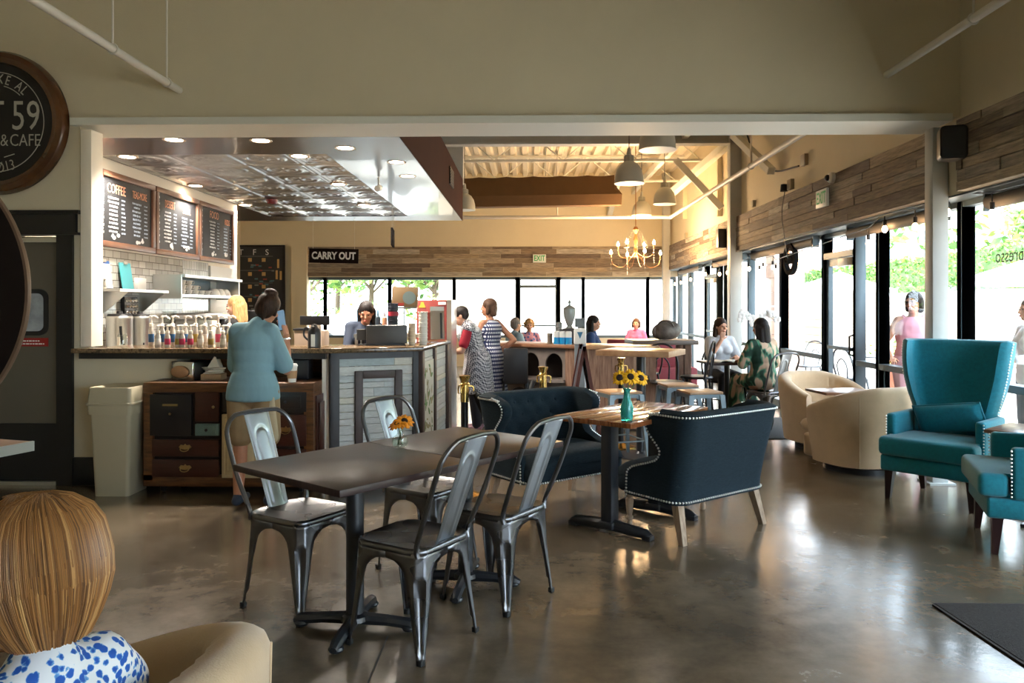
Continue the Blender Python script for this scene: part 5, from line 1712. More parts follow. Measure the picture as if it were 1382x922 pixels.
mb = MB(); mb.lathe([(0, 0.085), (0.07, 0.085), (0.09, 0.14), (0.06, 0.22), (0.065, 0.235), (0, 0.235)], 18, (0.09, 0, 0)); mb.build('carafe', M['clear'], parent=t)

# menu boards
M['chalk_board'] = mat('chalkboard', srgb(38, 40, 44), 0.6, var=0.12, scale=3)
M['board_frame'] = mat('board_frame', srgb(112, 76, 58), 0.4, var=0.12, scale=8)
M['chalk'] = mat('chalk_white', srgb(214, 214, 214), 0.8)
M['chalk_o'] = mat('chalk_orange', srgb(236, 170, 136), 0.8)
M['chalk_b'] = mat('chalk_blue', srgb(170, 186, 204), 0.8)


def scribble(mb, cx, z, w, h, rn, mi=0):
    """A line of hand-lettering suggested by short chalk strokes (local plane: x across, z up, facing -y)."""
    x = cx - w / 2
    while x < cx + w / 2 - 0.004:
        l = rn.uniform(0.006, 0.02)
        mb.b2(x, x + l, -0.0036, -0.002, z - h / 2 * rn.uniform(0.6, 1), z + h / 2 * rn.uniform(0.6, 1), mi=mi)
        x += l + rn.uniform(0.003, 0.012)


heads = [[('COFFEE', -0.22, 0.22, 0.085), ('TEAS-MORE', 0.25, 0.22, 0.07)], [('DESSERT', -0.2, 0.22, 0.08), ('SPECIAL', 0.24, 0.2, 0.07)], [('FOOD', -0.08, 0.25, 0.085), ('KIDS', 0.36, 0.2, 0.07)]]
bl = ['menu chalkboard nearest the white post, headed COFFEE in orange', 'middle of the three framed menu chalkboards above the kitchen wall', 'farthest of the three framed menu chalkboards above the kitchen wall']
for i in range(3):
    y0 = 7.42 + i * 1.155
    W_, H_ = 1.13, 0.76
    t = thing('menu_board', bl[i], 'menu board', (-4.19, y0 + W_ / 2, 2.43), PI / 2, 'menu boards on the kitchen wall')
    mb = MB(); mb.b2(-W_ / 2 + 0.03, W_ / 2 - 0.03, -0.02, 0.0, -H_ / 2 + 0.03, H_ / 2 - 0.03); bo = mb.build('board', M['chalk_board'], parent=t)
    mb = MB()
    for x0, x1, z0, z1 in ((-W_ / 2, W_ / 2, H_ / 2 - 0.06, H_ / 2), (-W_ / 2, W_ / 2, -H_ / 2, -H_ / 2 + 0.06), (-W_ / 2, -W_ / 2 + 0.06, -H_ / 2 + 0.06, H_ / 2 - 0.06), (W_ / 2 - 0.06, W_ / 2, -H_ / 2 + 0.06, H_ / 2 - 0.06)):
        mb.b2(x0, x1, -0.045, 0.0, z0, z1, bev=0.006)
    mb.build('frame', M['board_frame'], parent=t)
    rn = random.Random(20 + i)
    mb = MB()
    for hd, cx, zz, sz in heads[i]:
        text(hd, sz * 1.6, M['chalk_o'], bo, TR((cx, -0.0225, zz - 0.01), rx=PI / 2), 'heading', 0.001, sx=0.76 if len(hd) < 7 else 0.52)
        for k in range(9):
            z = zz - 0.10 - k * 0.042
            wl = 0.2 if cx < 0.3 else 0.16
            scribble(mb, cx - 0.06, z, wl * rn.uniform(0.6, 1), 0.024, rn, 0 if cx < 0 else 1)
            scribble(mb, cx + 0.13, z - 0.004, 0.07, 0.018, rn, 1)
        for k in range(5):
            mb.sph((cx + rn.uniform(-0.08, 0.08), -0.003 - 0.0, -0.27 + rn.uniform(-0.02, 0.03)), (rn.uniform(0.015, 0.04), 0.002, rn.uniform(0.01, 0.03)), 8, 5)
    for k in range(15):
        z = 0.27 - k * 0.036
        mb.b2(-0.49, -0.455 - 0.01 * (k % 2), -0.004, -0.002, z - 0.012, z + 0.012)
    o = mb.build('lettering', [M['chalk'], M['chalk_b']], parent=bo, M=Matrix.Translation((0, -0.02, 0)), smooth=0)
    o['kind'] = 'stuff'

# wall calendar at the back left
p0, p1 = at(318, 331, Y=BY), at(385, 425, Y=BY)
t = thing('calendar_board', 'large black chalk calendar headed T F S on the far wall', 'calendar', ((p0.x + p1.x) / 2 - 0.6, BY - 0.03, (p0.z + p1.z) / 2 - 0.2))
w, h = p1.x - p0.x + 1.2, p0.z - p1.z + 0.4
mb = MB(); mb.b2(-w / 2, w / 2, 0, 0.03, -h / 2, h / 2); bo = mb.build('board', M['chalk_board'], parent=t)
mb = MB()
for x0, x1, z0, z1 in ((-w / 2, w / 2, h / 2 - 0.05, h / 2), (-w / 2, w / 2, -h / 2, -h / 2 + 0.05), (-w / 2, -w / 2 + 0.05, -h / 2 + 0.05, h / 2 - 0.05), (w / 2 - 0.05, w / 2, -h / 2 + 0.05, h / 2 - 0.05)):
    mb.b2(x0, x1, -0.02, 0.03, z0, z1)
mb.build('frame', M['black_trim'], parent=t)
for ch, px in (('T', 326), ('F', 344), ('S', 361)):
    q = at(px, 341, Y=BY)
    text(ch, 0.2, M['chalk'], bo, TR((q.x - t.location.x, -0.004, q.z - t.location.z), rx=PI / 2), 'lettering', 0.001)
mb = MB(); rn = random.Random(2)
tan = 1
for r_, py in enumerate((351, 370, 387, 405)):
    for px in (338, 356.5):
        q = at(px, py, Y=BY); x, z = q.x - t.location.x, q.z - t.location.z
        mb.b2(x - 0.045, x + 0.045, -0.008, 0, z - 0.045, z + 0.045, mi=1)
    q = at(345, py - 3, Y=BY); z = q.z - t.location.z
    mb.b2(-w / 2 + 0.05, w / 2 - 0.3, -0.004, 0, z + 0.03, z + 0.04, mi=0)
    for k in range(8):
        q = at(rn.uniform(335, 370), py + rn.uniform(5, 15), Y=BY); x, z = q.x - t.location.x, q.z - t.location.z
        mb.b2(x - rn.uniform(0.02, 0.06), x + 0.04, -0.005, 0, z - 0.02, z + 0.015, mi=rn.choice((0, 2, 3)))
for px, py0, py1 in ((376, 350, 362), (374, 365, 377), (379.5, 366, 378)):
    a_, b_ = at(px, py0, Y=BY), at(px, py1, Y=BY)
    mb.b2(a_.x - t.location.x - 0.025, a_.x - t.location.x + 0.025, -0.006, 0, b_.z - t.location.z, a_.z - t.location.z, mi=1)
mb.build('notes', [mat('chalk_grey', srgb(120, 124, 122), 0.8), mat('tan_note', srgb(196, 160, 104), 0.7), mat('chalk_red', srgb(150, 70, 60), 0.8), mat('chalk_teal', srgb(80, 120, 130), 0.8)], parent=bo, smooth=0)['kind'] = 'stuff'
# ------------------------------------------------------------------ round sign on the front wall
q = at(-1, 167, Y=FY)
t = thing('round_sign', 'big round black cafe sign in a wooden ring on the upper left wall', 'sign', (q.x, FY - 0.005, q.z))
R0 = 0.585
mb = MB(); mb.lathe([(0, 0.0), (R0 - 0.09, 0.0), (R0 - 0.09, 0.05), (0, 0.05)], 64, M=RX); bo = mb.build('sign_board', mat('sign_black', srgb(14, 13, 13), 0.6), parent=t)
mb = MB(); mb.lathe([(R0 - 0.115, 0.0), (R0, 0.0), (R0, 0.03), (R0 - 0.02, 0.07), (R0 - 0.06, 0.085), (R0 - 0.10, 0.07), (R0 - 0.115, 0.045)], 72, M=RX, ring=True); mb.build('ring_frame', mat('sign_ring', srgb(92, 54, 26), 0.25, col2=srgb(58, 32, 15), scale=3, coat=0.3), parent=t)
M['sign_ink'] = mat('sign_ink', srgb(172, 170, 160), 0.7)
mb = MB()
for rr, a0, a1 in ((0.405, -88, 88), (0.30, 46, 75)):
    mb.tube([(rr * math.cos(math.radians(a0 + (a1 - a0) * k / 40)), -0.052, rr * math.sin(math.radians(a0 + (a1 - a0) * k / 40))) for k in range(41)], 0.0035, 5)
mb.tube([(0.08 + 0.012 * k, -0.052, -0.285 + 0.0036 * k) for k in range(8)], 0.0035, 5)
mb.build('ring_line', M['sign_ink'], parent=bo)
def sgn(px, py): 
    p = at(px, py, Y=FY - 0.055); return p.x - t.location.x, p.z - t.location.z
for body, px, py, sz, sx_ in (('59', 35, 158, 0.34, 0.72), ('T', -6, 158, 0.34, 0.72), ('CAFE', 34, 190, 0.14, 0.78), ('&', 6, 190, 0.14, 0.78), ('2\u00d813', 4, 226, 0.12, 0.72)):
    x, z = sgn(px, py)
    text(body, sz, M['sign_ink'], bo, TR((x, -0.052, z), rx=PI / 2) @ (Matrix.Rotation(0.22, 4, 'Z') if '13' in body else Matrix.Identity(4)), 'sign_letters', 0.001, sx=sx_, bold=-0.001)
for ch, ang in (('K', 82), ('E', 72), ('A', 55), ('L', 46)):
    a = math.radians(ang); rr = 0.35
    text(ch, 0.11, M['sign_ink'], bo, TR((rr * math.cos(a), -0.052, rr * math.sin(a)), rx=PI / 2) @ Matrix.Rotation(a - PI / 2, 4, 'Z'), 'sign_letters', 0.001, sx=0.7)

# dark round table top tipped upright at the left edge, and the corner of a wooden table
q = at(-163, 393, Y=3.0)
t = thing('round_tabletop', 'large dark round tabletop tipped upright at the left edge of the photo', 'table', (q.x, 3.0, 0))
R1 = 208 * 3.0 / 1044
mb = MB(); mb.lathe([(0, 0), (R1 - 0.004, 0), (R1, 0.004), (R1, 0.02), (0, 0.02)], 96, M=Matrix.Translation((0, 0, q.z)) @ RX); tt = mb.build('tabletop', mat('dark_brown_laminate', srgb(20, 11, 9), 0.6, spec=0.2), parent=t)
mb = MB(); mb.lathe([(R1 - 0.001, 0.0), (R1 + 0.010, 0.0), (R1 + 0.012, 0.01), (R1 + 0.010, 0.022), (R1 - 0.001, 0.022)], 96, M=Matrix.Translation((0, 0, q.z)) @ RX, ring=True); mb.build('edge_band', mat('tan_edge', srgb(96, 74, 58), 0.5), parent=t)
mb = MB(); mb.tube([(0, 0.05, 0.05), (0, 0.05, q.z)], 0.04, 14); mb.tube([(0, 0.0, q.z), (0, 0.06, q.z)], 0.14, 20); mb.build('pole', M['base_black'], parent=t)
for k in range(4):
    a = PI / 4 + k * PI / 2
    mb = MB(); mb.tube([(0, 0.05, 0.05), (0.3 * math.cos(a), 0.05 + 0.3 * math.sin(a), 0.025)], [0.03, 0.02], 8); mb.build('base_foot', M['base_black'], parent=t)
p = at(46, 597, Z=0.74)
t = thing('wooden_table', 'corner of a rustic wooden table in front of the grey service door', 'table', (p.x - 0.485, p.y - 0.164, 0), -0.30)
mb = MB(); mb.b2(-0.42, 0.40, -0.3, 0.3, 0.70, 0.745, bev=0.004); mb.build('tabletop', mat('grey_brown_wood', srgb(128, 92, 62), 0.5, var=0.15, scale=6, stretch=(1, 8, 8)), parent=t)
mb = MB(); mb.b2(0.40, 0.415, -0.302, 0.302, 0.695, 0.746); mb.build('steel_edge', mat('plain_steel', (0.5, 0.5, 0.5), 0.4, metal=1.0), parent=t)
mb = MB(); mb.lathe([(0, 0), (0.22, 0), (0.22, 0.015), (0.04, 0.04), (0.035, 0.70), (0, 0.70)], 20, (-0.2, 0, 0)); mb.build('pedestal', M['base_black'], parent=t)

# ------------------------------------------------------------------ pipes under the roof
M['pipe'] = mat('white_pipe', srgb(206, 202, 192), 0.5)
def pipe(label, pts, r, hang, group=None):
    t = thing('sprinkler_pipe', label, 'pipe', pts[0])
    o = Vector(pts[0])
    P_ = [Vector(p) - o for p in pts]
    mb = MB(); mb.tube(P_, r, 14)
    for p in P_[1:-1]:
        mb.sph(p, r * 1.25, 10, 8)
    mb.build('pipe_run', M['pipe'], parent=t)
    for h in hang:
        h = Vector(h) - o
        mb = MB(); mb.tube([h, (h.x, h.y, CZ - o.z)], 0.008 if r < 0.03 else 0.012, 8); mb.tube([(h.x + (r + 0.006) * math.cos(a), h.y, h.z + (r + 0.006) * math.sin(a)) for a in [k * PI / 6 for k in range(12)]], 0.006, 5, closed=True); mb.build('hanger', M['pipe'], parent=t)
    return t
a, b = at(242, 122, Y=FY), at(45, 0, X=at(242, 122, Y=FY).x)
z = a.z
h1 = at(152, 66, X=a.x)
pipe('white pipe reaching the front wall at the upper left', [(a.x, FY + 0.0, z), (a.x, -5.9, z)], 0.029, [(a.x, FY - 0.22, z), (a.x, h1.y, z)])
a = at(1197, 101, Y=FY)
pipe('white pipe reaching the front wall at the upper right', [(a.x, FY, a.z), (a.x, -5.9, a.z)], 0.029, [(a.x, FY - 1.2, a.z), (a.x, 2.0, a.z)])
c = at(905, 293, X=a.x)
pipe('long white pipe crossing the hall and turning toward the opening', [(-5.2, c.y, c.z), (a.x, c.y, c.z), (a.x, FY + 0.14, c.z)], 0.035, [(-3.0, c.y, c.z), (0.6, c.y, c.z), (a.x, 10.0, c.z)])

# brown fabric baffle
t = thing('fabric_baffle', 'long brown fabric baffle hung under the roof joists', 'baffle', (0.15, 14.9, 3.60))
def baf(u, v):
    x = lerp(-2.1, 1.50, u)
    ang = v * 2 * PI
    sw = 0.02 * abs(math.sin(u * PI * 7))
    prof = [(-0.16, 0.32), (0.16, 0.32), (0.22, -0.05), (0.12, -0.24), (-0.12, -0.24), (-0.22, -0.05)]
    k = v * 6; i = int(k) % 6; f = k - int(k)
    y = lerp(prof[i][0], prof[(i + 1) % 6][0], f); z = lerp(prof[i][1], prof[(i + 1) % 6][1], f)
    return (x + (0.14 if z < 0 and u > 0.99 else 0), y, z - (sw if z > 0.2 else 0) + 0.05 * u)
mb = MB(); vs = mb.grid(baf, 57, 24, cv=True); mb.b.faces.new(vs[0]); mb.b.faces.new(vs[-1][::-1]); mb.build('fabric', mat('brown_fabric', srgb(94, 66, 34), 0.9, var=0.1, scale=4), parent=t, smooth=25)
mb = MB()
for x in (-1.9, -1.2, -0.5, 0.2, 0.9, 1.45):
    mb.tube([(x, 0, 0.3), (x, 0, CZ - 3.60)], 0.006, 6)
mb.build('hanging_wire', M['pipe'], parent=t)

# ------------------------------------------------------------------ bell pendants
M['bell'] = mat('grey_bell_metal', srgb(168, 168, 158), 0.4)
M['bell_in'] = mat('bell_inside', (0.85, 0.85, 0.82), 0.5)
M['lamp_on'] = mat('lamp_bulb', (1, 0.9, 0.75), 0.4, emit=(1, 0.88, 0.7), estr=18)
def pendant(label, x, y, zr, r, on=18):
    t = thing('bell_pendant', label, 'pendant lamp', (x, y, zr), 0, 'grey bell pendants')
    prof = [(r, 0), (r * 1.03, 0.005), (r * 1.0, 0.02), (r * 0.97, r * 0.5), (r * 0.86, r * 0.95), (r * 0.62, r * 1.32), (r * 0.36, r * 1.5), (r * 0.3, r * 1.52)]
    ins = [(a - 0.006, z - 0.003) for a, z in prof[::-1]]
    mb = MB(); mb.lathe(prof + [(0, r * 1.52)], 32); mb.build('lamp_shade', M['bell'], parent=t, sol=0.003, soff=-1)
    mb = MB(); mb.lathe([(r * 0.985, 0.004), (r * 0.95, r * 0.5), (r * 0.84, r * 0.94), (r * 0.6, r * 1.3), (0, r * 1.48)], 32); mb.build('shade_lining', M['bell_in'], parent=t)
    mb = MB(); mb.lathe([(r * 0.3, r * 1.52), (r * 0.3, r * 1.95), (r * 0.16, r * 2.0), (r * 0.12, r * 2.4), (0.01, r * 2.5), (0, r * 2.5)], 16)
    for k in range(10):
        a = k * PI / 5; mb.b2(-0.004, 0.004, r * 0.29, r * 0.36, r * 1.52, r * 1.9, M=rotz(a))
    mb.build('socket', M['bell'], parent=t)
    mb = MB(); mb.tube([(0, 0, r * 2.45), (0, 0, CZ - zr)], 0.006, 6); mb.build('cord', M['blackplastic'], parent=t)
    mb = MB(); mb.sph((0, 0, r * 0.55), r * 0.28, 12, 8); mb.build('bulb', M['lamp_on'], parent=t)
    d = bpy.data.lights.new('pendant_light', 'SPOT'); d.energy = on; d.spot_size = 2.4; d.spot_blend = 0.6; d.shadow_soft_size = r * 0.3; d.color = (1, 0.92, 0.82)
    lo = bpy.data.objects.new('pendant_light', d); COL.objects.link(lo); lo.parent = t; lo.location = (0, 0, r * 0.2)
    return t
for lab, px, py, Y, r in (
        ('large bell pendant, second from the front, hanging before the far roof joists', 849, 248, 10.95, 0.205),
        ('bell pendant cut off at the top by the header beam', 887, 203, 8.65, 0.205),
        ('bell pendant hanging lower by the far brace at the right', 897, 276, 13.9, 0.20),
        ('smallest bell pendant, farthest back above the chandelier', 866, 291, 15.3, 0.19),
        ('bell pendant half hidden behind the kitchen soffit', 627, 284, 14.3, 0.2)):
    p = at(px, py, Y=Y); pendant(lab, p.x, p.y, p.z, r, 170)
for lb, x, y in (('unseen bell pendant added as fill light, left side of the front room near the opening', -2.6, 3.2), ('unseen bell pendant added as fill light above the far end of the dark tables', 0.6, 3.2), ('unseen bell pendant added as fill light, left rear of the front room', -2.6, -1.0), ('unseen bell pendant added as fill light, right rear of the front room', 0.6, -1.0)):
    pendant(lb, x, y, 4.02, 0.2, 190)  # out-of-view pendants, added only to fill the front room with light

# chandelier
p = at(858, 345, Y=15.0)
t = thing('chandelier', 'glowing crystal chandelier with candle bulbs before the far window wall', 'chandelier', (p.x, 15.0, p.z))
M['cbrass'] = mat('chandelier_metal', srgb(150, 104, 64), 0.35, metal=0.7)
M['candle'] = mat('candle_bulb', (1, 0.8, 0.5), 0.4, emit=(1, 0.72, 0.4), estr=60)
mb = MB(); mb.tube([(0, 0, 0.55), (0, 0, CZ - p.z)], 0.008, 6); mb.lathe([(0, -0.05), (0.05, -0.03), (0.03, 0.02), (0.04, 0.12), (0.02, 0.2), (0.05, 0.3), (0.02, 0.42), (0.06, 0.5), (0.03, 0.56), (0, 0.57)], 14); mb.build('stem', M['cbrass'], parent=t)
for k in range(8):
    a = k * PI / 4 + 0.2; ca, sa = math.cos(a), math.sin(a)
    rr, zz = (0.50, -0.06) if k % 2 == 0 else (0.38, 0.12)
    mb = MB(); mb.tube(smooth_path([(0.02 * ca, 0.02 * sa, 0.06), (rr * 0.5 * ca, rr * 0.5 * sa, zz - 0.16), (rr * 0.9 * ca, rr * 0.9 * sa, zz - 0.12), (rr * ca, rr * sa, zz)], 5), 0.0055, 6); mb.lathe([(0, 0), (0.035, 0.01), (0.012, 0.012), (0.012, 0.08), (0, 0.08)], 10, (rr * ca, rr * sa, zz)); ar = mb.build('arm', M['cbrass'], parent=t)
    mb = MB(); mb.lathe([(0, 0.078), (0.02, 0.085), (0.026, 0.11), (0.016, 0.14), (0.004, 0.165), (0, 0.166)], 10, (rr * ca, rr * sa, zz)); mb.build('bulb', M['candle'], parent=ar)
    mb = MB()
    for j in range(6):
        mb.sph((rr * ca, rr * sa, zz - 0.03 - j * 0.05), (0.012, 0.012, 0.024), 6, 5)
    mb.build('crystal_drop', M['clear'], parent=ar)
mb = MB()
for k in range(8):
    a = k * PI / 4
    for j in range(9):
        s_ = j / 8; rr = lerp(0.06, 0.22, math.sin(s_ * PI / 2)); mb.sph((rr * math.cos(a), rr * math.sin(a), lerp(0.5, 0.16, s_)), 0.011, 6, 4)
mb.build('crystal_strings', M['clear'], parent=t)
d = bpy.data.lights.new('chandelier_light', 'POINT'); d.energy = 230; d.color = (1, 0.62, 0.30); d.shadow_soft_size = 0.35
lo = bpy.data.objects.new('chandelier_light', d); COL.objects.link(lo); lo.parent = t; lo.location = (0, 0, 0.12)

# recessed downlights of the kitchen soffit
M['down'] = mat('downlight_glow', (1, 0.85, 0.65), 0.5, emit=(1, 0.84, 0.62), estr=14)
M['down_ring'] = mat('downlight_ring', srgb(210, 190, 170), 0.4)
spots = [('on the dark soffit edge, leftmost', 235, 189, 0), ('on the dark soffit edge above the menu boards', 352, 190, 0), ('on the soffit edge near the tin corner', 466, 200, 0), ('on the pale soffit strip right of the tin ceiling', 535, 219, 0), ('on the pale soffit strip, farthest back', 550, 238, 0),
         ('in the tin ceiling beside the first menu board', 172, 212, 1), ('in the tin ceiling above the middle menu board', 264, 251, 1), ('in the tin ceiling above the last menu board', 331, 277, 1), ('in the middle of the tin ceiling, nearest', 404, 211, 1), ('in the middle of the tin ceiling, second back', 457, 249, 1), ('in the tin ceiling, farthest back', 491, 277, 1)]
for lab, px, py, tin_ in spots:
    p = at(px, py, Z=2.934 if not tin_ else 2.93)
    t = thing('downlight', 'round recessed downlight ' + lab, 'downlight', (p.x, p.y, p.z), 0, 'recessed downlights over the bar')
    mb = MB(); mb.lathe([(0.075, 0.0), (0.098, -0.004), (0.1, 0.0), (0.1, 0.02), (0.075, 0.02)], 24, ring=True); mb.build('trim_ring', M['down_ring'], parent=t)
    mb = MB(); mb.lathe([(0, 0.0), (0.074, 0.0), (0.074, 0.018), (0, 0.018)], 24); mb.build('lens', M['down'], parent=t)
    d = bpy.data.lights.new('downlight_beam', 'SPOT'); d.energy = 110; d.spot_size = 2.3; d.spot_blend = 0.7; d.shadow_soft_size = 0.07; d.color = (1, 0.9, 0.78)
    lo = bpy.data.objects.new('downlight_beam', d); COL.objects.link(lo); lo.parent = t; lo.location = (0, 0, -0.02)
p = at(367, 270, Z=2.93)
t = thing('smoke_alarm', 'small dark red alarm on the tin ceiling', 'alarm', (p.x, p.y, 2.915)); mb = MB(); mb.lathe([(0, -0.04), (0.06, -0.035), (0.075, 0), (0.075, 0.02), (0, 0.02)], 20); mb.build('alarm_body', mat('alarm_red', srgb(120, 40, 40), 0.4), parent=t)
p = at(511, 243, Z=2.9)
t = thing('ceiling_camera', 'small white camera under the tin ceiling near its right edge', 'camera', (p.x, p.y, 2.92)); mb = MB(); mb.tube([(0, 0, -0.1), (0, 0, 0.01)], 0.012, 8); mb.build('mount', M['white'], parent=t); mb = MB(); mb.tube([(0, 0.06, -0.10), (0, -0.08, -0.13)], 0.035, 12); mb.build('camera_body', M['white'], parent=t)

# ------------------------------------------------------------------ signs
def exit_sign(label, loc, rz):
    t = thing('exit_sign', label, 'exit sign', loc, rz, 'green exit signs')
    mb = MB(); mb.b2(-0.16, 0.16, -0.03, 0, -0.1, 0.1, bev=0.004); b_ = mb.build('sign_case', mat('exit_case', srgb(190, 194, 184), 0.5, emit=(0.9, 1, 0.9), estr=0.02), parent=t)
    text('EXIT', 0.185, mat('exit_green', srgb(20, 140, 70), 0.5, emit=(0.02, 0.5, 0.15), estr=0.04), b_, TR((0, -0.032, -0.0), rx=PI / 2), 'exit_letters', 0.001, sx=0.72, bold=0.003)
p = at(728, 349, Y=BY - 0.05); exit_sign('EXIT sign on the timber band of the far wall', (p.x, BY - 0.04, p.z), 0)
p = at(1107, 268, X=BX - 0.05); exit_sign('EXIT sign on the timber band of the right wall', (BX - 0.012, p.y, p.z), -PI / 2)
p = at(450.5, 345.5, Y=12.9)
t = thing('carry_out_sign', 'dark hanging sign reading CARRY OUT', 'sign', (p.x, 12.9, p.z))
mb = MB(); mb.b2(-0.415, 0.415, -0.015, 0.015, -0.12, 0.12, bev=0.004, M=TR((0, 0, 0), ry=0.02)); b_ = mb.build('sign_board', mat('sign_brown', srgb(26, 16, 15), 0.8, spec=0.1), parent=t)
text('CARRY OUT', 0.165, M['white'], b_, TR((0, -0.017, -0.003), rx=PI / 2) @ Matrix.Rotation(-0.02, 4, 'Z'), 'sign_letters', 0.001, sx=0.80, bold=0.006)
for x in (-0.35, 0.35):
    mb = MB(); mb.tube([(x, 0, 0.11), (x, 0, 2.936 - p.z)], 0.004, 5); mb.build('hanging_wire', M['pipe'], parent=t)
p = at(530, 321, Y=11.6)
t = thing('hanging_sign', 'small dark sign seen edge-on on two wires below the soffit', 'sign', (p.x, 11.6, p.z), PI / 2 + 0.12)
mb = MB(); mb.b2(-0.26, 0.26, -0.015, 0.015, -0.13, 0.13, bev=0.003); b_ = mb.build('sign_board', mat('sign_dark', srgb(30, 28, 28), 0.9, spec=0.1), parent=t)
mb = MB(); mb.b2(-0.2, 0.2, 0.016, 0.018, -0.09, -0.02); mb.build('print', M['white'], parent=b_)
for x in (-0.2, 0.2):
    mb = MB(); mb.tube([(x, 0, 0.12), (x, 0, 2.936 - p.z)], 0.004, 5); mb.build('hanging_wire', M['pipe'], parent=t)
# OPEN sign turned to the street
p = at(1067, 350, X=WX - 0.16)
M['matte_black'] = mat('matte_black', (0.012, 0.012, 0.013), 0.95, spec=0.03)
t = thing('open_sign', 'round neon OPEN sign in the window, seen from behind', 'sign', (WX - 0.16, p.y, p.z), -PI / 2)
Ro = 0.185
mb = MB(); mb.lathe([(Ro - 0.03, -0.03), (Ro + 0.025, -0.03), (Ro + 0.03, 0), (Ro + 0.025, 0.03), (Ro - 0.03, 0.03)], 40, M=Matrix.Scale(1.08, 4, (1, 0, 0)) @ RX, ring=True); mb.build('ring', M['matte_black'], parent=t)
text('OPEN', 0.19, M['matte_black'], t, TR((0, -0.012, 0), rx=PI / 2) @ Matrix.Scale(-1, 4, (1, 0, 0)), 'open_letters', 0.012, sx=0.82, bold=0.006)
mb = MB(); mb.tube([((Ro - 0.035) * 1.08 * math.cos(a), 0.02, (Ro - 0.025) * math.sin(a)) for a in [0.5 + k * 0.1 for k in range(24)]], 0.01, 6); mb.build('neon_ring', mat('neon_orange', (1, 0.4, 0.2), 0.4, emit=(1, 0.35, 0.12), estr=1.2), parent=t)
mb = MB(); mb.tube([(0.12, 0.03, 0.17), (0.35, 0.04, 0.2)], 0.012, 6); mb.build('neon_green', mat('neon_green', (0.1, 1, 0.4), 0.4, emit=(0.1, 1, 0.45), estr=5), parent=t)
mb = MB(); mb.tube([(0, 0, Ro), (0, 0, 2.34 - p.z)], 0.004, 5); mb.build('cord', M['matte_black'], parent=t)
# espresso lettering on the near window, turned to the street
p = at(1352, 346, X=WX - 0.006)
t = thing('window_lettering', 'mirror-reversed dark espresso lettering on the near window', 'lettering', (WX - 0.006, p.y - 0.02, p.z), -PI / 2)
text('espresso', 0.155, mat('window_ink', srgb(40, 44, 48), 0.6), t, TR((0.13, 0, 0), rx=PI / 2) @ Matrix.Scale(-1, 4, (1, 0, 0)), 'letters', 0.0005, sx=0.85)

# speakers, cameras and small boxes on the right wall
p = at(1283, 194, Y=FY - 0.16)
t = thing('wall_speaker', 'black wall speaker beside the right end of the header beam', 'speaker', (3.30, FY - 0.16, p.z), -0.35)
mb = MB(); mb.prism(rrect(0.19, 0.255, 0.03), -0.08, 0.08, RX, bev=0.01); mb.build('cabinet_shell', M['blackplastic'], parent=t)
mb = MB(); mb.prism(rrect(0.16, 0.22, 0.02), 0.08, 0.086, RX); mb.build('grille', mat('speaker_grille', (0.02, 0.02, 0.022), 0.7), parent=t)
mb = MB(); mb.tube([(0.03, 0.06, 0), (0.06, 0.16, 0)], 0.02, 8); mb.build('mount', M['blackplastic'], parent=t)
p = at(979.5, 322, X=BX)
t = thing('wall_speaker', 'small black speaker on the wall beyond the middle column', 'speaker', (BX - 0.08, p.y, p.z), 0)
mb = MB(); mb.b2(-0.07, 0.07, -0.09, 0.09, -0.16, 0.16, bev=0.012); mb.build('cabinet_shell', M['blackplastic'], parent=t)
p = at(1125, 240, X=BX)
t = thing('dome_camera', 'white security camera on the timber band above the EXIT sign', 'camera', (BX - 0.03, p.y, p.z))
mb = MB(); mb.lathe([(0, 0), (0.06, 0), (0.06, 0.04), (0.045, 0.06), (0, 0.06)], 18, M=TR((0.03, 0, 0), ry=-PI / 2)); mb.build('mount', M['white'], parent=t)
mb = MB(); mb.sph((-0.035, 0, 0), 0.035, 12, 8); mb.build('lens', M['blackplastic'], parent=t)
for lab, px, py, s_ in (('grey outlet box on the cream wall above the security camera', 1086, 216, 0.07), ('small grey box on the cream wall near the middle column', 1017, 275, 0.05), ('small grey box high on the far right wall', 926, 318, 0.06)):
    p = at(px, py, X=BX + 0.07)
    t = thing('outlet_box', lab, 'outlet box', (BX + 0.09, p.y, p.z))
    mb = MB(); mb.b2(-0.05, 0, -s_, s_, -s_, s_, bev=0.005); mb.build('box_body', mat('box_grey', srgb(168, 160, 140), 0.5), parent=t)
p = at(1064, 254, X=BX - 0.02)
t = thing('emergency_light', 'small black lamp and box on the top edge of the right timber band', 'lamp', (BX - 0.02, p.y, p.z))
mb = MB(); mb.b2(-0.02, 0.03, -0.14, 0.0, -0.03, 0.1, bev=0.004); mb.build('box_body', mat('box_tan', srgb(150, 140, 118), 0.6), parent=t)
mb = MB(); mb.lathe([(0, -0.05), (0.05, -0.05), (0.04, 0.04), (0, 0.05)], 14, (-0.03, 0.08, 0.02)); mb.build('lamp_head', M['blackplastic'], parent=t)
mb = MB(); mb.tube(smooth_path([(-0.03, 0.05, -0.04), (-0.05, 0.1, -0.3), (-0.05, 0.02, -0.6), (0, 0.02, -0.9)], 5), 0.005, 5); mb.build('cord', M['blackplastic'], parent=t)
p0, p1, p2, p3 = at(1007, 178, X=BX + 0.08), at(1020, 215, X=BX + 0.08), at(1045, 231, X=BX + 0.08), at(1078, 224, X=BX + 0.08)
o = MB().tube(smooth_path([p0, p1, p2, p3], 8), 0.012, 6).build('wall_cable', M['blackplastic']); tag(o, 'black cable looping across the cream wall beside the middle column', 'cable')

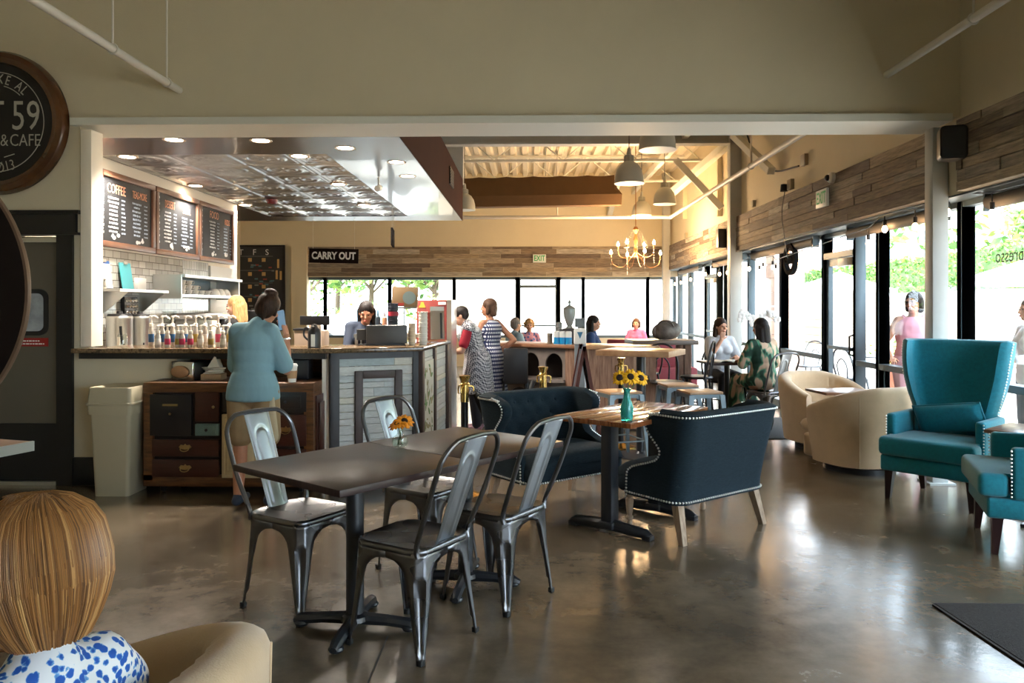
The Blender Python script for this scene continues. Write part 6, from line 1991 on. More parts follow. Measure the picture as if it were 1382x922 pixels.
# string lights along the windows
t = thing('string_lights', 'string of warm bulbs hung along the tops of the right windows', 'string lights', (0, 0, 0))
M['string_bulb'] = mat('amber_bulb', (1, 0.75, 0.45), 0.3, emit=(1, 0.62, 0.3), estr=16)
bulbs = [(1339, 291), (1279, 289), (1235, 308), (1194, 311), (1172, 330), (1047, 367), (1043, 362), (1030, 364), (1025, 368), (1011, 364), (982, 369), (971, 371), (961, 366), (952, 371), (932, 378), (919, 382), (911, 384)]
pts = []
XS = WX - 0.22
last = None
mbc = MB()
for px, py in bulbs:
    p = at(px, py, X=XS)
    mb = MB(); mb.lathe([(0, 0.045), (0.016, 0.045), (0.018, 0.06), (0.018, 0.10), (0, 0.105)], 10, p); mb.tube([p + V(0, 0, 0.1), p + V(0, 0, 0.17)], 0.006, 5); so = mb.build('socket', M['blackplastic'], parent=t)
    mb = MB(); mb.sph(p + V(0, 0, 0.012), (0.026, 0.026, 0.036), 10, 8); mb.build('bulb', M['string_bulb'], parent=so)
    hp = p + V(0, 0, 0.17)
    if last is not None:
        mid = (last + hp) / 2 - V(0, 0, 0.0)
        mbc.tube(smooth_path([last, mid, hp], 6), 0.006, 5)
    last = hp
mbc.tube([at(1339, 291, X=XS) + V(0, 0, 0.17), V(XS, 3.5, 2.3)], 0.006, 5)
mbc.build('cord', M['blackplastic'], parent=t)
for y_ in (6.5, 8.0, 11.4, 14.2):
    d = bpy.data.lights.new('string_glow', 'POINT'); d.energy = 1.2; d.color = (1, 0.6, 0.3); d.shadow_soft_size = 0.05
    lo = bpy.data.objects.new('string_glow', d); COL.objects.link(lo); lo.parent = t; lo.location = (XS, y_, 2.1)

# ------------------------------------------------------------------ hall furniture
M['butcher'] = mat('butcher_block', srgb(196, 158, 122), 0.3, col2=srgb(150, 110, 78), scale=6, stretch=(1, 9, 1))
M['old_plank'] = mat('weathered_plank', srgb(150, 118, 98), 0.7, col2=srgb(104, 74, 58), scale=5, stretch=(9, 9, 0.8))


def stanchion(label, x, y):
    t = thing('stanchion', label, 'stanchion', (x, y, 0), 0, 'brass topped rope stanchions')
    mb = MB(); mb.lathe([(0, 0), (0.15, 0), (0.15, 0.02), (0.05, 0.05), (0.03, 0.07), (0, 0.07)], 24); mb.build('base', M['brass'], parent=t)
    mb = MB(); mb.tube([(0, 0, 0.05), (0, 0, 0.76)], 0.028, 14); mb.build('pole', M['blackplastic'], parent=t)
    mb = MB(); mb.lathe([(0.032, 0.73), (0.033, 0.86), (0.038, 0.865), (0.03, 0.875), (0.03, 0.89), (0.042, 0.915), (0.044, 0.93), (0, 0.935)], 18)
    for a in (0.3, 2.4, 4.4):
        mb.tube(smooth_path([(0.03 * math.cos(a), 0.03 * math.sin(a), 0.85), (0.065 * math.cos(a), 0.065 * math.sin(a), 0.845), (0.07 * math.cos(a), 0.07 * math.sin(a), 0.80), (0.06 * math.cos(a), 0.06 * math.sin(a), 0.79)], 4), 0.006, 6)
    mb.build('brass_head', M['brass'], parent=t)
    return t
ST = []
for lab, px, py, h in (('brass topped rope stanchion by the bar corner', 627, 507, 0.93), ('brass topped rope stanchion above the tufted settee back', 733, 495, 0.93), ('brass topped rope stanchion behind the sunflowers', 838, 483, 0.93)):
    p = at(px, py, Z=h); stanchion(lab, p.x, p.y); ST.append(p)
def rope(lab, a, b, sag):
    pts = [a.lerp(b, k / 12) - V(0, 0, sag * math.sin(PI * k / 12)) for k in range(13)]
    o = MB().tube(pts, 0.02, 10).build('barrier_rope', mat('black_rope', (0.015, 0.015, 0.016), 0.8)); tag(o, lab, 'rope')
a_ = V(ST[0].x + 0.075, ST[0].y, 0.80); rope('black barrier rope falling from the stanchion by the bar corner', a_, V(ST[1].x - 0.085, ST[1].y, 0.80), 0.42)

# black padded chair in the middle of the hall
p = at(696, 470, Y=9.2)
t = thing('padded_chair', 'black padded chair seen from behind left of the arched counter', 'chair', (p.x, 9.2, 0), 0.1)
mb = MB(); mb.b2(-0.145, 0.145, -0.03, 0.03, 0.54, 0.965, bev=0.02); mb.build('backrest', M['blackplastic'], parent=t)
mb = MB(); mb.b2(-0.16, 0.16, 0.02, 0.36, 0.54, 0.60, bev=0.02); mb.build('seat', M['blackplastic'], parent=t)
for sx in (-0.14, 0.14):
    for sy in (0.0, 0.33):
        mb = MB(); mb.tube([(sx, sy, 0.55), (sx * 1.25, sy + (0.02 if sy else -0.03), 0)], 0.014, 8); mb.build('leg', M['blackplastic'], parent=t)
mb = MB(); mb.tube([(-0.155, -0.02, 0.2), (0.155, -0.02, 0.2), (0.155, 0.34, 0.2), (-0.155, 0.34, 0.2)], 0.01, 6, closed=True); mb.build('foot_ring', M['blackplastic'], parent=t)

# counter with arched niches
pa, pb = at(640, 462, Z=1.0), at(775, 470, Z=1.0)
pa = V(-0.66, 9.95, 0); pb = V(0.60, 9.25, 0)
t = thing('arched_counter', 'wooden counter with three arched niches and a curved shelf', 'counter', pa)
d = (pb - pa).normalized(); L = (pb - pa).length; ang = math.atan2(d.y, d.x); t.rotation_euler.z = ang
mb = MB(); mb.b2(-0.1, L + 0.05, -0.06, 0.6, 0.96, 1.0, bev=0.006); mb.build('countertop', mat('reddish_top', srgb(150, 106, 78), 0.35, var=0.1, scale=6), parent=t)
M['arch_wood'] = mat('grey_arch_wood', srgb(120, 110, 104), 0.6, var=0.1, scale=8)
mb = MB(); n = 4; cw = (L - 0.16) / n
for k in range(n):
    x0 = k * cw; m_ = 0.045
    arc = [(x0 + m_ + (cw - 2 * m_) * (0.5 - 0.5 * math.cos(PI * j / 14)), 0.76 + (cw / 2 - m_) * 1.15 * math.sin(PI * j / 14)) for j in range(15)]
    mb.prism([(x0, 0.58), (x0 + m_, 0.58)] + arc + [(x0 + cw - m_, 0.58), (x0 + cw, 0.58), (x0 + cw, 0.96), (x0, 0.96)], -0.03, 0.0, RX)
mb.build('arch_front', M['arch_wood'], parent=t)
mb = MB(); mb.b2(0, L - 0.16, 0.28, 0.30, 0.05, 0.96); mb.b2(0, L - 0.16, 0.03, 0.3, 0.05, 0.10); mb.b2(0, 0.03, 0.03, 0.3, 0.1, 0.96); mb.build('niche_back', M['cab_dark'], parent=t)
def shelfp(k): return (k * (L - 0.16) / 16, 0.06 + 0.16 * math.sin(PI * k / 16))
mb = MB(); mb.prism([(x, -y) for x, y in [shelfp(k) for k in range(17)]] + [(L - 0.16, 0.28), (0, 0.28)], 0.545, 0.58); mb.build('curved_shelf', M['arch_wood'], parent=t)
mb = MB()
for k in range(3):
    x0 = k * (L - 0.16) / 3; w_ = (L - 0.16) / 3; m_ = 0.05
    arc = [(x0 + m_ + (w_ - 2 * m_) * (0.5 - 0.5 * math.cos(PI * j / 14)), 0.30 + 0.16 * math.sin(PI * j / 14)) for j in range(15)]
    mb.prism([(x0, 0.05), (x0 + m_, 0.05)] + arc + [(x0 + w_ - m_, 0.05), (x0 + w_, 0.05), (x0 + w_, 0.545), (x0, 0.545)], -0.03, 0.0, RX)
mb.build('lower_front', M['arch_wood'], parent=t)
mb = MB(); mb.b2(L - 0.16, L, -0.02, 0.55, 0, 0.96, bev=0.004); mb.build('end_post', M['old_plank'], parent=t)
# plank clad return of the counter
t = thing('plank_counter', 'plank clad counter behind the folding chalkboard', 'counter', (1.0, 9.15, 0), -0.08)
mb = MB()
r = random.Random(8)
for k in range(7):
    mb.b2(-0.40 + k * 0.13, -0.272 + k * 0.13, -0.02 - r.uniform(0, 0.006), 0.0, 0.02, 0.955, mi=r.randrange(2))
mb.build('plank_cladding', [M['old_plank'], mat('pale_plank', srgb(176, 146, 124), 0.7, col2=srgb(140, 108, 90), scale=5, stretch=(9, 9, 0.8))], parent=t)
mb = MB(); mb.b2(-0.40, 0.51, 0.0, 0.55, 0.0, 0.955); mb.build('counter_body', M['cab_dark'], parent=t)
mb = MB(); mb.b2(-0.42, 0.55, -0.06, 0.6, 0.956, 0.996, bev=0.005); mb.build('countertop', M['butcher'], parent=t)

# things on the hall counter
p = at(769, 456, Y=9.55)
t = thing('coffee_urn_vase', 'grey lidded urn on a dark box standing on the arched counter', 'urn', (p.x, 9.62, 1.001))
mb = MB(); mb.b2(-0.1, 0.1, -0.1, 0.1, 0.0, 0.19, bev=0.03); mb.build('box_body', mat('dark_box', srgb(58, 54, 56), 0.5), parent=t)
k_ = 9.62 / 1044
mb = MB(); mb.lathe([(0, 0.19), (0.05, 0.19), (0.03, 0.22), (0.04, 0.24), (0.07, 0.33), (0.076, 0.40), (0.074, 0.42), (0.08, 0.425), (0.08, 0.435), (0.05, 0.46), (0.018, 0.475), (0.014, 0.50), (0.02, 0.515), (0.008, 0.54), (0, 0.545)], 20); mb.build('urn_body', mat('pewter', srgb(150, 158, 156), 0.4, metal=0.4), parent=t)
for i, px in enumerate((757, 766, 775)):
    p = at(px, 472, Z=1.0)
    t = thing('blue_can', ['left', 'middle', 'right'][i] + ' of the three blue and white cans on the arched counter', 'can', (p.x, 9.42 - 0.02 * i, 1.0005), 0, 'blue and white cans')
    mb = MB(); mb.lathe([(0, 0), (0.036, 0), (0.038, 0.005), (0.038, 0.15), (0.03, 0.16), (0, 0.16)], 18); mb.build('can_body', M['white'], parent=t)
    mb = MB(); mb.lathe([(0.0384, 0.005), (0.0392, 0.006), (0.0392, 0.085), (0.0384, 0.086)], 18); mb.build('blue_label', mat('blue_label', srgb(24, 140, 200), 0.4), parent=t)
for lab, px, h, m in (('grey canister left of the blue cans on the arched counter', 741.5, 0.13, 'taupe'), ('grey grinder behind the blue cans on the arched counter', 755, 0.26, 'grey')):
    p = at(px, 470, Y=9.75)
    t = thing('canister', lab, 'canister', (p.x, 9.78 if m == 'grey' else 9.6, 1.0005))
    mb = MB(); mb.lathe([(0, 0), (0.034, 0), (0.036, h * 0.7), (0.03, h * 0.72), (0.038, h * 0.76), (0.036, h), (0, h)], 16); mb.build('canister_body', mat('canister_' + m, srgb(126, 118, 108) if m == 'taupe' else srgb(140, 148, 150), 0.5), parent=t)
# hand sanitiser stand
p = at(782, 470, Y=8.6)
t = thing('sanitizer_stand', 'grey floor stand with a white dispenser marked by a blue triangle', 'dispenser', (p.x, 8.6, 0))
GP = mat('grey_post', srgb(124, 132, 138), 0.45)
mb = MB(); mb.b2(-0.055, 0.055, -0.02, 0.02, 0.02, 1.12, bev=0.004); mb.b2(-0.15, 0.15, -0.15, 0.15, 0, 0.02); mb.build('post', GP, parent=t)
mb = MB(); mb.b2(0.056, 0.072, -0.024, 0.024, 0.02, 1.05); mb.build('edge_strip', mat('pale_edge', srgb(214, 226, 236), 0.35), parent=t)
mb = MB(); mb.b2(-0.065, 0.07, -0.09, -0.02, 1.04, 1.22, bev=0.02); dp = mb.build('dispenser_box', M['white'], parent=t)
mb = MB(); mb.prism([(-0.032, 0.04), (0.032, 0.04), (0, -0.035)], 0.09, 0.092, Matrix.Translation((0, 0, 1.14)) @ RX); mb.build('blue_triangle', mat('tri_blue', srgb(46, 104, 140), 0.5), parent=dp)
mb = MB(); mb.b2(-0.05, 0.06, -0.04, 0.03, 1.23, 1.33, bev=0.006); mb.b2(-0.02, 0.03, -0.02, 0.02, 1.11, 1.24); mb.build('top_box', mat('mid_grey_box', srgb(110, 118, 120), 0.5), parent=t)
# A-frame chalkboard
p0 = at(786, 466, Y=8.1)
t = thing('a_frame_sign', 'folding wooden chalkboard sign beside the grey dispenser stand', 'sign', (p0.x, 8.1, 0), 0.0)
zt = p0.z
M['afw'] = mat('red_brown_frame', srgb(86, 44, 36), 0.45)
for s, xb, nm, hp in ((-1, -0.19, 'left', 0), (1, 0.19, 'right', 1)):
    mb = MB()
    for y in (-0.26, 0.26):
        mb.bar((0, y, zt), (xb, y, 0.0), 0.035, 0.045)
    mb.bar((0.0, -0.26, zt - 0.03), (0, 0.26, zt - 0.03), 0.03); mb.bar((xb * 0.86, -0.26, 0.14), (xb * 0.86, 0.26, 0.14), 0.03)
    fo = mb.build('sign_leaf', M['afw'], parent=t)
    mb = MB(); mb.poly([(xb * 0.04 + s * 0.004, -0.245, zt - 0.05), (xb * 0.04 + s * 0.004, 0.245, zt - 0.05), (xb * 0.85 + s * 0.004, 0.245, 0.15), (xb * 0.85 + s * 0.004, -0.245, 0.15)]); mb.build('chalk_panel', mat('chalk_panel_' + nm, srgb(54, 50, 58), 0.7), parent=fo, sol=0.008)
    if s > 0:
        mb = MB(); r = random.Random(6)
        for k in range(36):
            z = r.uniform(0.2, zt - 0.08); y = r.uniform(-0.2, 0.16); x = xb * (1 - z / zt) + 0.012
            mb.box((x, y, z), (0.006, r.uniform(0.02, 0.08), 0.018), mi=r.randrange(3))
        mb.build('chalk_lettering', [mat('ch_orange', srgb(220, 130, 110), 0.8), mat('ch_blue', srgb(110, 140, 190), 0.8), M['chalk']], parent=fo)
mb = MB(); mb.tube([(-0.10, -0.26, zt * 0.48), (0.10, -0.26, zt * 0.48)], 0.006, 6); mb.build('spreader_bar', M['blackplastic'], parent=t)

# high table and stools
nr = at(893, 482, Z=1.04); rt = at(931, 476, Z=1.04)
nr = V(1.30, 7.15, 0); 
ua = V(-0.90, 0.44, 0).normalized(); wa = V(0.44, 0.90, 0).normalized()
ctr = nr + ua * 0.36 + wa * 0.3
t = thing('high_table', 'high butcher block table on a black pole behind the plank table', 'table', (ctr.x, ctr.y, 0), math.atan2(-ua.y, -ua.x))
mb = MB(); mb.b2(-0.36, 0.36, -0.3, 0.3, 0.985, 1.04, bev=0.005); mb.build('tabletop', M['butcher'], parent=t)
mb = MB(); mb.lathe([(0, 0), (0.26, 0), (0.26, 0.012), (0.06, 0.03), (0.045, 0.05), (0.045, 0.985), (0, 0.985)], 24, (0.0, 0, 0)); mb.build('pedestal', M['base_black'], parent=t)
M['stool_metal'] = mat('grey_stool_metal', srgb(112, 124, 130), 0.35, metal=0.6)


def stool(label, x, y, rz, h=0.66):
    t = thing('stool', label, 'stool', (x, y, 0), rz, 'wood topped metal stools')
    mb = MB(); mb.b2(-0.165, 0.165, -0.165, 0.165, h - 0.022, h, bev=0.004); mb.build('seat', M['butcher'], parent=t)
    mb = MB()
    for a in range(4):
        Mx = rotz(a * PI / 2)
        mb.prism([(-0.165, 0), (-0.165, -0.06), (-0.13, -0.055), (-0.1, -0.035), (0.1, -0.035), (0.13, -0.055), (0.165, -0.06), (0.165, 0)], 0.160, 0.165, Mx @ Matrix.Translation((0, 0, h - 0.022)) @ RX)
    mb.build('apron', M['stool_metal'], parent=t)
    for sx in (-1, 1):
        for sy in (-1, 1):
            mb = MB(); leg = taper_leg(sx * 0.205, sy * 0.205, sx * 0.152, sy * 0.152, h - 0.03, 0.012, 0.024); leg.build('leg', M['stool_metal'], parent=t)
    mb = MB(); k = 0.19; mb.tube([(-k, -k, 0.2), (k, -k, 0.2), (k, k, 0.2), (-k, k, 0.2)], 0.008, 6, closed=True); mb.build('stretcher', M['stool_metal'], parent=t)
    return t
for lab, px, py, rz in (('wood topped stool behind the sunflowers at the high table', 835, 527, 0.35), ('wood topped stool, farther of the two right of the high table pole', 915, 518, 0.15), ('wood topped stool nearest the settee, below the high table', 944, 527, 0.2)):
    p = at(px, py, Z=0.66); stool(lab, p.x, p.y, rz)

# second high table with a bag
p = at(893, 459, Z=1.04)
t = thing('high_table', 'far high dark table carrying a large grey bag', 'table', (p.x, 9.9, 0), 0.05)
mb = MB(); mb.b2(-0.40, 0.42, -0.3, 0.3, 0.985, 1.04, bev=0.005); mb.build('tabletop', mat('grey_wood_top', srgb(112, 98, 88), 0.4, var=0.1, scale=6), parent=t)
for sx in (-0.34, 0.30):
    mb = MB(); mb.b2(sx - 0.04, sx + 0.04, -0.24, -0.16, 0, 0.985); mb.build('leg', M['old_plank'], parent=t)
    mb = MB(); mb.b2(sx - 0.04, sx + 0.04, 0.16, 0.24, 0, 0.985); mb.build('leg', M['old_plank'], parent=t)
p = at(897, 455, Y=9.85)
t = thing('tote_bag', 'slouching grey brown bag on the far high table', 'bag', (p.x, 9.85, 1.041))
mb = MB(); r = random.Random(3)
def bagf(u, v):
    a = u * 2 * PI; th = v * PI
    rx = 0.175 * (1 + 0.10 * math.sin(3 * a + 1) + 0.05 * math.sin(7 * a)); ry = 0.13
    zz = 0.11 * (1 - math.cos(th)) * (1 + 0.12 * math.sin(2 * a))
    k = max(0.0, math.sin(th)) ** 0.6
    return (rx * k * math.cos(a) + 0.03 * v, ry * k * math.sin(a), zz)
mb.grid(bagf, 28, 14, cu=True); bmesh.ops.remove_doubles(mb.b, verts=mb.b.verts, dist=0.002); mb.build('bag_body', mat('bag_leather', srgb(122, 112, 104), 0.5, col2=srgb(70, 62, 58), scale=9, bump=0.4, bscale=20), parent=t)
mb = MB(); mb.tube(smooth_path([(-0.12, -0.05, 0.16), (-0.05, -0.1, 0.24), (0.06, -0.1, 0.22), (0.12, -0.06, 0.12)], 5), 0.012, 8); mb.build('bag_handle', mat('bag_strap', srgb(84, 74, 68), 0.5), parent=t)


def bentwood(label, x, y, rz, sh=0.46, m=None):
    m = m or M['blackplastic']
    t = thing('bistro_chair', label, 'chair', (x, y, 0), rz, 'black bistro chairs in the hall')
    mb = MB(); mb.lathe([(0, sh - 0.03), (0.19, sh - 0.03), (0.2, sh - 0.015), (0.19, sh), (0, sh)], 24); mb.build('seat', m, parent=t)
    mb = MB(); mb.tube(smooth_path([(-0.17, -0.12, sh - 0.02), (-0.19, -0.17, sh + 0.2), (-0.13, -0.2, sh + 0.37), (0, -0.21, sh + 0.42), (0.13, -0.2, sh + 0.37), (0.19, -0.17, sh + 0.2), (0.17, -0.12, sh - 0.02)], 6), 0.014, 8); mb.build('back_hoop', m, parent=t)
    mb = MB(); mb.tube(smooth_path([(-0.08, -0.16, sh), (-0.09, -0.19, sh + 0.18), (0, -0.2, sh + 0.27), (0.09, -0.19, sh + 0.18), (0.08, -0.16, sh)], 6), 0.010, 8); mb.build('inner_hoop', m, parent=t)
    for sx in (-1, 1):
        for sy in (-1, 1):
            mb = MB(); mb.tube([(sx * 0.14, sy * 0.13, sh - 0.02), (sx * 0.19, sy * 0.19, 0)], [0.016, 0.012], 8); mb.build('leg', m, parent=t)
    mb = MB(); mb.tube([(0.16 * math.cos(k * PI / 8), 0.16 * math.sin(k * PI / 8), sh * 0.45) for k in range(16)], 0.008, 6, closed=True); mb.build('leg_ring', m, parent=t)
    return t
p = at(900, 500, Y=9.0); bentwood('black hoop backed chair below the bag on the far high table', p.x, 9.0, 3.3, 0.6)
p = at(941, 500, Y=9.4); bentwood('tall black hoop backed chair left of the seated woman in white', p.x, 9.45, 1.2, 0.62)
p = at(868, 500, Y=11.6); t = bentwood('black hoop backed chair behind the high table pole', p.x, 11.4, 0.3, 0.5)
p = at(893, 500, Y=12.6)
t = thing('red_bench', 'dark red bench far behind the high tables', 'bench', (p.x - 0.1, 12.7, 0), 0)
mb = MB(); mb.b2(-0.75, 0.65, -0.25, 0.25, 0.12, 0.48, bev=0.03); mb.build('seat', mat('dark_red', srgb(128, 40, 52), 0.6), parent=t)
mb = MB(); mb.b2(-0.75, 0.65, 0.2, 0.3, 0.4, 0.92, bev=0.03); mb.build('backrest', mat('dark_red_back', srgb(128, 40, 52), 0.6), parent=t)
mb = MB(); mb.b2(-0.7, 0.6, -0.2, 0.2, 0, 0.12); mb.build('plinth', M['blackplastic'], parent=t)

# table of the two seated women
p = at(972, 487, Z=0.76)
t = thing('cafe_table', 'dark cafe table between the two seated women', 'table', (p.x + 0.06, 9.95, 0), 0.15)
mb = MB(); mb.b2(-0.3, 0.3, -0.3, 0.3, 0.73, 0.76, bev=0.004); mb.build('tabletop', M['dark_wood'], parent=t)
mb = MB(); mb.lathe([(0, 0), (0.22, 0), (0.22, 0.012), (0.05, 0.03), (0.035, 0.05), (0.035, 0.73), (0, 0.73)], 20); mb.build('pedestal', M['base_black'], parent=t)
tb = t
t = thing('open_magazine', 'white open magazine on the cafe table of the seated women', 'magazine', (tb.location.x - 0.02, 9.83, 0.7605), 0.3)
mb = MB(); mb.grid(lambda u, v: (lerp(-0.2, 0.2, u), lerp(-0.13, 0.13, v), 0.006 + 0.02 * abs(math.sin(u * PI * 2)) * (1 - 0.2 * v)), 17, 3); mb.build('pages', M['paper'], parent=t, sol=0.006, soff=-1)
CHW = dup(CH, (0, 0, 0), 0, 'grey metal chair holding the woman in the leafy dress', 'metal chairs at the dark table'); CHW['group'] = 'metal chairs in the hall'
put(CHW, 2.86, 9.30, (-0.42, 0.9))
# white orchid on a stand by the window
p = at(1016, 440, Y=10.3)
t = thing('orchid', 'white orchid in a pot on a thin stand by the window', 'plant', (3.06, 10.45, 0))
mb = MB(); mb.lathe([(0, 0), (0.14, 0), (0.14, 0.015), (0.02, 0.03), (0.016, 0.05), (0.016, 0.70), (0.12, 0.71), (0.12, 0.73), (0, 0.73)], 20); mb.build('plant_stand', M['base_black'], parent=t)
mb = MB(); mb.lathe([(0, 0.73), (0.05, 0.73), (0.07, 0.85), (0.062, 0.85), (0, 0.83)], 18); mb.build('pot', M['white'], parent=t)
mb = MB()
for k in range(6):
    a = k * 1.05; mb.grid(lambda u, v: ((0.02 + 0.17 * u) * math.cos(a) - (v - 0.5) * 0.05 * math.sin(PI * min(1, u + 0.1)) * math.sin(a), (0.02 + 0.17 * u) * math.sin(a) + (v - 0.5) * 0.05 * math.sin(PI * min(1, u + 0.1)) * math.cos(a), 0.85 + 0.12 * math.sin(u * 2.2) - 0.02 * abs(v - 0.5)), 7, 3)
mb.build('leaves', mat('orchid_leaf', srgb(58, 96, 60), 0.4), parent=t, sol=0.003)
M['orchid'] = mat('orchid_petal', srgb(244, 244, 244), 0.6)
rn = random.Random(12)
for s in (-1, 1):
    st = smooth_path([(0, 0, 0.84), (0.02 * s, 0, 1.1), (0.06 * s, -0.02, 1.3), (0.16 * s, -0.05, 1.38), (0.24 * s, -0.08, 1.30)], 5)
    mb = MB(); mb.tube(st, 0.004, 5); so = mb.build('flower_stem', M['stem'], parent=t)
    mb = MB()
    for j in range(7):
        c = st[8 + j * 2 if 8 + j * 2 < len(st) else -1] + V(rn.uniform(-0.02, 0.02), rn.uniform(-0.03, 0), rn.uniform(-0.02, 0.02))
        for k in range(5):
            a = k * 2 * PI / 5 + rn.random()
            mb.sph(c + V(0.028 * math.cos(a), -0.006, 0.028 * math.sin(a)), (0.026, 0.006, 0.026), 8, 5)
    mb.build('blossoms', M['orchid'], parent=so)
# dark bag and mats
p = at(1052, 575, Z=0)
t = thing('backpack', 'black backpack slumped on the floor behind the beige tub chair', 'bag', (2.62, 8.95, 0.012), 0.3)
mb = MB()
def bpf(u, v):
    a = u * 2 * PI; th = v * PI; k = max(0, math.sin(th)) ** 0.5
    return (0.17 * k * math.cos(a) * (1 + 0.1 * math.sin(3 * a)), 0.13 * k * math.sin(a), 0.17 * (1 - math.cos(th)) + 0.02 * math.sin(4 * a) * k)
mb.grid(bpf, 24, 12, cu=True); bmesh.ops.remove_doubles(mb.b, verts=mb.b.verts, dist=0.002); mb.build('bag_body', mat('black_nylon', (0.014, 0.015, 0.018), 0.5, bump=0.4, bscale=18), parent=t)
mb = MB(); mb.tube(smooth_path([(-0.05, -0.1, 0.28), (-0.1, -0.18, 0.18), (-0.08, -0.17, 0.05)], 5), 0.014, 6); mb.tube(smooth_path([(0.05, -0.1, 0.28), (0.1, -0.18, 0.18), (0.08, -0.17, 0.05)], 5), 0.014, 6); mb.build('strap', M['blackplastic'], parent=t)
M['mat'] = mat('black_floor_mat', (0.02, 0.02, 0.022), 0.95, var=0.5, scale=120, bump=0.6, bscale=200)
def fmat(lab, pts):
    c = sum((Vector(p) for p in pts), Vector()) / len(pts)
    t = thing('floor_mat', lab, 'mat', (c.x, c.y, 0.0005))
    mb = MB(); mb.prism([(p[0] - c.x, p[1] - c.y) for p in pts], 0, 0.011, bev=0.002); mb.build('pile', M['mat'], parent=t)
    mb = MB()
    for i in range(len(pts)):
        a_, b_ = Vector(pts[i]) - c, Vector(pts[(i + 1) % len(pts)]) - c; a_.z = b_.z = 0.004
        mb.bar(a_, b_, 0.03, 0.008)
    mb.build('rubber_border', M['rubber'], parent=t)
fmat('black entrance mat at the lower right corner of the photo', [(1.98, 3.80, 0), (2.05, 2.60, 0), (3.30, 2.60, 0), (3.30, 3.80, 0)])
fmat('black mat on the floor before the glass door of the right wall', [(2.30, 8.55, 0), (3.40, 8.60, 0), (3.40, 10.2, 0), (2.30, 10.1, 0)])
# ------------------------------------------------------------------ people
M['skin'] = mat('skin', srgb(206, 156, 130), 0.55, var=0.04, scale=10)
M['skin_tan'] = mat('skin_tan', srgb(186, 130, 102), 0.55, var=0.04, scale=10)
M['lip'] = mat('lips', srgb(176, 92, 84), 0.5)
M['eye'] = mat('eyes', (0.03, 0.02, 0.015), 0.2)


def hair_mat(name, c, c2):
    return mat(name, srgb(*c), 0.55, col2=srgb(*c2), scale=22, stretch=(5, 5, 0.6), bump=0.35, bscale=40, spec=0.25)
M['hair_brown'] = hair_mat('brown_hair', (66, 42, 28), (32, 20, 14))
M['hair_dark'] = hair_mat('dark_hair', (40, 32, 30), (18, 14, 14))
M['hair_blonde'] = hair_mat('blonde_hair', (198, 156, 104), (138, 100, 62))
M['hair_mid'] = hair_mat('mid_brown_hair', (104, 76, 58), (62, 44, 34))
M['hair_grey'] = hair_mat('grey_hair', (150, 144, 138), (104, 98, 92))


def cap(mb, p, q, r0, r1, n=12, flat=1.0):
    """A round-ended tapered limb piece."""
    p, q = Vector(p), Vector(q)
    d = q - p
    L = max(d.length, 1e-5)
    d = d / L
    pts, rr = [], []
    for k in range(4):
        a = PI / 2 * k / 4; pts.append(p - d * r0 * math.cos(a)); rr.append(max(0.0008, r0 * math.sin(a)))
    pts += [p, p.lerp(q, 0.5), q]; rr += [r0, (r0 + r1) / 2, r1]
    for k in range(1, 5):
        a = PI / 2 * k / 4; pts.append(q + d * r1 * math.sin(a)); rr.append(max(0.0008, r1 * math.cos(a)))
    mb.tube(pts, rr, n, flat=flat)


def ell(mb, c, r, rot=(0, 0, 0), n=18, m=12):
    mb.sph((0, 0, 0), r, n, m, M=TR(c, rot[0], rot[1], rot[2]))


def hand(mb, w, d, nrm, side, curl=0.5, s=1.0, spread=0.12):
    """Palm and five fingers. w wrist, d pointing to the fingertips, nrm out of the palm, side +1 when the thumb lies along d x nrm."""
    w, d, nrm = Vector(w), Vector(d).normalized(), Vector(nrm).normalized()
    nrm = (nrm - d * nrm.dot(d)).normalized()
    x = d.cross(nrm) * side                                  # toward the thumb
    for k, off in enumerate((0.030, 0.010, -0.010, -0.029)):
        cap(mb, w + x * off * 0.5 * s, w + d * 0.082 * s + x * off * s, 0.014 * s, 0.0125 * s, 8)
        l = (0.068, 0.078, 0.072, 0.055)[k] * s
        dd = (d + x * spread * off / 0.03).normalized()
        p = w + d * 0.085 * s + x * off * s
        ang = 0.0
        r = (0.0092, 0.0094, 0.009, 0.008)[k] * s
        for seg, fr in enumerate((0.45, 0.32, 0.23)):
            ang += curl * (0.75, 0.9, 0.6)[seg]
            dn = dd * math.cos(ang) + nrm * math.sin(ang)
            q = p + dn * l * fr
            cap(mb, p, q, r * (1 - 0.1 * seg), r * (0.9 - 0.1 * seg), 8)
            p = q
    b = w + d * 0.025 * s + x * 0.026 * s
    t1 = b + (d * 0.6 + x * 0.75 + nrm * 0.25).normalized() * 0.038 * s
    t2 = t1 + (d * 0.85 + x * 0.35 + nrm * 0.4 * (0.5 + curl)).normalized() * 0.030 * s
    cap(mb, b, t1, 0.0145 * s, 0.011 * s, 8); cap(mb, t1, t2, 0.0105 * s, 0.0088 * s, 8)


def head_frame(c, yaw, pitch, roll=0.0):
    return Matrix.Translation(c) @ Matrix.Rotation(yaw, 4, 'Z') @ Matrix.Rotation(pitch, 4, 'X') @ Matrix.Rotation(roll, 4, 'Y')


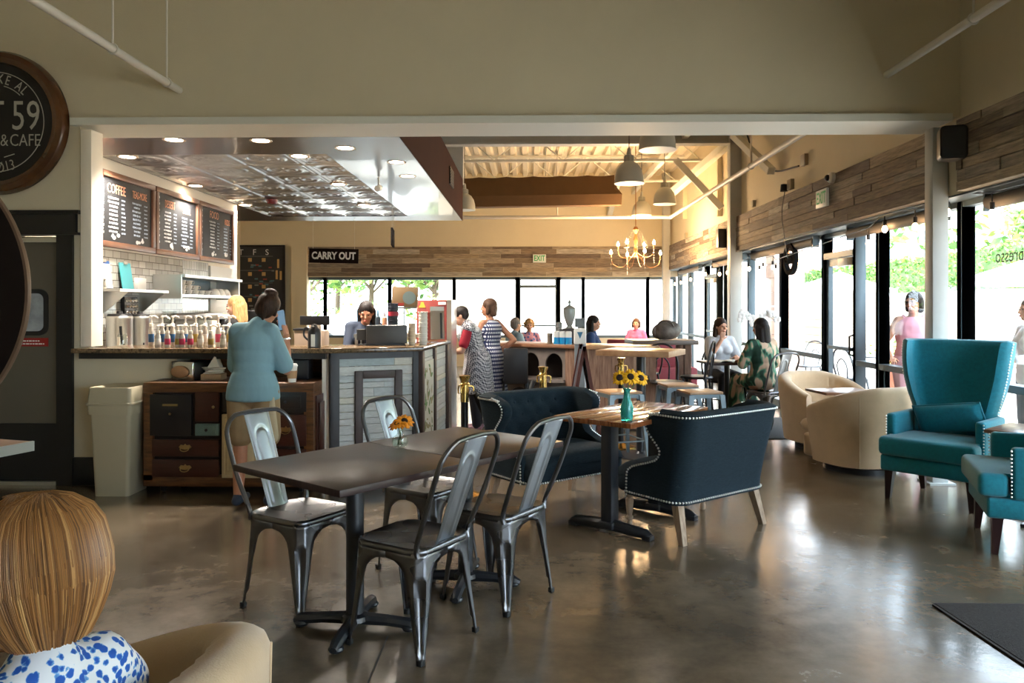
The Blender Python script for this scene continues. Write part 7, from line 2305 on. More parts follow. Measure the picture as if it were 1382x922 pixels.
def head(mb, Mh, s=1.0):
    """Cranium, jaw, nose and ears, facing local +y, eyes at half height."""
    def e(c, r, rot=(0, 0, 0)):
        mb.sph((0, 0, 0), tuple(v * s for v in r), 18, 12, M=Mh @ TR(Vector(c) * s, *rot))
    e((0, -0.012, 0.028), (0.074, 0.094, 0.088)); e((0, 0.014, -0.03), (0.061, 0.070, 0.078)); e((0, 0.045, -0.078), (0.034, 0.034, 0.030)); e((0, 0.056, -0.01), (0.048, 0.026, 0.05))
    for sx in (-1, 1):
        e((sx * 0.076, -0.008, -0.005), (0.009, 0.02, 0.03), (0, 0, sx * 0.3)); e((sx * 0.038, 0.066, -0.022), (0.021, 0.018, 0.018)); e((sx * 0.028, 0.078, 0.026), (0.024, 0.010, 0.007))
    cap(mb, Mh @ (V(0, 0.082, 0.012) * s), Mh @ (V(0, 0.103, -0.022) * s), 0.009 * s, 0.013 * s, 8)
    e((0, 0.086, -0.056), (0.021, 0.010, 0.010))


def face_parts(root, body, Mh, s=1.0, lip=True, glasses=False):
    mb = MB()
    for sx in (-1, 1):
        mb.sph((0, 0, 0), tuple(v * s for v in (0.012, 0.006, 0.0065)), 10, 6, M=Mh @ Matrix.Translation(V(sx * 0.031, 0.083, 0.008) * s))
    mb.build('eyes', M['eye'], parent=root)
    mb = MB(); mb.sph((0, 0, 0), tuple(v * s for v in (0.023, 0.007, 0.008)), 10, 6, M=Mh @ Matrix.Translation(V(0, 0.092, -0.057) * s)); mb.build('lips', M['lip'], parent=root)
    if glasses:
        mb = MB()
        for sx in (-1, 1):
            mb.tube([Mh @ (V(sx * 0.034 + 0.025 * math.cos(a), 0.098, 0.004 + 0.019 * math.sin(a)) * s) for a in [k * PI / 7 for k in range(14)]], 0.002, 5, closed=True)
            mb.tube([Mh @ (V(sx * 0.058, 0.094, 0.01) * s), Mh @ (V(sx * 0.078, 0.0, 0.01) * s)], 0.002, 5)
        mb.build('glasses', M['blackplastic'], parent=root)


def person(label, loc, facing, J, skin, clothes, hair, voxel=0.0075, face=True, glasses=False, group=None, lipc=True):
    """A whole figure. J holds joints in the figure's own frame: +y is the way it faces, feet on z = 0."""
    t = thing('person', label, 'person', loc, math.atan2(-facing[0], facing[1]), group)
    s = J.get('s', 1.0)
    pel, wst, chs, nek = [Vector(J[k]) for k in ('pelvis', 'waist', 'chest', 'neck')]
    Mh = head_frame(Vector(J['head']), *J.get('hrot', (0, 0, 0)))
    up = (nek - pel).normalized()
    ty = J.get('tyaw', 0.0)
    tilt = -math.atan2(up.y, up.z)
    sx_ = V(math.cos(ty), math.sin(ty), 0)
    hw, sw = J.get('hipw', 0.095) * s, J.get('shw', 0.148) * s
    bw = J.get('bulk', 1.0)
    rx = lambda v: tuple(a * s for a in v)

    def torso(mb, g, lo=True, straps=False):
        R = (tilt, 0, ty)
        ell(mb, pel, (0.155 * bw * s + g, 0.115 * bw * s + g, 0.11 * s + g), R)
        ell(mb, pel.lerp(wst, 0.5), (0.142 * bw * s + g, 0.108 * bw * s + g, 0.13 * s + g), R)
        ell(mb, wst, (0.128 * bw * s + g, 0.098 * bw * s + g, 0.13 * s + g), R)
        ell(mb, wst.lerp(chs, 0.55), (0.138 * bw * s + g, 0.102 * bw * s + g, 0.13 * s + g), R)
        ell(mb, chs, (0.152 * bw * s + g, 0.108 * bw * s + g, 0.125 * s + g), R)
        fw = V(-math.sin(ty), math.cos(ty), 0)
        if J.get('bust', 1):
            for q in (-1, 1):
                ell(mb, chs + sx_ * q * 0.068 * s + fw * 0.072 * s - V(0, 0, 0.035 * s), (0.062 * s * bw + g, 0.055 * s + g, 0.06 * s + g))
        if not straps:
            cap(mb, chs + sx_ * -sw + V(0, 0, 0.085 * s), chs + sx_ * sw + V(0, 0, 0.085 * s), 0.052 * s + g, 0.052 * s + g)
            cap(mb, chs + V(0, 0, 0.06 * s), nek - up * 0.035 * s, 0.085 * s + g, 0.055 * s + g)

    shs = {q: chs + sx_ * (q * sw) + V(0, 0, 0.085 * s) for q in (-1, 1)}
    mb = MB()
    torso(mb, 0)
    cap(mb, nek - up * 0.05 * s, Vector(J['head']) - V(0, 0, 0.05 * s), 0.052 * s, 0.047 * s)
    head(mb, Mh, s)
    for q, n in ((-1, 'l'), (1, 'r')):
        el, wr = Vector(J[n + 'el']), Vector(J[n + 'wr'])
        cap(mb, shs[q], el, 0.047 * s * bw ** 0.5, 0.037 * s); cap(mb, el, el.lerp(wr, 0.4), 0.037 * s, 0.037 * s); cap(mb, el.lerp(wr, 0.4), wr, 0.037 * s, 0.0255 * s)
        hd = J[n + 'hand']
        hand(mb, wr, hd[0], hd[1], hd[2], hd[3], s * 0.97)
        hp = pel + sx_ * (q * hw) - V(0, 0, 0.02)
        kn, an = Vector(J[n + 'kn']), Vector(J[n + 'an'])
        cap(mb, hp, kn, 0.085 * s * bw, 0.053 * s); cap(mb, kn, kn.lerp(an, 0.35), 0.053 * s, 0.054 * s); cap(mb, kn.lerp(an, 0.35), an, 0.054 * s, 0.034 * s)
        toe = Vector(J.get(n + 'toe', an + V(0, 0.17 * s, 0)))
        tz = an.z - 0.055 * s
        heel = V(an.x, an.y, tz + 0.03 * s) - (V(toe.x, toe.y, 0) - V(an.x, an.y, 0)).normalized() * 0.03 * s
        cap(mb, an, V(an.x, an.y, tz + 0.035 * s), 0.034 * s, 0.033 * s); cap(mb, heel, V(toe.x, toe.y, tz + 0.022 * s), 0.032 * s, 0.022 * s)
    body = mb.build('body', skin, parent=t, remesh=voxel, sm=3, smooth=0)
    if face:
        face_parts(t, body, Mh, s, glasses=glasses)
    for c in clothes:
        kind, m_ = c[0], c[1]
        mb = MB()
        if kind in ('shirt', 'dress', 'tank', 'tunic'):
            g = c[2] if len(c) > 2 else 0.014
            torso(mb, g, straps=kind == 'tank' or (len(c) > 4 and c[4] == 'bare'))
            if kind == 'tank':
                for q in (-1, 1):
                    cap(mb, chs + sx_ * q * 0.09 * s + V(0, 0.06 * s, 0.05 * s), chs + sx_ * q * 0.10 * s + V(0, 0.0, 0.135 * s), 0.022 * s, 0.022 * s); cap(mb, chs + sx_ * q * 0.10 * s + V(0, 0.0, 0.135 * s), chs + sx_ * q * 0.09 * s + V(0, -0.08 * s, 0.04 * s), 0.022 * s, 0.022 * s)
            sl = c[3] if len(c) > 3 else 0.6
            if sl > 0:
                for q, n in ((-1, 'l'), (1, 'r')):
                    el, wr = Vector(J[n + 'el']), Vector(J[n + 'wr'])
                    if sl <= 1:
                        cap(mb, shs[q], shs[q].lerp(el, sl), 0.056 * s + g * 0.7, 0.052 * s + g * 0.9)
                    else:
                        cap(mb, shs[q], el, 0.054 * s + g * 0.6, 0.045 * s + g * 0.6); cap(mb, el, el.lerp(wr, sl - 1), 0.045 * s + g * 0.5, 0.036 * s + g * 0.5)
            hem = c[5] if len(c) > 5 else None
            if hem is not None:                                # skirt part: open flare to the hem
                hz, hr = hem
                if J.get('sit'):
                    for q, n in ((-1, 'l'), (1, 'r')):
                        kn, an = Vector(J[n + 'kn']), Vector(J[n + 'an'])
                        cap(mb, pel + sx_ * q * hw, kn, 0.105 * s, 0.082 * s); cap(mb, kn, kn.lerp(an, hz), 0.082 * s, hr)
                    cap(mb, Vector(J['lkn']), Vector(J['rkn']), 0.07 * s, 0.07 * s); cap(mb, Vector(J['lkn']).lerp(pel, 0.5), Vector(J['rkn']).lerp(pel, 0.5), 0.08 * s, 0.08 * s)
                else:
                    mb.lathe([(0, hz), (hr * 0.98, hz), (hr, hz + 0.01), (lerp(hr, 0.18 * bw * s + g, 0.6), lerp(hz, pel.z, 0.6)), (0.172 * bw * s + g, pel.z + 0.03), (0.14 * bw * s + g, pel.z + 0.12), (0, pel.z + 0.15)], 24, (pel.x, pel.y, 0), sy=0.78)
        elif kind in ('pants', 'shorts'):
            g = c[2] if len(c) > 2 else 0.014
            f = c[3] if len(c) > 3 else 1.0
            ell(mb, pel, (0.158 * bw * s + g, 0.118 * bw * s + g, 0.12 * s + g), (tilt, 0, ty))
            for q, n in ((-1, 'l'), (1, 'r')):
                hp = pel + sx_ * (q * hw) - V(0, 0, 0.02)
                kn, an = Vector(J[n + 'kn']), Vector(J[n + 'an'])
                if f <= 1.0:
                    cap(mb, hp, hp.lerp(kn, f), 0.09 * s * bw + g, lerp(0.09 * bw, 0.06, f) * s + g * 1.6)
                else:
                    cap(mb, hp, kn, 0.088 * s * bw + g, 0.057 * s + g); cap(mb, kn, kn.lerp(an, f - 1), 0.057 * s + g, 0.045 * s + g)
        elif kind == 'shoes':
            pass
        if kind == 'shoes':
            for q, n in ((-1, 'l'), (1, 'r')):
                mb = MB(); an = Vector(J[n + 'an']); toe = Vector(J.get(n + 'toe', an + V(0, 0.17 * s, 0))); tz = an.z - 0.055 * s
                dr_ = (V(toe.x, toe.y, 0) - V(an.x, an.y, 0)).normalized()
                cap(mb, V(an.x, an.y, tz + 0.03) - dr_ * 0.03, V(toe.x, toe.y, tz + 0.024), 0.038 * s, 0.03 * s); cap(mb, V(an.x, an.y, tz + 0.03) - dr_ * 0.02, V(an.x, an.y, tz + 0.06), 0.038 * s, 0.036 * s)
                mb.build('shoe', m_, parent=t, remesh=0.009, sm=2, smooth=0)
            continue
        mb.build({'tunic': 'tunic', 'tank': 'tank_top'}.get(kind, kind), m_, parent=t, remesh=0.010, sm=4, smooth=0)
    if hair:
        hm, pieces = hair
        mb = MB()
        for p in pieces:
            if p[0] == 'e':
                mb.sph((0, 0, 0), tuple(v * s for v in p[2]), 20, 14, M=Mh @ TR(Vector(p[1]) * s, *(p[3] if len(p) > 3 else (0, 0, 0))))
            else:
                cap(mb, Mh @ (Vector(p[1]) * s), Mh @ (Vector(p[2]) * s), p[3] * s, p[4] * s)
        mb.build('hair', hm, parent=t, remesh=0.007, sm=2, smooth=0)
    t['_mh'] = 0
    del t['_mh']
    return t


CAPH = [('e', (0, -0.022, 0.042), (0.086, 0.100, 0.090)), ('e', (0, -0.05, 0.0), (0.082, 0.068, 0.085))]
LONG = CAPH + [('c', (-0.066, -0.03, 0.02), (-0.075, -0.03, -0.14), 0.036, 0.03), ('c', (0.066, -0.03, 0.02), (0.075, -0.03, -0.14), 0.036, 0.03), ('c', (0, -0.07, 0.0), (0, -0.075, -0.16), 0.07, 0.06), ('c', (-0.04, -0.06, -0.02), (-0.05, -0.065, -0.18), 0.05, 0.04), ('c', (0.04, -0.06, -0.02), (0.05, -0.065, -0.18), 0.05, 0.04)]
BOB = CAPH + [('c', (-0.07, -0.02, 0.03), (-0.078, -0.01, -0.07), 0.034, 0.026), ('c', (0.07, -0.02, 0.03), (0.078, -0.01, -0.07), 0.034, 0.026), ('c', (-0.03, -0.07, 0.0), (-0.03, -0.07, -0.08), 0.05, 0.04), ('c', (0.03, -0.07, 0.0), (0.03, -0.07, -0.08), 0.05, 0.04)]

DOWN = V(0, 0, -1)
def stand(h=1.62, **k):
    s = h / 1.68
    J = dict(s=s, pelvis=(0, 0, 0.90 * s), waist=(0, 0.005, 1.07 * s), chest=(0, 0, 1.27 * s), neck=(0, -0.01, 1.43 * s), head=(0, 0.02, 1.555 * s),
             lel=(-0.22 * s, -0.03, 1.09 * s), rel=(0.22 * s, -0.03, 1.09 * s), lwr=(-0.24 * s, 0.06, 0.87 * s), rwr=(0.24 * s, 0.06, 0.87 * s),
             lhand=((0, 0.2, -1), (1, 0, 0), 1, 0.35), rhand=((0, 0.2, -1), (-1, 0, 0), -1, 0.35),
             lkn=(-0.095 * s, 0.015, 0.49 * s), rkn=(0.095 * s, 0.015, 0.49 * s), lan=(-0.095 * s, -0.02, 0.085 * s), ran=(0.095 * s, -0.02, 0.085 * s))
    J.update(k)
    return J


def sit(h=1.62, seat=0.46, **k):
    s = h / 1.68
    z = seat + 0.10 * s
    J = dict(s=s, sit=1, pelvis=(0, 0, z), waist=(0, 0.0, z + 0.17 * s), chest=(0, 0.02, z + 0.37 * s), neck=(0, 0.03, z + 0.53 * s), head=(0, 0.06, z + 0.655 * s),
             lel=(-0.23 * s, 0.06, z + 0.20 * s), rel=(0.23 * s, 0.06, z + 0.20 * s), lwr=(-0.14 * s, 0.27, z + 0.16 * s), rwr=(0.14 * s, 0.27, z + 0.16 * s),
             lhand=((0.3, 1, -0.2), (0, 0, -1), -1, 0.3), rhand=((-0.3, 1, -0.2), (0, 0, -1), 1, 0.3),
             lkn=(-0.11 * s, 0.42 * s, z - 0.02), rkn=(0.11 * s, 0.42 * s, z - 0.02), lan=(-0.11 * s, 0.40 * s, 0.085), ran=(0.11 * s, 0.40 * s, 0.085))
    J.update(k)
    return J


def pat(name, base, ink, kind, scale, thr=0.5):
    """A printed cloth."""
    m = mat(name, base, 0.85)
    nt = m.node_tree; p = nt.nodes['Principled BSDF']
    tc = nt.nodes.new('ShaderNodeTexCoord')
    mp = nt.nodes.new('ShaderNodeMapping'); nt.links.new(tc.outputs['Object'], mp.inputs[0])
    if kind == 'floral':
        tx = nt.nodes.new('ShaderNodeTexVoronoi'); tx.inputs['Scale'].default_value = scale; tx.feature = 'F1'
        nz = nt.nodes.new('ShaderNodeTexNoise'); nz.inputs['Scale'].default_value = scale * 0.9; nz.inputs['Detail'].default_value = 4
        nt.links.new(mp.outputs[0], tx.inputs['Vector']); nt.links.new(mp.outputs[0], nz.inputs['Vector'])
        mx = nt.nodes.new('ShaderNodeMath'); mx.operation = 'ADD'; nt.links.new(tx.outputs['Distance'], mx.inputs[0]); nt.links.new(nz.outputs['Fac'], mx.inputs[1]); out = mx.outputs[0]; lo, hi = 0.87, 1.03
    elif kind == 'leaf':
        mp.inputs['Scale'].default_value = (1, 1, 0.45); mp.inputs['Rotation'].default_value = (0.5, 0.5, 0.4)
        tx = nt.nodes.new('ShaderNodeTexNoise'); tx.inputs['Scale'].default_value = scale; tx.inputs['Detail'].default_value = 1.5; tx.inputs['Distortion'].default_value = 1.2
        nt.links.new(mp.outputs[0], tx.inputs['Vector']); out = tx.outputs['Fac']; lo, hi = 0.42, 0.56
    elif kind == 'bands':
        tx = nt.nodes.new('ShaderNodeTexWave'); tx.bands_direction = 'Z'; tx.inputs['Scale'].default_value = scale; tx.inputs['Distortion'].default_value = 0.0
        ck = nt.nodes.new('ShaderNodeTexWave'); ck.bands_direction = 'X'; ck.inputs['Scale'].default_value = scale * 2.2
        nt.links.new(mp.outputs[0], tx.inputs['Vector']); nt.links.new(mp.outputs[0], ck.inputs['Vector'])
        mx = nt.nodes.new('ShaderNodeMath'); mx.operation = 'MULTIPLY'; nt.links.new(tx.outputs['Fac'], mx.inputs[0]); nt.links.new(ck.outputs['Fac'], mx.inputs[1]); out = mx.outputs[0]; lo, hi = 0.2, 0.45
    else:
        mp.inputs['Rotation'].default_value = (0.3, 0.78, 0.78)
        tx = nt.nodes.new('ShaderNodeTexChecker'); tx.inputs['Scale'].default_value = scale; nt.links.new(mp.outputs[0], tx.inputs['Vector']); out = tx.outputs['Fac']; lo, hi = 0.3, 0.7
    r = nt.nodes.new('ShaderNodeValToRGB')
    e = r.color_ramp.elements
    e[0].position, e[0].color = lo, (*ink[0], 1)
    e[1].position, e[1].color = hi, (*base, 1)
    if len(ink) > 1:
        m_ = e.new((lo + hi) / 2); m_.color = (*ink[1], 1)
    nt.links.new(out, r.inputs[0]); nt.links.new(r.outputs[0], p.inputs['Base Color'])
    return m


# woman on the phone at the cabinet, seen from behind
M['tee'] = mat('faded_blue_cotton', srgb(132, 168, 180), 0.9, var=0.05, scale=5, bump=1.0, bscale=7, stretch=(1, 1, 0.55))
M['khaki'] = mat('khaki_cotton', srgb(150, 126, 94), 0.9, var=0.08, scale=8, bump=0.3, bscale=12)
J = stand(1.60, pelvis=(0.0, 0, 0.85), waist=(-0.005, 0.01, 1.0), chest=(0.0, 0.02, 1.19), neck=(0.03, 0.03, 1.345), head=(0.085, 0.075, 1.435), hrot=(-0.15, -0.25, 0.22),
          rel=(0.215, 0.09, 0.985), rwr=(0.178, 0.205, 1.235), rhand=((-0.22, -0.10, 1), (-0.9, 0.1, -0.1), -1, 0.55),
          lel=(-0.165, 0.10, 0.98), lwr=(-0.12, 0.30, 0.95), lhand=((0.3, 1, 0), (0, 0, -1), -1, 0.4), bulk=1.0, shw=0.122,
          lkn=(-0.10, 0.02, 0.46), rkn=(0.11, 0.02, 0.46), lan=(-0.10, -0.03, 0.075), ran=(0.12, 0.0, 0.075))
pw = person('person in a loose pale blue T-shirt and khaki shorts holding a phone to the ear', (-2.0, 5.60, 0), (0.02, 1), J, M['skin_tan'],
            [('shirt', M['tee'], 0.022, 0.85, 'full', (0.775, 0.195)), ('shorts', M['khaki'], 0.018, 0.85), ('shoes', mat('blue_sandal', srgb(40, 52, 70), 0.6))],
            (M['hair_brown'], CAPH + [('e', (-0.0, -0.035, 0.125), (0.055, 0.052, 0.036)), ('e', (0, -0.075, 0.03), (0.06, 0.05, 0.06)), ('c', (0.07, -0.02, 0.02), (0.075, -0.01, -0.035), 0.02, 0.012), ('c', (-0.07, -0.02, 0.02), (-0.078, -0.02, -0.045), 0.022, 0.014), ('c', (0.02, -0.085, -0.03), (0.03, -0.08, -0.09), 0.03, 0.012)]), voxel=0.006)
mb = MB(); cap(mb, (0.15, -0.06, 0.80), (0.17, -0.07, 0.52), 0.028, 0.045, flat=0.6); mb.build('tied_sleeve', mat('beige_sweater', srgb(196, 180, 150), 0.9), parent=pw, sm=1)
mb = MB(); mb.tube([(0.182 + 0.033 * math.cos(a), 0.19 + 0.033 * math.sin(a), 1.215) for a in [k * PI / 8 for k in range(16)]], 0.007, 6, closed=True); mb.build('wristwatch', M['chrome'], parent=pw)
t = thing('smartphone', 'pale blue phone held to the ear by the person in the blue T-shirt', 'phone', (-2.0 + 0.155, 5.60 + 0.165, 1.355), 0)
mb = MB(); mb.prism(rrect(0.072, 0.145, 0.01), -0.004, 0.004, TR((0, 0, 0), 0, 0, 0) @ Matrix.Rotation(1.15, 4, 'Z') @ Matrix.Rotation(-0.18, 4, 'Y') @ RX, bev=0.001); mb.build('phone_case', mat('phone_case', srgb(132, 170, 208), 0.3), parent=t)

# girl in the near tub chair: bob of loose strands
J = sit(1.46, 0.45, chest=(0.0, 0.04, 0.715), waist=(0, 0, 0.60), neck=(0, 0.04, 0.855), head=(0, 0.055, 1.005), hrot=(0.12, -0.12, 0.0), shw=0.125,
        lwr=(-0.10, 0.25, 0.82), rwr=(0.10, 0.25, 0.80), lel=(-0.2, 0.08, 0.70), rel=(0.2, 0.08, 0.70))
gl = person('girl with a golden brown bob in a blue and white blouse, seen from behind', (-0.80, 1.30, 0), (-0.93, 0.36), J, M['skin'],
            [('shirt', pat('blue_white_print', srgb(226, 230, 238), (srgb(28, 84, 176), srgb(110, 168, 222)), 'floral', 62), 0.016, 0.8), ('pants', mat('dark_denim', srgb(44, 54, 80), 0.8), 0.012, 1.9), ('shoes', M['white'])],
            (M['hair_mid'], [('e', (0, -0.02, 0.03), (0.092, 0.106, 0.098)), ('e', (0, -0.03, -0.04), (0.082, 0.08, 0.07))]), voxel=0.006)
HS = J['s']; Mh = head_frame(Vector(J['head']), *J['hrot'])
STR = []
for i, c in enumerate(((160, 113, 64), (130, 89, 50), (104, 71, 43), (190, 147, 94), (146, 105, 64))):
    STR.append(mat('hair_strand', srgb(*c), 0.42, spec=0.4))
mb = MB(); rn = random.Random(31)
for k in range(4200):
    phi = rn.uniform(0, 2 * PI)                              # azimuth, 0 = +x, pi/2 = face
    if 0.22 * PI < phi < 0.78 * PI and rn.random() < 0.93:
        continue
    lay = rn.uniform(0.0, 1.0)
    part = V(0.018 + rn.gauss(0, 0.004), rn.uniform(-0.03, 0.075), 0.136)
    mi = rn.choices(range(5), (4, 4, 3, 2, 3))[0]
    pts, rr = [], []
    ln = rn.uniform(0.14, 0.178)
    jit = rn.gauss(0, 0.03)
    for j in range(11):
        s_ = j / 10
        th = lerp(0.12, PI / 2, min(1, s_ * 1.9))
        vol = 1.03 + 0.10 * math.sin(min(1, s_ * 1.25) * PI) + 0.035 * lay
        ex, ey = 0.100 * vol, 0.112 * vol
        x = ex * math.sin(th) * math.cos(phi + jit * s_); y = -0.018 + ey * math.sin(th) * math.sin(phi + jit * s_)
        if s_ < 0.526:
            z = 0.03 + 0.108 * vol * math.cos(th)
        else:
            q = (s_ - 0.526) / 0.474
            z = 0.03 - ln * q
            pin = (1 + 0.11 * math.sin(PI * q)) * (1 - 0.36 * q ** 2.4)
            x *= pin; y = -0.018 + (y + 0.018) * pin
        p = V(x, y, z)
        if s_ < 0.25:
            p = part.lerp(p, (s_ / 0.25) ** 0.8)
        pts.append(Mh @ (p * HS)); rr.append(0.0020 * (1 - 0.5 * s_ ** 2) + 0.0004)
    mb.tube(pts, rr, 5, mi=mi)
mb.build('hair_strands', STR, parent=gl, smooth=60)

# people at the bar
J = stand(1.56, s=0.93, pelvis=(0, -0.02, 0.80), waist=(0, 0.02, 0.96), chest=(0, 0.07, 1.13), neck=(0, 0.11, 1.27), head=(0, 0.18, 1.345), hrot=(0, -0.35, 0), bulk=1.15,
          lel=(-0.22, 0.14, 0.95), lwr=(-0.12, 0.32, 0.93), lhand=((0.4, 1, 0), (0.6, 0, -0.6), -1, 0.8), rel=(0.22, 0.12, 0.95), rwr=(0.10, 0.31, 0.92), rhand=((-0.4, 1, 0), (-0.6, 0, -0.6), 1, 0.8))
person('person with short dark hair, patterned grey tunic and red sleeves, bent over the bar end', (-0.60, 9.0, 0), (-1, 0.05), J, M['skin'],
       [('shirt', mat('red_sleeves', srgb(170, 28, 50), 0.8), 0.012, 0.7), ('tunic', pat('grey_lattice', srgb(206, 206, 210), (srgb(70, 72, 84),), 'check', 55), 0.024, 0.0, 'full', (0.46, 0.25)), ('pants', mat('black_trousers', srgb(30, 30, 36), 0.9), 0.012, 1.95), ('shoes', mat('mauve_shoe', srgb(150, 110, 120), 0.6))],
       (M['hair_dark'], [('e', (0, -0.018, 0.045), (0.086, 0.100, 0.085)), ('e', (0, -0.05, 0.01), (0.08, 0.062, 0.07))]))
J = stand(1.56, bulk=1.18, tyaw=-0.15, hrot=(0.3, 0.0, 0), lel=(-0.34, -0.05, 1.03), lwr=(-0.20, -0.03, 0.90), lhand=((0.8, 0.3, -0.5), (0.2, -1, 0), 1, 0.5), rel=(0.2, 0.09, 1.0), rwr=(0.12, 0.26, 0.95), rhand=((-0.3, 1, 0), (0, 0, -1), 1, 0.4))
J['lel'], J['lwr'] = (-0.2, 0.1, 1.0), (-0.1, 0.27, 0.95)
J['lhand'] = ((0.3, 1, 0), (0, 0, -1), -1, 0.4)
J['rel'], J['rwr'], J['rhand'] = (0.23, -0.21, 1.05), (0.19, -0.03, 0.90), ((-0.3, 0.8, -0.4), (-1, 0, 0), -1, 0.5)
person('person in a sleeveless navy and white patterned dress with one hand on the hip', (-0.46, 9.4, 0), (-0.85, 0.45), J, M['skin_tan'],
       [('dress', pat('navy_white_bands', srgb(226, 228, 234), (srgb(44, 52, 92),), 'bands', 7), 0.014, 0.0, 'bare', (0.42, 0.27)), ('shoes', M['blackplastic'])], (M['hair_mid'], BOB))
J = stand(1.55, head=(0.0, 0.09, 1.395), neck=(0, 0.03, 1.30), hrot=(-0.35, -0.4, 0), lel=(-0.2, 0.12, 1.0), lwr=(-0.08, 0.33, 1.0), rel=(0.2, 0.1, 1.0), rwr=(0.10, 0.33, 1.02), lhand=((0.3, 1, 0), (0, 0, -1), -1, 0.5), rhand=((-0.3, 1, 0), (0, 0, -1), 1, 0.5))
person('cashier with long dark hair and a navy top looking down behind the register', (-1.66, 7.82, 0), (0.45, -0.9), J, M['skin_tan'],
       [('shirt', mat('navy_top', srgb(34, 44, 62), 0.85), 0.014, 1.7), ('pants', mat('black_trousers', srgb(26, 26, 30), 0.9), 0.012, 1.95), ('shoes', M['blackplastic'])], (M['hair_dark'], LONG))
J = stand(1.58, hrot=(0, -0.1, 0), lel=(-0.2, 0.1, 1.0), lwr=(-0.1, 0.32, 1.02), rel=(0.2, 0.1, 1.0), rwr=(0.1, 0.32, 1.02), lhand=((0.3, 1, 0), (0, 0, -1), -1, 0.5), rhand=((-0.3, 1, 0), (0, 0, -1), 1, 0.5))
person('barista with long blonde hair and a black top facing the espresso machine', (-3.16, 8.35, 0), (-0.97, 0.1), J, M['skin'],
       [('shirt', mat('black_top', srgb(18, 18, 20), 0.9), 0.014, 0.9), ('pants', mat('black_trousers', srgb(24, 24, 28), 0.9), 0.012, 1.95), ('shoes', M['blackplastic'])], (M['hair_blonde'], LONG))

# the two seated women by the window
J = sit(1.62, 0.46, hrot=(0.25, -0.05, 0), rel=(0.2, 0.22, 0.80), rwr=(0.06, 0.24, 1.02), rhand=((-0.3, -0.2, 1), (-0.3, -1, 0), -1, 0.7), lwr=(-0.10, 0.34, 0.80), lel=(-0.22, 0.12, 0.74))
person('person with dark brown hair and a pale grey top, seated facing us', (2.62, 10.62, 0), (0.12, -1), J, M['skin'],
       [('shirt', mat('pale_grey_top', srgb(206, 212, 222), 0.85, bump=0.3, bscale=12), 0.02, 0.95), ('pants', mat('black_leggings', srgb(24, 24, 28), 0.85), 0.01, 1.95), ('shoes', M['blackplastic'])], (M['hair_brown'], LONG))
bentwood('black bistro chair under the seated person in the pale grey top', 2.62, 10.62, PI + 0.1, 0.46)
J = sit(1.62, 0.47, hrot=(0.2, -0.1, 0), lwr=(-0.12, 0.30, 0.80), lel=(-0.23, 0.08, 0.76), rwr=(0.10, 0.30, 0.80), rel=(0.23, 0.08, 0.76), bulk=1.12)
person('person in a dress printed with green and peach leaves, seated with the back to us', (2.83, 9.36, 0), (-0.32, 0.95), J, M['skin_tan'],
       [('dress', pat('leaf_print', srgb(198, 170, 146), (srgb(24, 58, 46), srgb(70, 130, 104)), 'leaf', 9), 0.02, 0.95, 'full', (0.75, 0.12)), ('shoes', M['blackplastic'])], (M['hair_dark'], LONG), face=False)

# people far back in the hall
def far(lab, px, py, Y, fac, h, seat, shirt, hairm, pieces, skin='skin'):
    p = at(px, py, Y=Y)
    J = sit(h, seat)
    person(lab, (p.x, Y, 0), fac, J, M[skin], [('shirt', shirt, 0.016, 0.9), ('pants', mat('dark_trousers', srgb(50, 52, 60), 0.9), 0.012, 1.95), ('shoes', M['blackplastic'])], (hairm, pieces), voxel=0.010)
    return p
CURL = CAPH + [('e', (0, -0.02, 0.122), (0.055, 0.06, 0.04))] + [('e', (0.078 * math.cos(a) * q, -0.03 + 0.07 * math.sin(a) * q, zz), (0.036, 0.036, 0.036)) for zz, q, n_, s0 in ((-0.01, 1.0, 7, PI), (0.05, 1.05, 7, PI), (0.10, 0.75, 6, 2 * PI)) for a in [PI - 0.1 + s0 * k / (n_ - 1) for k in range(n_)]]
fp = far('distant person with curly fair hair and a pink and blue top', 714, 455, 14.2, (0.05, -1), 1.5, 0.44, pat('pink_blue', srgb(206, 150, 170), (srgb(90, 120, 180),), 'floral', 18), M['hair_blonde'], CURL)
bentwood('black bistro chair under the distant curly haired person', fp.x, 14.2, PI, 0.44)
fp = far('distant person with grey hair and a light blue shirt left of the curly haired person', 693, 455, 12.9, (0.75, 0.6), 1.58, 0.45, mat('light_blue_shirt', srgb(150, 182, 206), 0.85), M['hair_grey'], CAPH)
bentwood('black bistro chair under the distant person in light blue', fp.x, 12.9, -0.9, 0.45)
fp = far('distant person with a dark headscarf beside the white hand dispenser', 797, 455, 11.9, (1, -0.25), 1.62, 0.48, mat('dark_blue_shirt', srgb(40, 66, 110), 0.85), M['hair_dark'], LONG)
bentwood('black bistro chair under the distant person in dark blue', fp.x, 11.9, -1.8, 0.48)
fp = far('smallest distant person with brown hair and a pink top, before the far windows', 859, 452, 16.0, (-0.3, -1), 1.5, 0.44, mat('pink_shirt', srgb(226, 110, 160), 0.85), M['hair_mid'], BOB)
bentwood('black bistro chair under the smallest distant person', fp.x, 16.0, PI, 0.44)

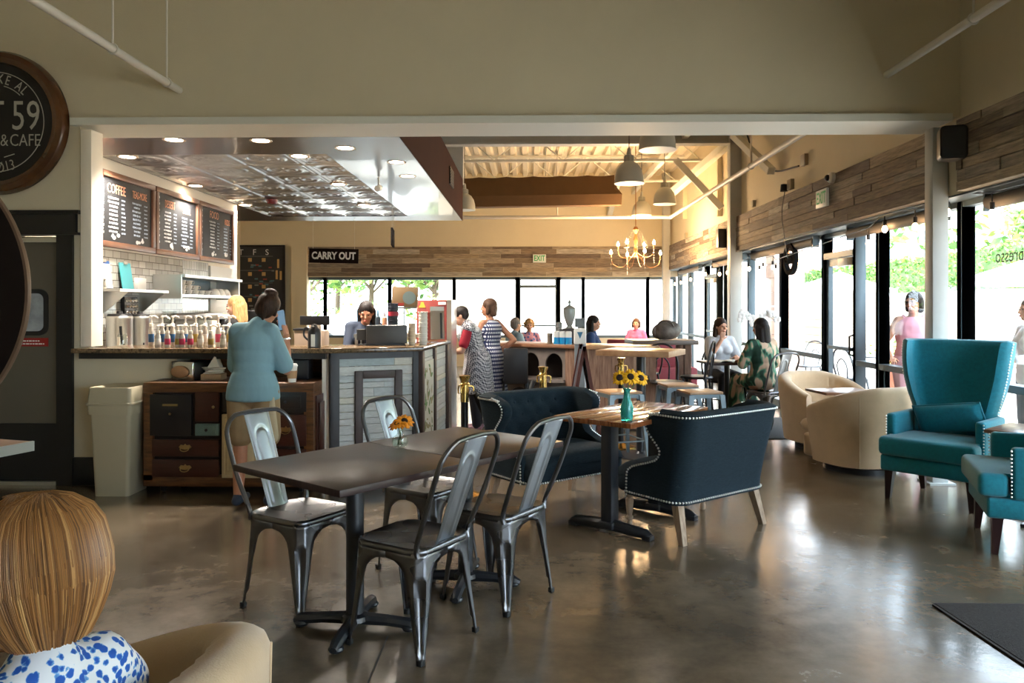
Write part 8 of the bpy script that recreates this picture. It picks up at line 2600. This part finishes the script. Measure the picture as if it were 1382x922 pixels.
# people on the patio
J = stand(1.62, hrot=(-0.65, -0.02, 0.1), bulk=1.28, lel=(-0.30, 0.0, 1.05), lwr=(-0.30, 0.20, 0.93), rel=(0.29, 0.02, 1.05), rwr=(0.24, 0.2, 0.92), lhand=((0, 1, -0.2), (0, 0, -1), -1, 0.4), rhand=((0, 1, -0.2), (0, 0, -1), 1, 0.4))
person('smiling person with dark bobbed hair, glasses and a pink tank top outside the window', (4.12, 8.35, 0), (-0.3, -0.95), J, M['skin_tan'],
       [('tank', mat('pink_top', srgb(222, 160, 178), 0.85), 0.012, 0.0), ('pants', mat('pink_trousers', srgb(226, 176, 190), 0.85), 0.02, 1.95), ('shoes', M['white'])], (M['hair_dark'], BOB), glasses=True)
o = bpy.data.objects.new('hand_towel', None); bpy.data.objects.remove(o)
J = stand(1.54, hrot=(0, 0, 0), lel=(-0.22, 0.06, 1.0), lwr=(-0.12, 0.28, 0.98), rel=(0.22, 0.06, 1.0), rwr=(0.12, 0.28, 0.98), lhand=((0.3, 1, 0), (0, 0, -1), -1, 0.4), rhand=((-0.3, 1, 0), (0, 0, -1), 1, 0.4))
person('person with brown hair and a white shirt outside the near window', (4.52, 7.02, 0), (-0.99, 0.1), J, M['skin'],
       [('shirt', mat('white_shirt', srgb(232, 236, 242), 0.85), 0.018, 1.6), ('pants', mat('grey_trousers', srgb(120, 124, 134), 0.85), 0.012, 1.95), ('shoes', M['white'])], (M['hair_mid'], LONG))
# ------------------------------------------------------------------ outside
M['paving'] = mat('pale_paving', srgb(182, 174, 162), 0.85, var=0.06, scale=2)
mb = MB(); mb.b2(3.9, 60, -30, 19.2, -0.12, -0.02); mb.b2(-60, 60, 19.2, 90, -0.12, -0.02); struct('ground', mb, M['paving'])
M['stone'] = mat('pale_block_wall', srgb(214, 198, 178), 0.9, var=0.08, scale=3)
mb = MB(); r = random.Random(5)
for k in range(6):
    y = -4.0
    while y < 44:
        l = r.uniform(0.8, 1.6); mb.b2(11.8 + r.uniform(0, 0.03), 12.4, y, y + l - 0.012, k * 0.32, k * 0.32 + 0.308); y += l
struct('wall_garden', mb, M['stone'], smooth=0)
M['leafA'] = mat('hedge_leaf', srgb(126, 160, 74), 0.6); M['leafB'] = mat('hedge_leaf_dark', srgb(84, 124, 58), 0.6); M['leafC'] = mat('hedge_leaf_light', srgb(164, 186, 100), 0.6)


def leaves(mb, n, f, sz, rn):
    for _ in range(n):
        c = f(rn)
        a, b = rn.uniform(0, 2 * PI), rn.uniform(-1, 1)
        u = V(math.cos(a), math.sin(a), b).normalized(); w = u.cross(V(rn.gauss(0, 1), rn.gauss(0, 1), rn.gauss(0, 1))).normalized()
        s_ = sz * rn.uniform(0.6, 1.3)
        vs = [mb.b.verts.new(p) for p in (c - u * s_, c + w * s_ * 0.45, c + u * s_, c - w * s_ * 0.45)]
        fc = mb.b.faces.new(vs); fc.material_index = rn.randrange(3)
LV = [M['leafA'], M['leafB'], M['leafC']]
rn = random.Random(2)
t = thing('hedge', 'clipped green hedge on top of the pale garden wall outside', 'hedge', (12.2, 20, 1.92))
mb = MB(); mb.b2(-0.3, 0.6, -24, 24, 0, 1.05); mb.build('hedge_core', M['leafB'], parent=t)
mb = MB()
def hf(r_):
    q = r_.random(); y = r_.uniform(-24, 24)
    return V(-0.33 + r_.uniform(-0.06, 0.03), y, r_.uniform(0, 1.1)) if q < 0.75 else V(r_.uniform(-0.3, 0.6), y, 1.07 + r_.uniform(0, 0.06))
leaves(mb, 9000, hf, 0.07, rn); mb.build('foliage', LV, parent=t, fixn=False, smooth=0)


def tree(label, x, y, h, r, n=1500, sz=0.2, seed=1):
    t = thing('tree', label, 'tree', (x, y, -0.02), 0, 'trees beyond the windows')
    rn = random.Random(seed)
    mb = MB(); mb.tube([(0, 0, 0), (0.05, 0, h * 0.35), (0, 0.05, h * 0.7)], [0.16, 0.12, 0.06], 9)
    for k in range(5):
        a = k * 1.3; mb.tube([(0.03, 0, h * 0.32 + 0.1 * k), (r * 0.6 * math.cos(a), r * 0.6 * math.sin(a), h * 0.62)], [0.06, 0.02], 6)
    mb.build('trunk', mat('bark', srgb(104, 88, 72), 0.9), parent=t)
    blobs = [(V(rn.gauss(0, r * 0.42), rn.gauss(0, r * 0.42), h * 0.66 + rn.gauss(0, h * 0.13)), r * rn.uniform(0.35, 0.55)) for _ in range(14)]
    def f(r_):
        c, q = r_.choice(blobs); d = V(r_.gauss(0, 1), r_.gauss(0, 1), r_.gauss(0, 1)).normalized(); return c + d * q * r_.uniform(0.6, 1.0)
    mb = MB(); leaves(mb, n, f, sz, rn); mb.build('crown', LV, parent=t, fixn=False, smooth=0)
tree('leafy tree behind the garden wall, seen through the near right window', 13.6, 15.5, 5.0, 2.2, 2600, 0.14, 1)
tree('leafy tree beyond the white umbrella outside', 16.5, 24.0, 6.5, 2.8, 2000, 0.2, 2)
for i, (px, Y, h, r) in enumerate(((415, 34, 6.5, 3.0), (455, 40, 7.5, 3.6), (500, 37, 6.5, 3.2), (548, 42, 8, 3.8), (585, 36, 6, 2.8), (-20, 40, 8, 4))):
    p = at(px, 415, Y=Y)
    if px < 0:
        continue
    tree(['tree in the left pane of the far windows', 'tall tree behind the white car through the far windows', 'tree right of the white car through the far windows', 'tall tree above the cardboard box through the far windows', 'small tree beside the pale pillar outside the far windows'][i], p.x, Y, h, r, 1800, 0.22, 10 + i)
t = thing('hedge', 'low green bushes beyond the far windows behind the white car', 'hedge', (-10, 33, 0))
mb = MB(); leaves(mb, 2500, lambda r_: V(r_.uniform(-7, 7.5), r_.uniform(-0.5, 0.5), abs(r_.gauss(0.6, 0.5))), 0.16, rn); mb.build('foliage', LV, parent=t, fixn=False, smooth=0)
# far white building and pillar
M['white_wall'] = mat('white_stucco', srgb(236, 234, 228), 0.9)
p0, p1 = at(642, 400, Y=30), at(980, 400, Y=30)
mb = MB(); mb.b2(p0.x, p1.x + 3, 30, 36, -0.02, 5.5); struct('building_far', mb, M['white_wall'])
p0, p1 = at(592, 400, Y=22), at(638, 400, Y=22)
mb = MB(); mb.b2(p0.x, p1.x, 22, 23, -0.02, 4.0); struct('pillar_outside', mb, M['stone'])
# facade across the patio
mb = MB(); mb.b2(24, 27, -10, 60, -0.02, 9)
bf = struct('building_side', mb, M['white_wall'])
mb = MB()
for k in range(22):
    for z in (1.5, 4.2, 6.8):
        mb.b2(23.97, 24.0, -6 + k * 2.8, -4.2 + k * 2.8, z, z + 1.9)
mb.build('facade_panes', mat('sky_glass', srgb(120, 150, 160), 0.1, metal=0.3), parent=bf)
# overhang above the windows
mb = MB(); mb.b2(3.9, 4.7, -6, 19.2, 2.62, 2.78); struct('awning', mb, mat('grey_soffit', srgb(150, 146, 140), 0.7))

# parked car beyond the far windows
p = at(497, 430, Y=27)
t = thing('car', 'white car parked beyond the far left windows', 'car', (p.x, 27, -0.02), 0.05)
side = [(-2.1, 0.35), (-2.12, 0.75), (-1.95, 0.92), (-1.2, 1.0), (-0.65, 1.42), (0.6, 1.46), (1.25, 1.05), (2.0, 0.9), (2.12, 0.65), (2.1, 0.35)]
mb = MB(); mb.prism(side, -0.85, 0.85, RX, bev=0.08); mb.build('car_body', mat('white_car_paint', srgb(236, 238, 240), 0.25, coat=0.5), parent=t)
mb = MB(); mb.prism([(-1.05, 1.0), (-0.6, 1.36), (-0.05, 1.39), (-0.05, 1.0)], 0.852, 0.858, RX); mb.prism([(0.02, 1.0), (0.02, 1.39), (0.55, 1.38), (1.08, 1.02)], 0.852, 0.858, RX); mb.build('side_panes', mat('car_glass', srgb(110, 136, 150), 0.08), parent=t)
for x in (-1.3, 1.3):
    for y in (-0.78, 0.78):
        mb = MB(); mb.lathe([(0, -0.1), (0.2, -0.1), (0.32, -0.08), (0.33, 0), (0.32, 0.08), (0.2, 0.1), (0, 0.1)], 20, M=TR((x, y, 0.33), rx=PI / 2)); mb.build('wheel', M['rubber'], parent=t)

# patio umbrellas
M['canvas'] = mat('white_canvas', srgb(244, 242, 236), 0.9)
def umbrella(label, x, y, ze, r):
    t = thing('patio_umbrella', label, 'umbrella', (x, y, -0.02), 0.2, 'white patio umbrellas')
    mb = MB(); n = 8
    apex = mb.b.verts.new((0, 0, ze + r * 0.36))
    ring = []
    for k in range(n * 4):
        a = k * 2 * PI / (n * 4); e = 1 - 0.035 * abs(math.sin(a * n / 2))
        ring.append((mb.b.verts.new((r * 0.5 * e * math.cos(a), r * 0.5 * e * math.sin(a), ze + r * 0.17)), mb.b.verts.new((r * e * math.cos(a), r * e * math.sin(a), ze)), mb.b.verts.new((r * e * 1.005 * math.cos(a), r * e * 1.005 * math.sin(a), ze - 0.12))))
    N = n * 4
    for k in range(N):
        a_, b_ = ring[k], ring[(k + 1) % N]
        mb.b.faces.new((apex, a_[0], b_[0])); mb.b.faces.new((a_[0], a_[1], b_[1], b_[0])); mb.b.faces.new((a_[1], a_[2], b_[2], b_[1]))
    mb.build('canopy', M['canvas'], parent=t, sol=0.006)
    mb = MB(); mb.tube([(0, 0, 0.05), (0, 0, ze + r * 0.38)], 0.03, 10); mb.lathe([(0, 0), (0.3, 0), (0.3, 0.05), (0.05, 0.1), (0, 0.1)], 20); mb.build('pole', mat('umbrella_pole', srgb(150, 160, 160), 0.5), parent=t)
    for k in range(n):
        a = k * 2 * PI / n; mb = MB(); mb.tube([(0.03 * math.cos(a), 0.03 * math.sin(a), ze + r * 0.34), (r * 0.97 * math.cos(a), r * 0.97 * math.sin(a), ze - 0.02)], 0.010, 6); mb.build('rib', M['canvas'], parent=t)
umbrella('white patio umbrella behind the espresso lettering of the near window', 9.5, 13.0, 1.98, 2.0)
umbrella('distant white patio umbrella seen through the glass door', 9.6, 24.0, 2.0, 1.6)

# patio furniture
M['patio_metal'] = mat('dark_patio_metal', srgb(58, 64, 72), 0.45)
def patio_table(label, x, y):
    t = thing('patio_table', label, 'table', (x, y, -0.02), 0, 'round patio tables')
    mb = MB(); mb.lathe([(0, 0.73), (0.38, 0.73), (0.39, 0.74), (0.38, 0.75), (0, 0.75)], 32); mb.build('tabletop', M['patio_metal'], parent=t)
    mb = MB(); mb.lathe([(0, 0), (0.22, 0), (0.22, 0.02), (0.03, 0.05), (0.03, 0.73), (0, 0.73)], 20); mb.build('pedestal', M['patio_metal'], parent=t)
patio_table('round patio table beside the pink clad person outside', 4.75, 8.35 + 0.55)
patio_table('round patio table outside beyond the beige tub chairs', 5.3, 11.6)
for lab, x, y, rz in (('dark patio chair outside behind the beige tub chair', 4.7, 11.3, -1.2), ('dark patio chair on the far side of the outdoor table', 5.9, 12.0, 1.7), ('dark patio chair outside near the middle column', 4.9, 13.6, 2.2)):
    o = bentwood(lab, x, y, rz, 0.46, M['patio_metal']); o.location.z = -0.02; o['group'] = 'patio chairs outside'
# red flowers in a low bowl, planters
def planter(label, x, y, z, r, h, fl, n=60):
    t = thing('flower_planter', label, 'planter', (x, y, z))
    mb = MB(); mb.lathe([(0, 0), (r * 0.75, 0), (r, h), (r * 0.92, h), (0, h * 0.85)], 20); mb.build('pot', mat('clay_pot', srgb(150, 96, 76), 0.8), parent=t)
    mb = MB(); rn = random.Random(int(x * 100)); leaves(mb, 160, lambda q: V(q.gauss(0, r * 0.6), q.gauss(0, r * 0.6), h + abs(q.gauss(0, r * 0.5))), 0.05, rn); mb.build('leaves', LV, parent=t, fixn=False, smooth=0)
    mb = MB()
    for k in range(n):
        mb.sph((rn.gauss(0, r * 0.55), rn.gauss(0, r * 0.55), h + abs(rn.gauss(r * 0.3, r * 0.45))), (0.03, 0.03, 0.018), 6, 4)
    mb.build('blossoms', fl, parent=t)
planter('bowl of red flowers outside in front of the pink clad person', 4.12, 7.55, 0.60, 0.13, 0.1, mat('red_blossom', srgb(206, 50, 40), 0.7))
t = thing('plant_table', 'small dark stand under the bowl of red flowers outside', 'stand', (4.12, 7.55, -0.02))
mb = MB(); mb.lathe([(0, 0.59), (0.2, 0.59), (0.2, 0.618), (0, 0.618)], 20); mb.build('tabletop', M['patio_metal'], parent=t)
for k in range(3):
    a = k * 2.1; mb = MB(); mb.tube([(0.12 * math.cos(a), 0.12 * math.sin(a), 0.6), (0.18 * math.cos(a), 0.18 * math.sin(a), 0)], 0.014, 8); mb.build('leg', M['patio_metal'], parent=t)
planter('planter of yellow flowers outside the glass door', 6.2, 13.0, -0.02, 0.35, 0.5, mat('yellow_blossom', srgb(226, 196, 70), 0.7))
mb = MB()
for k in range(9):
    mb.b2(5.2, 5.8, 16.4, 17.0, k * 0.3 - 0.02, k * 0.3 + 0.27)
struct('pillar_patio', mb, mat('pink_stone', srgb(190, 162, 150), 0.9, var=0.12, scale=6))
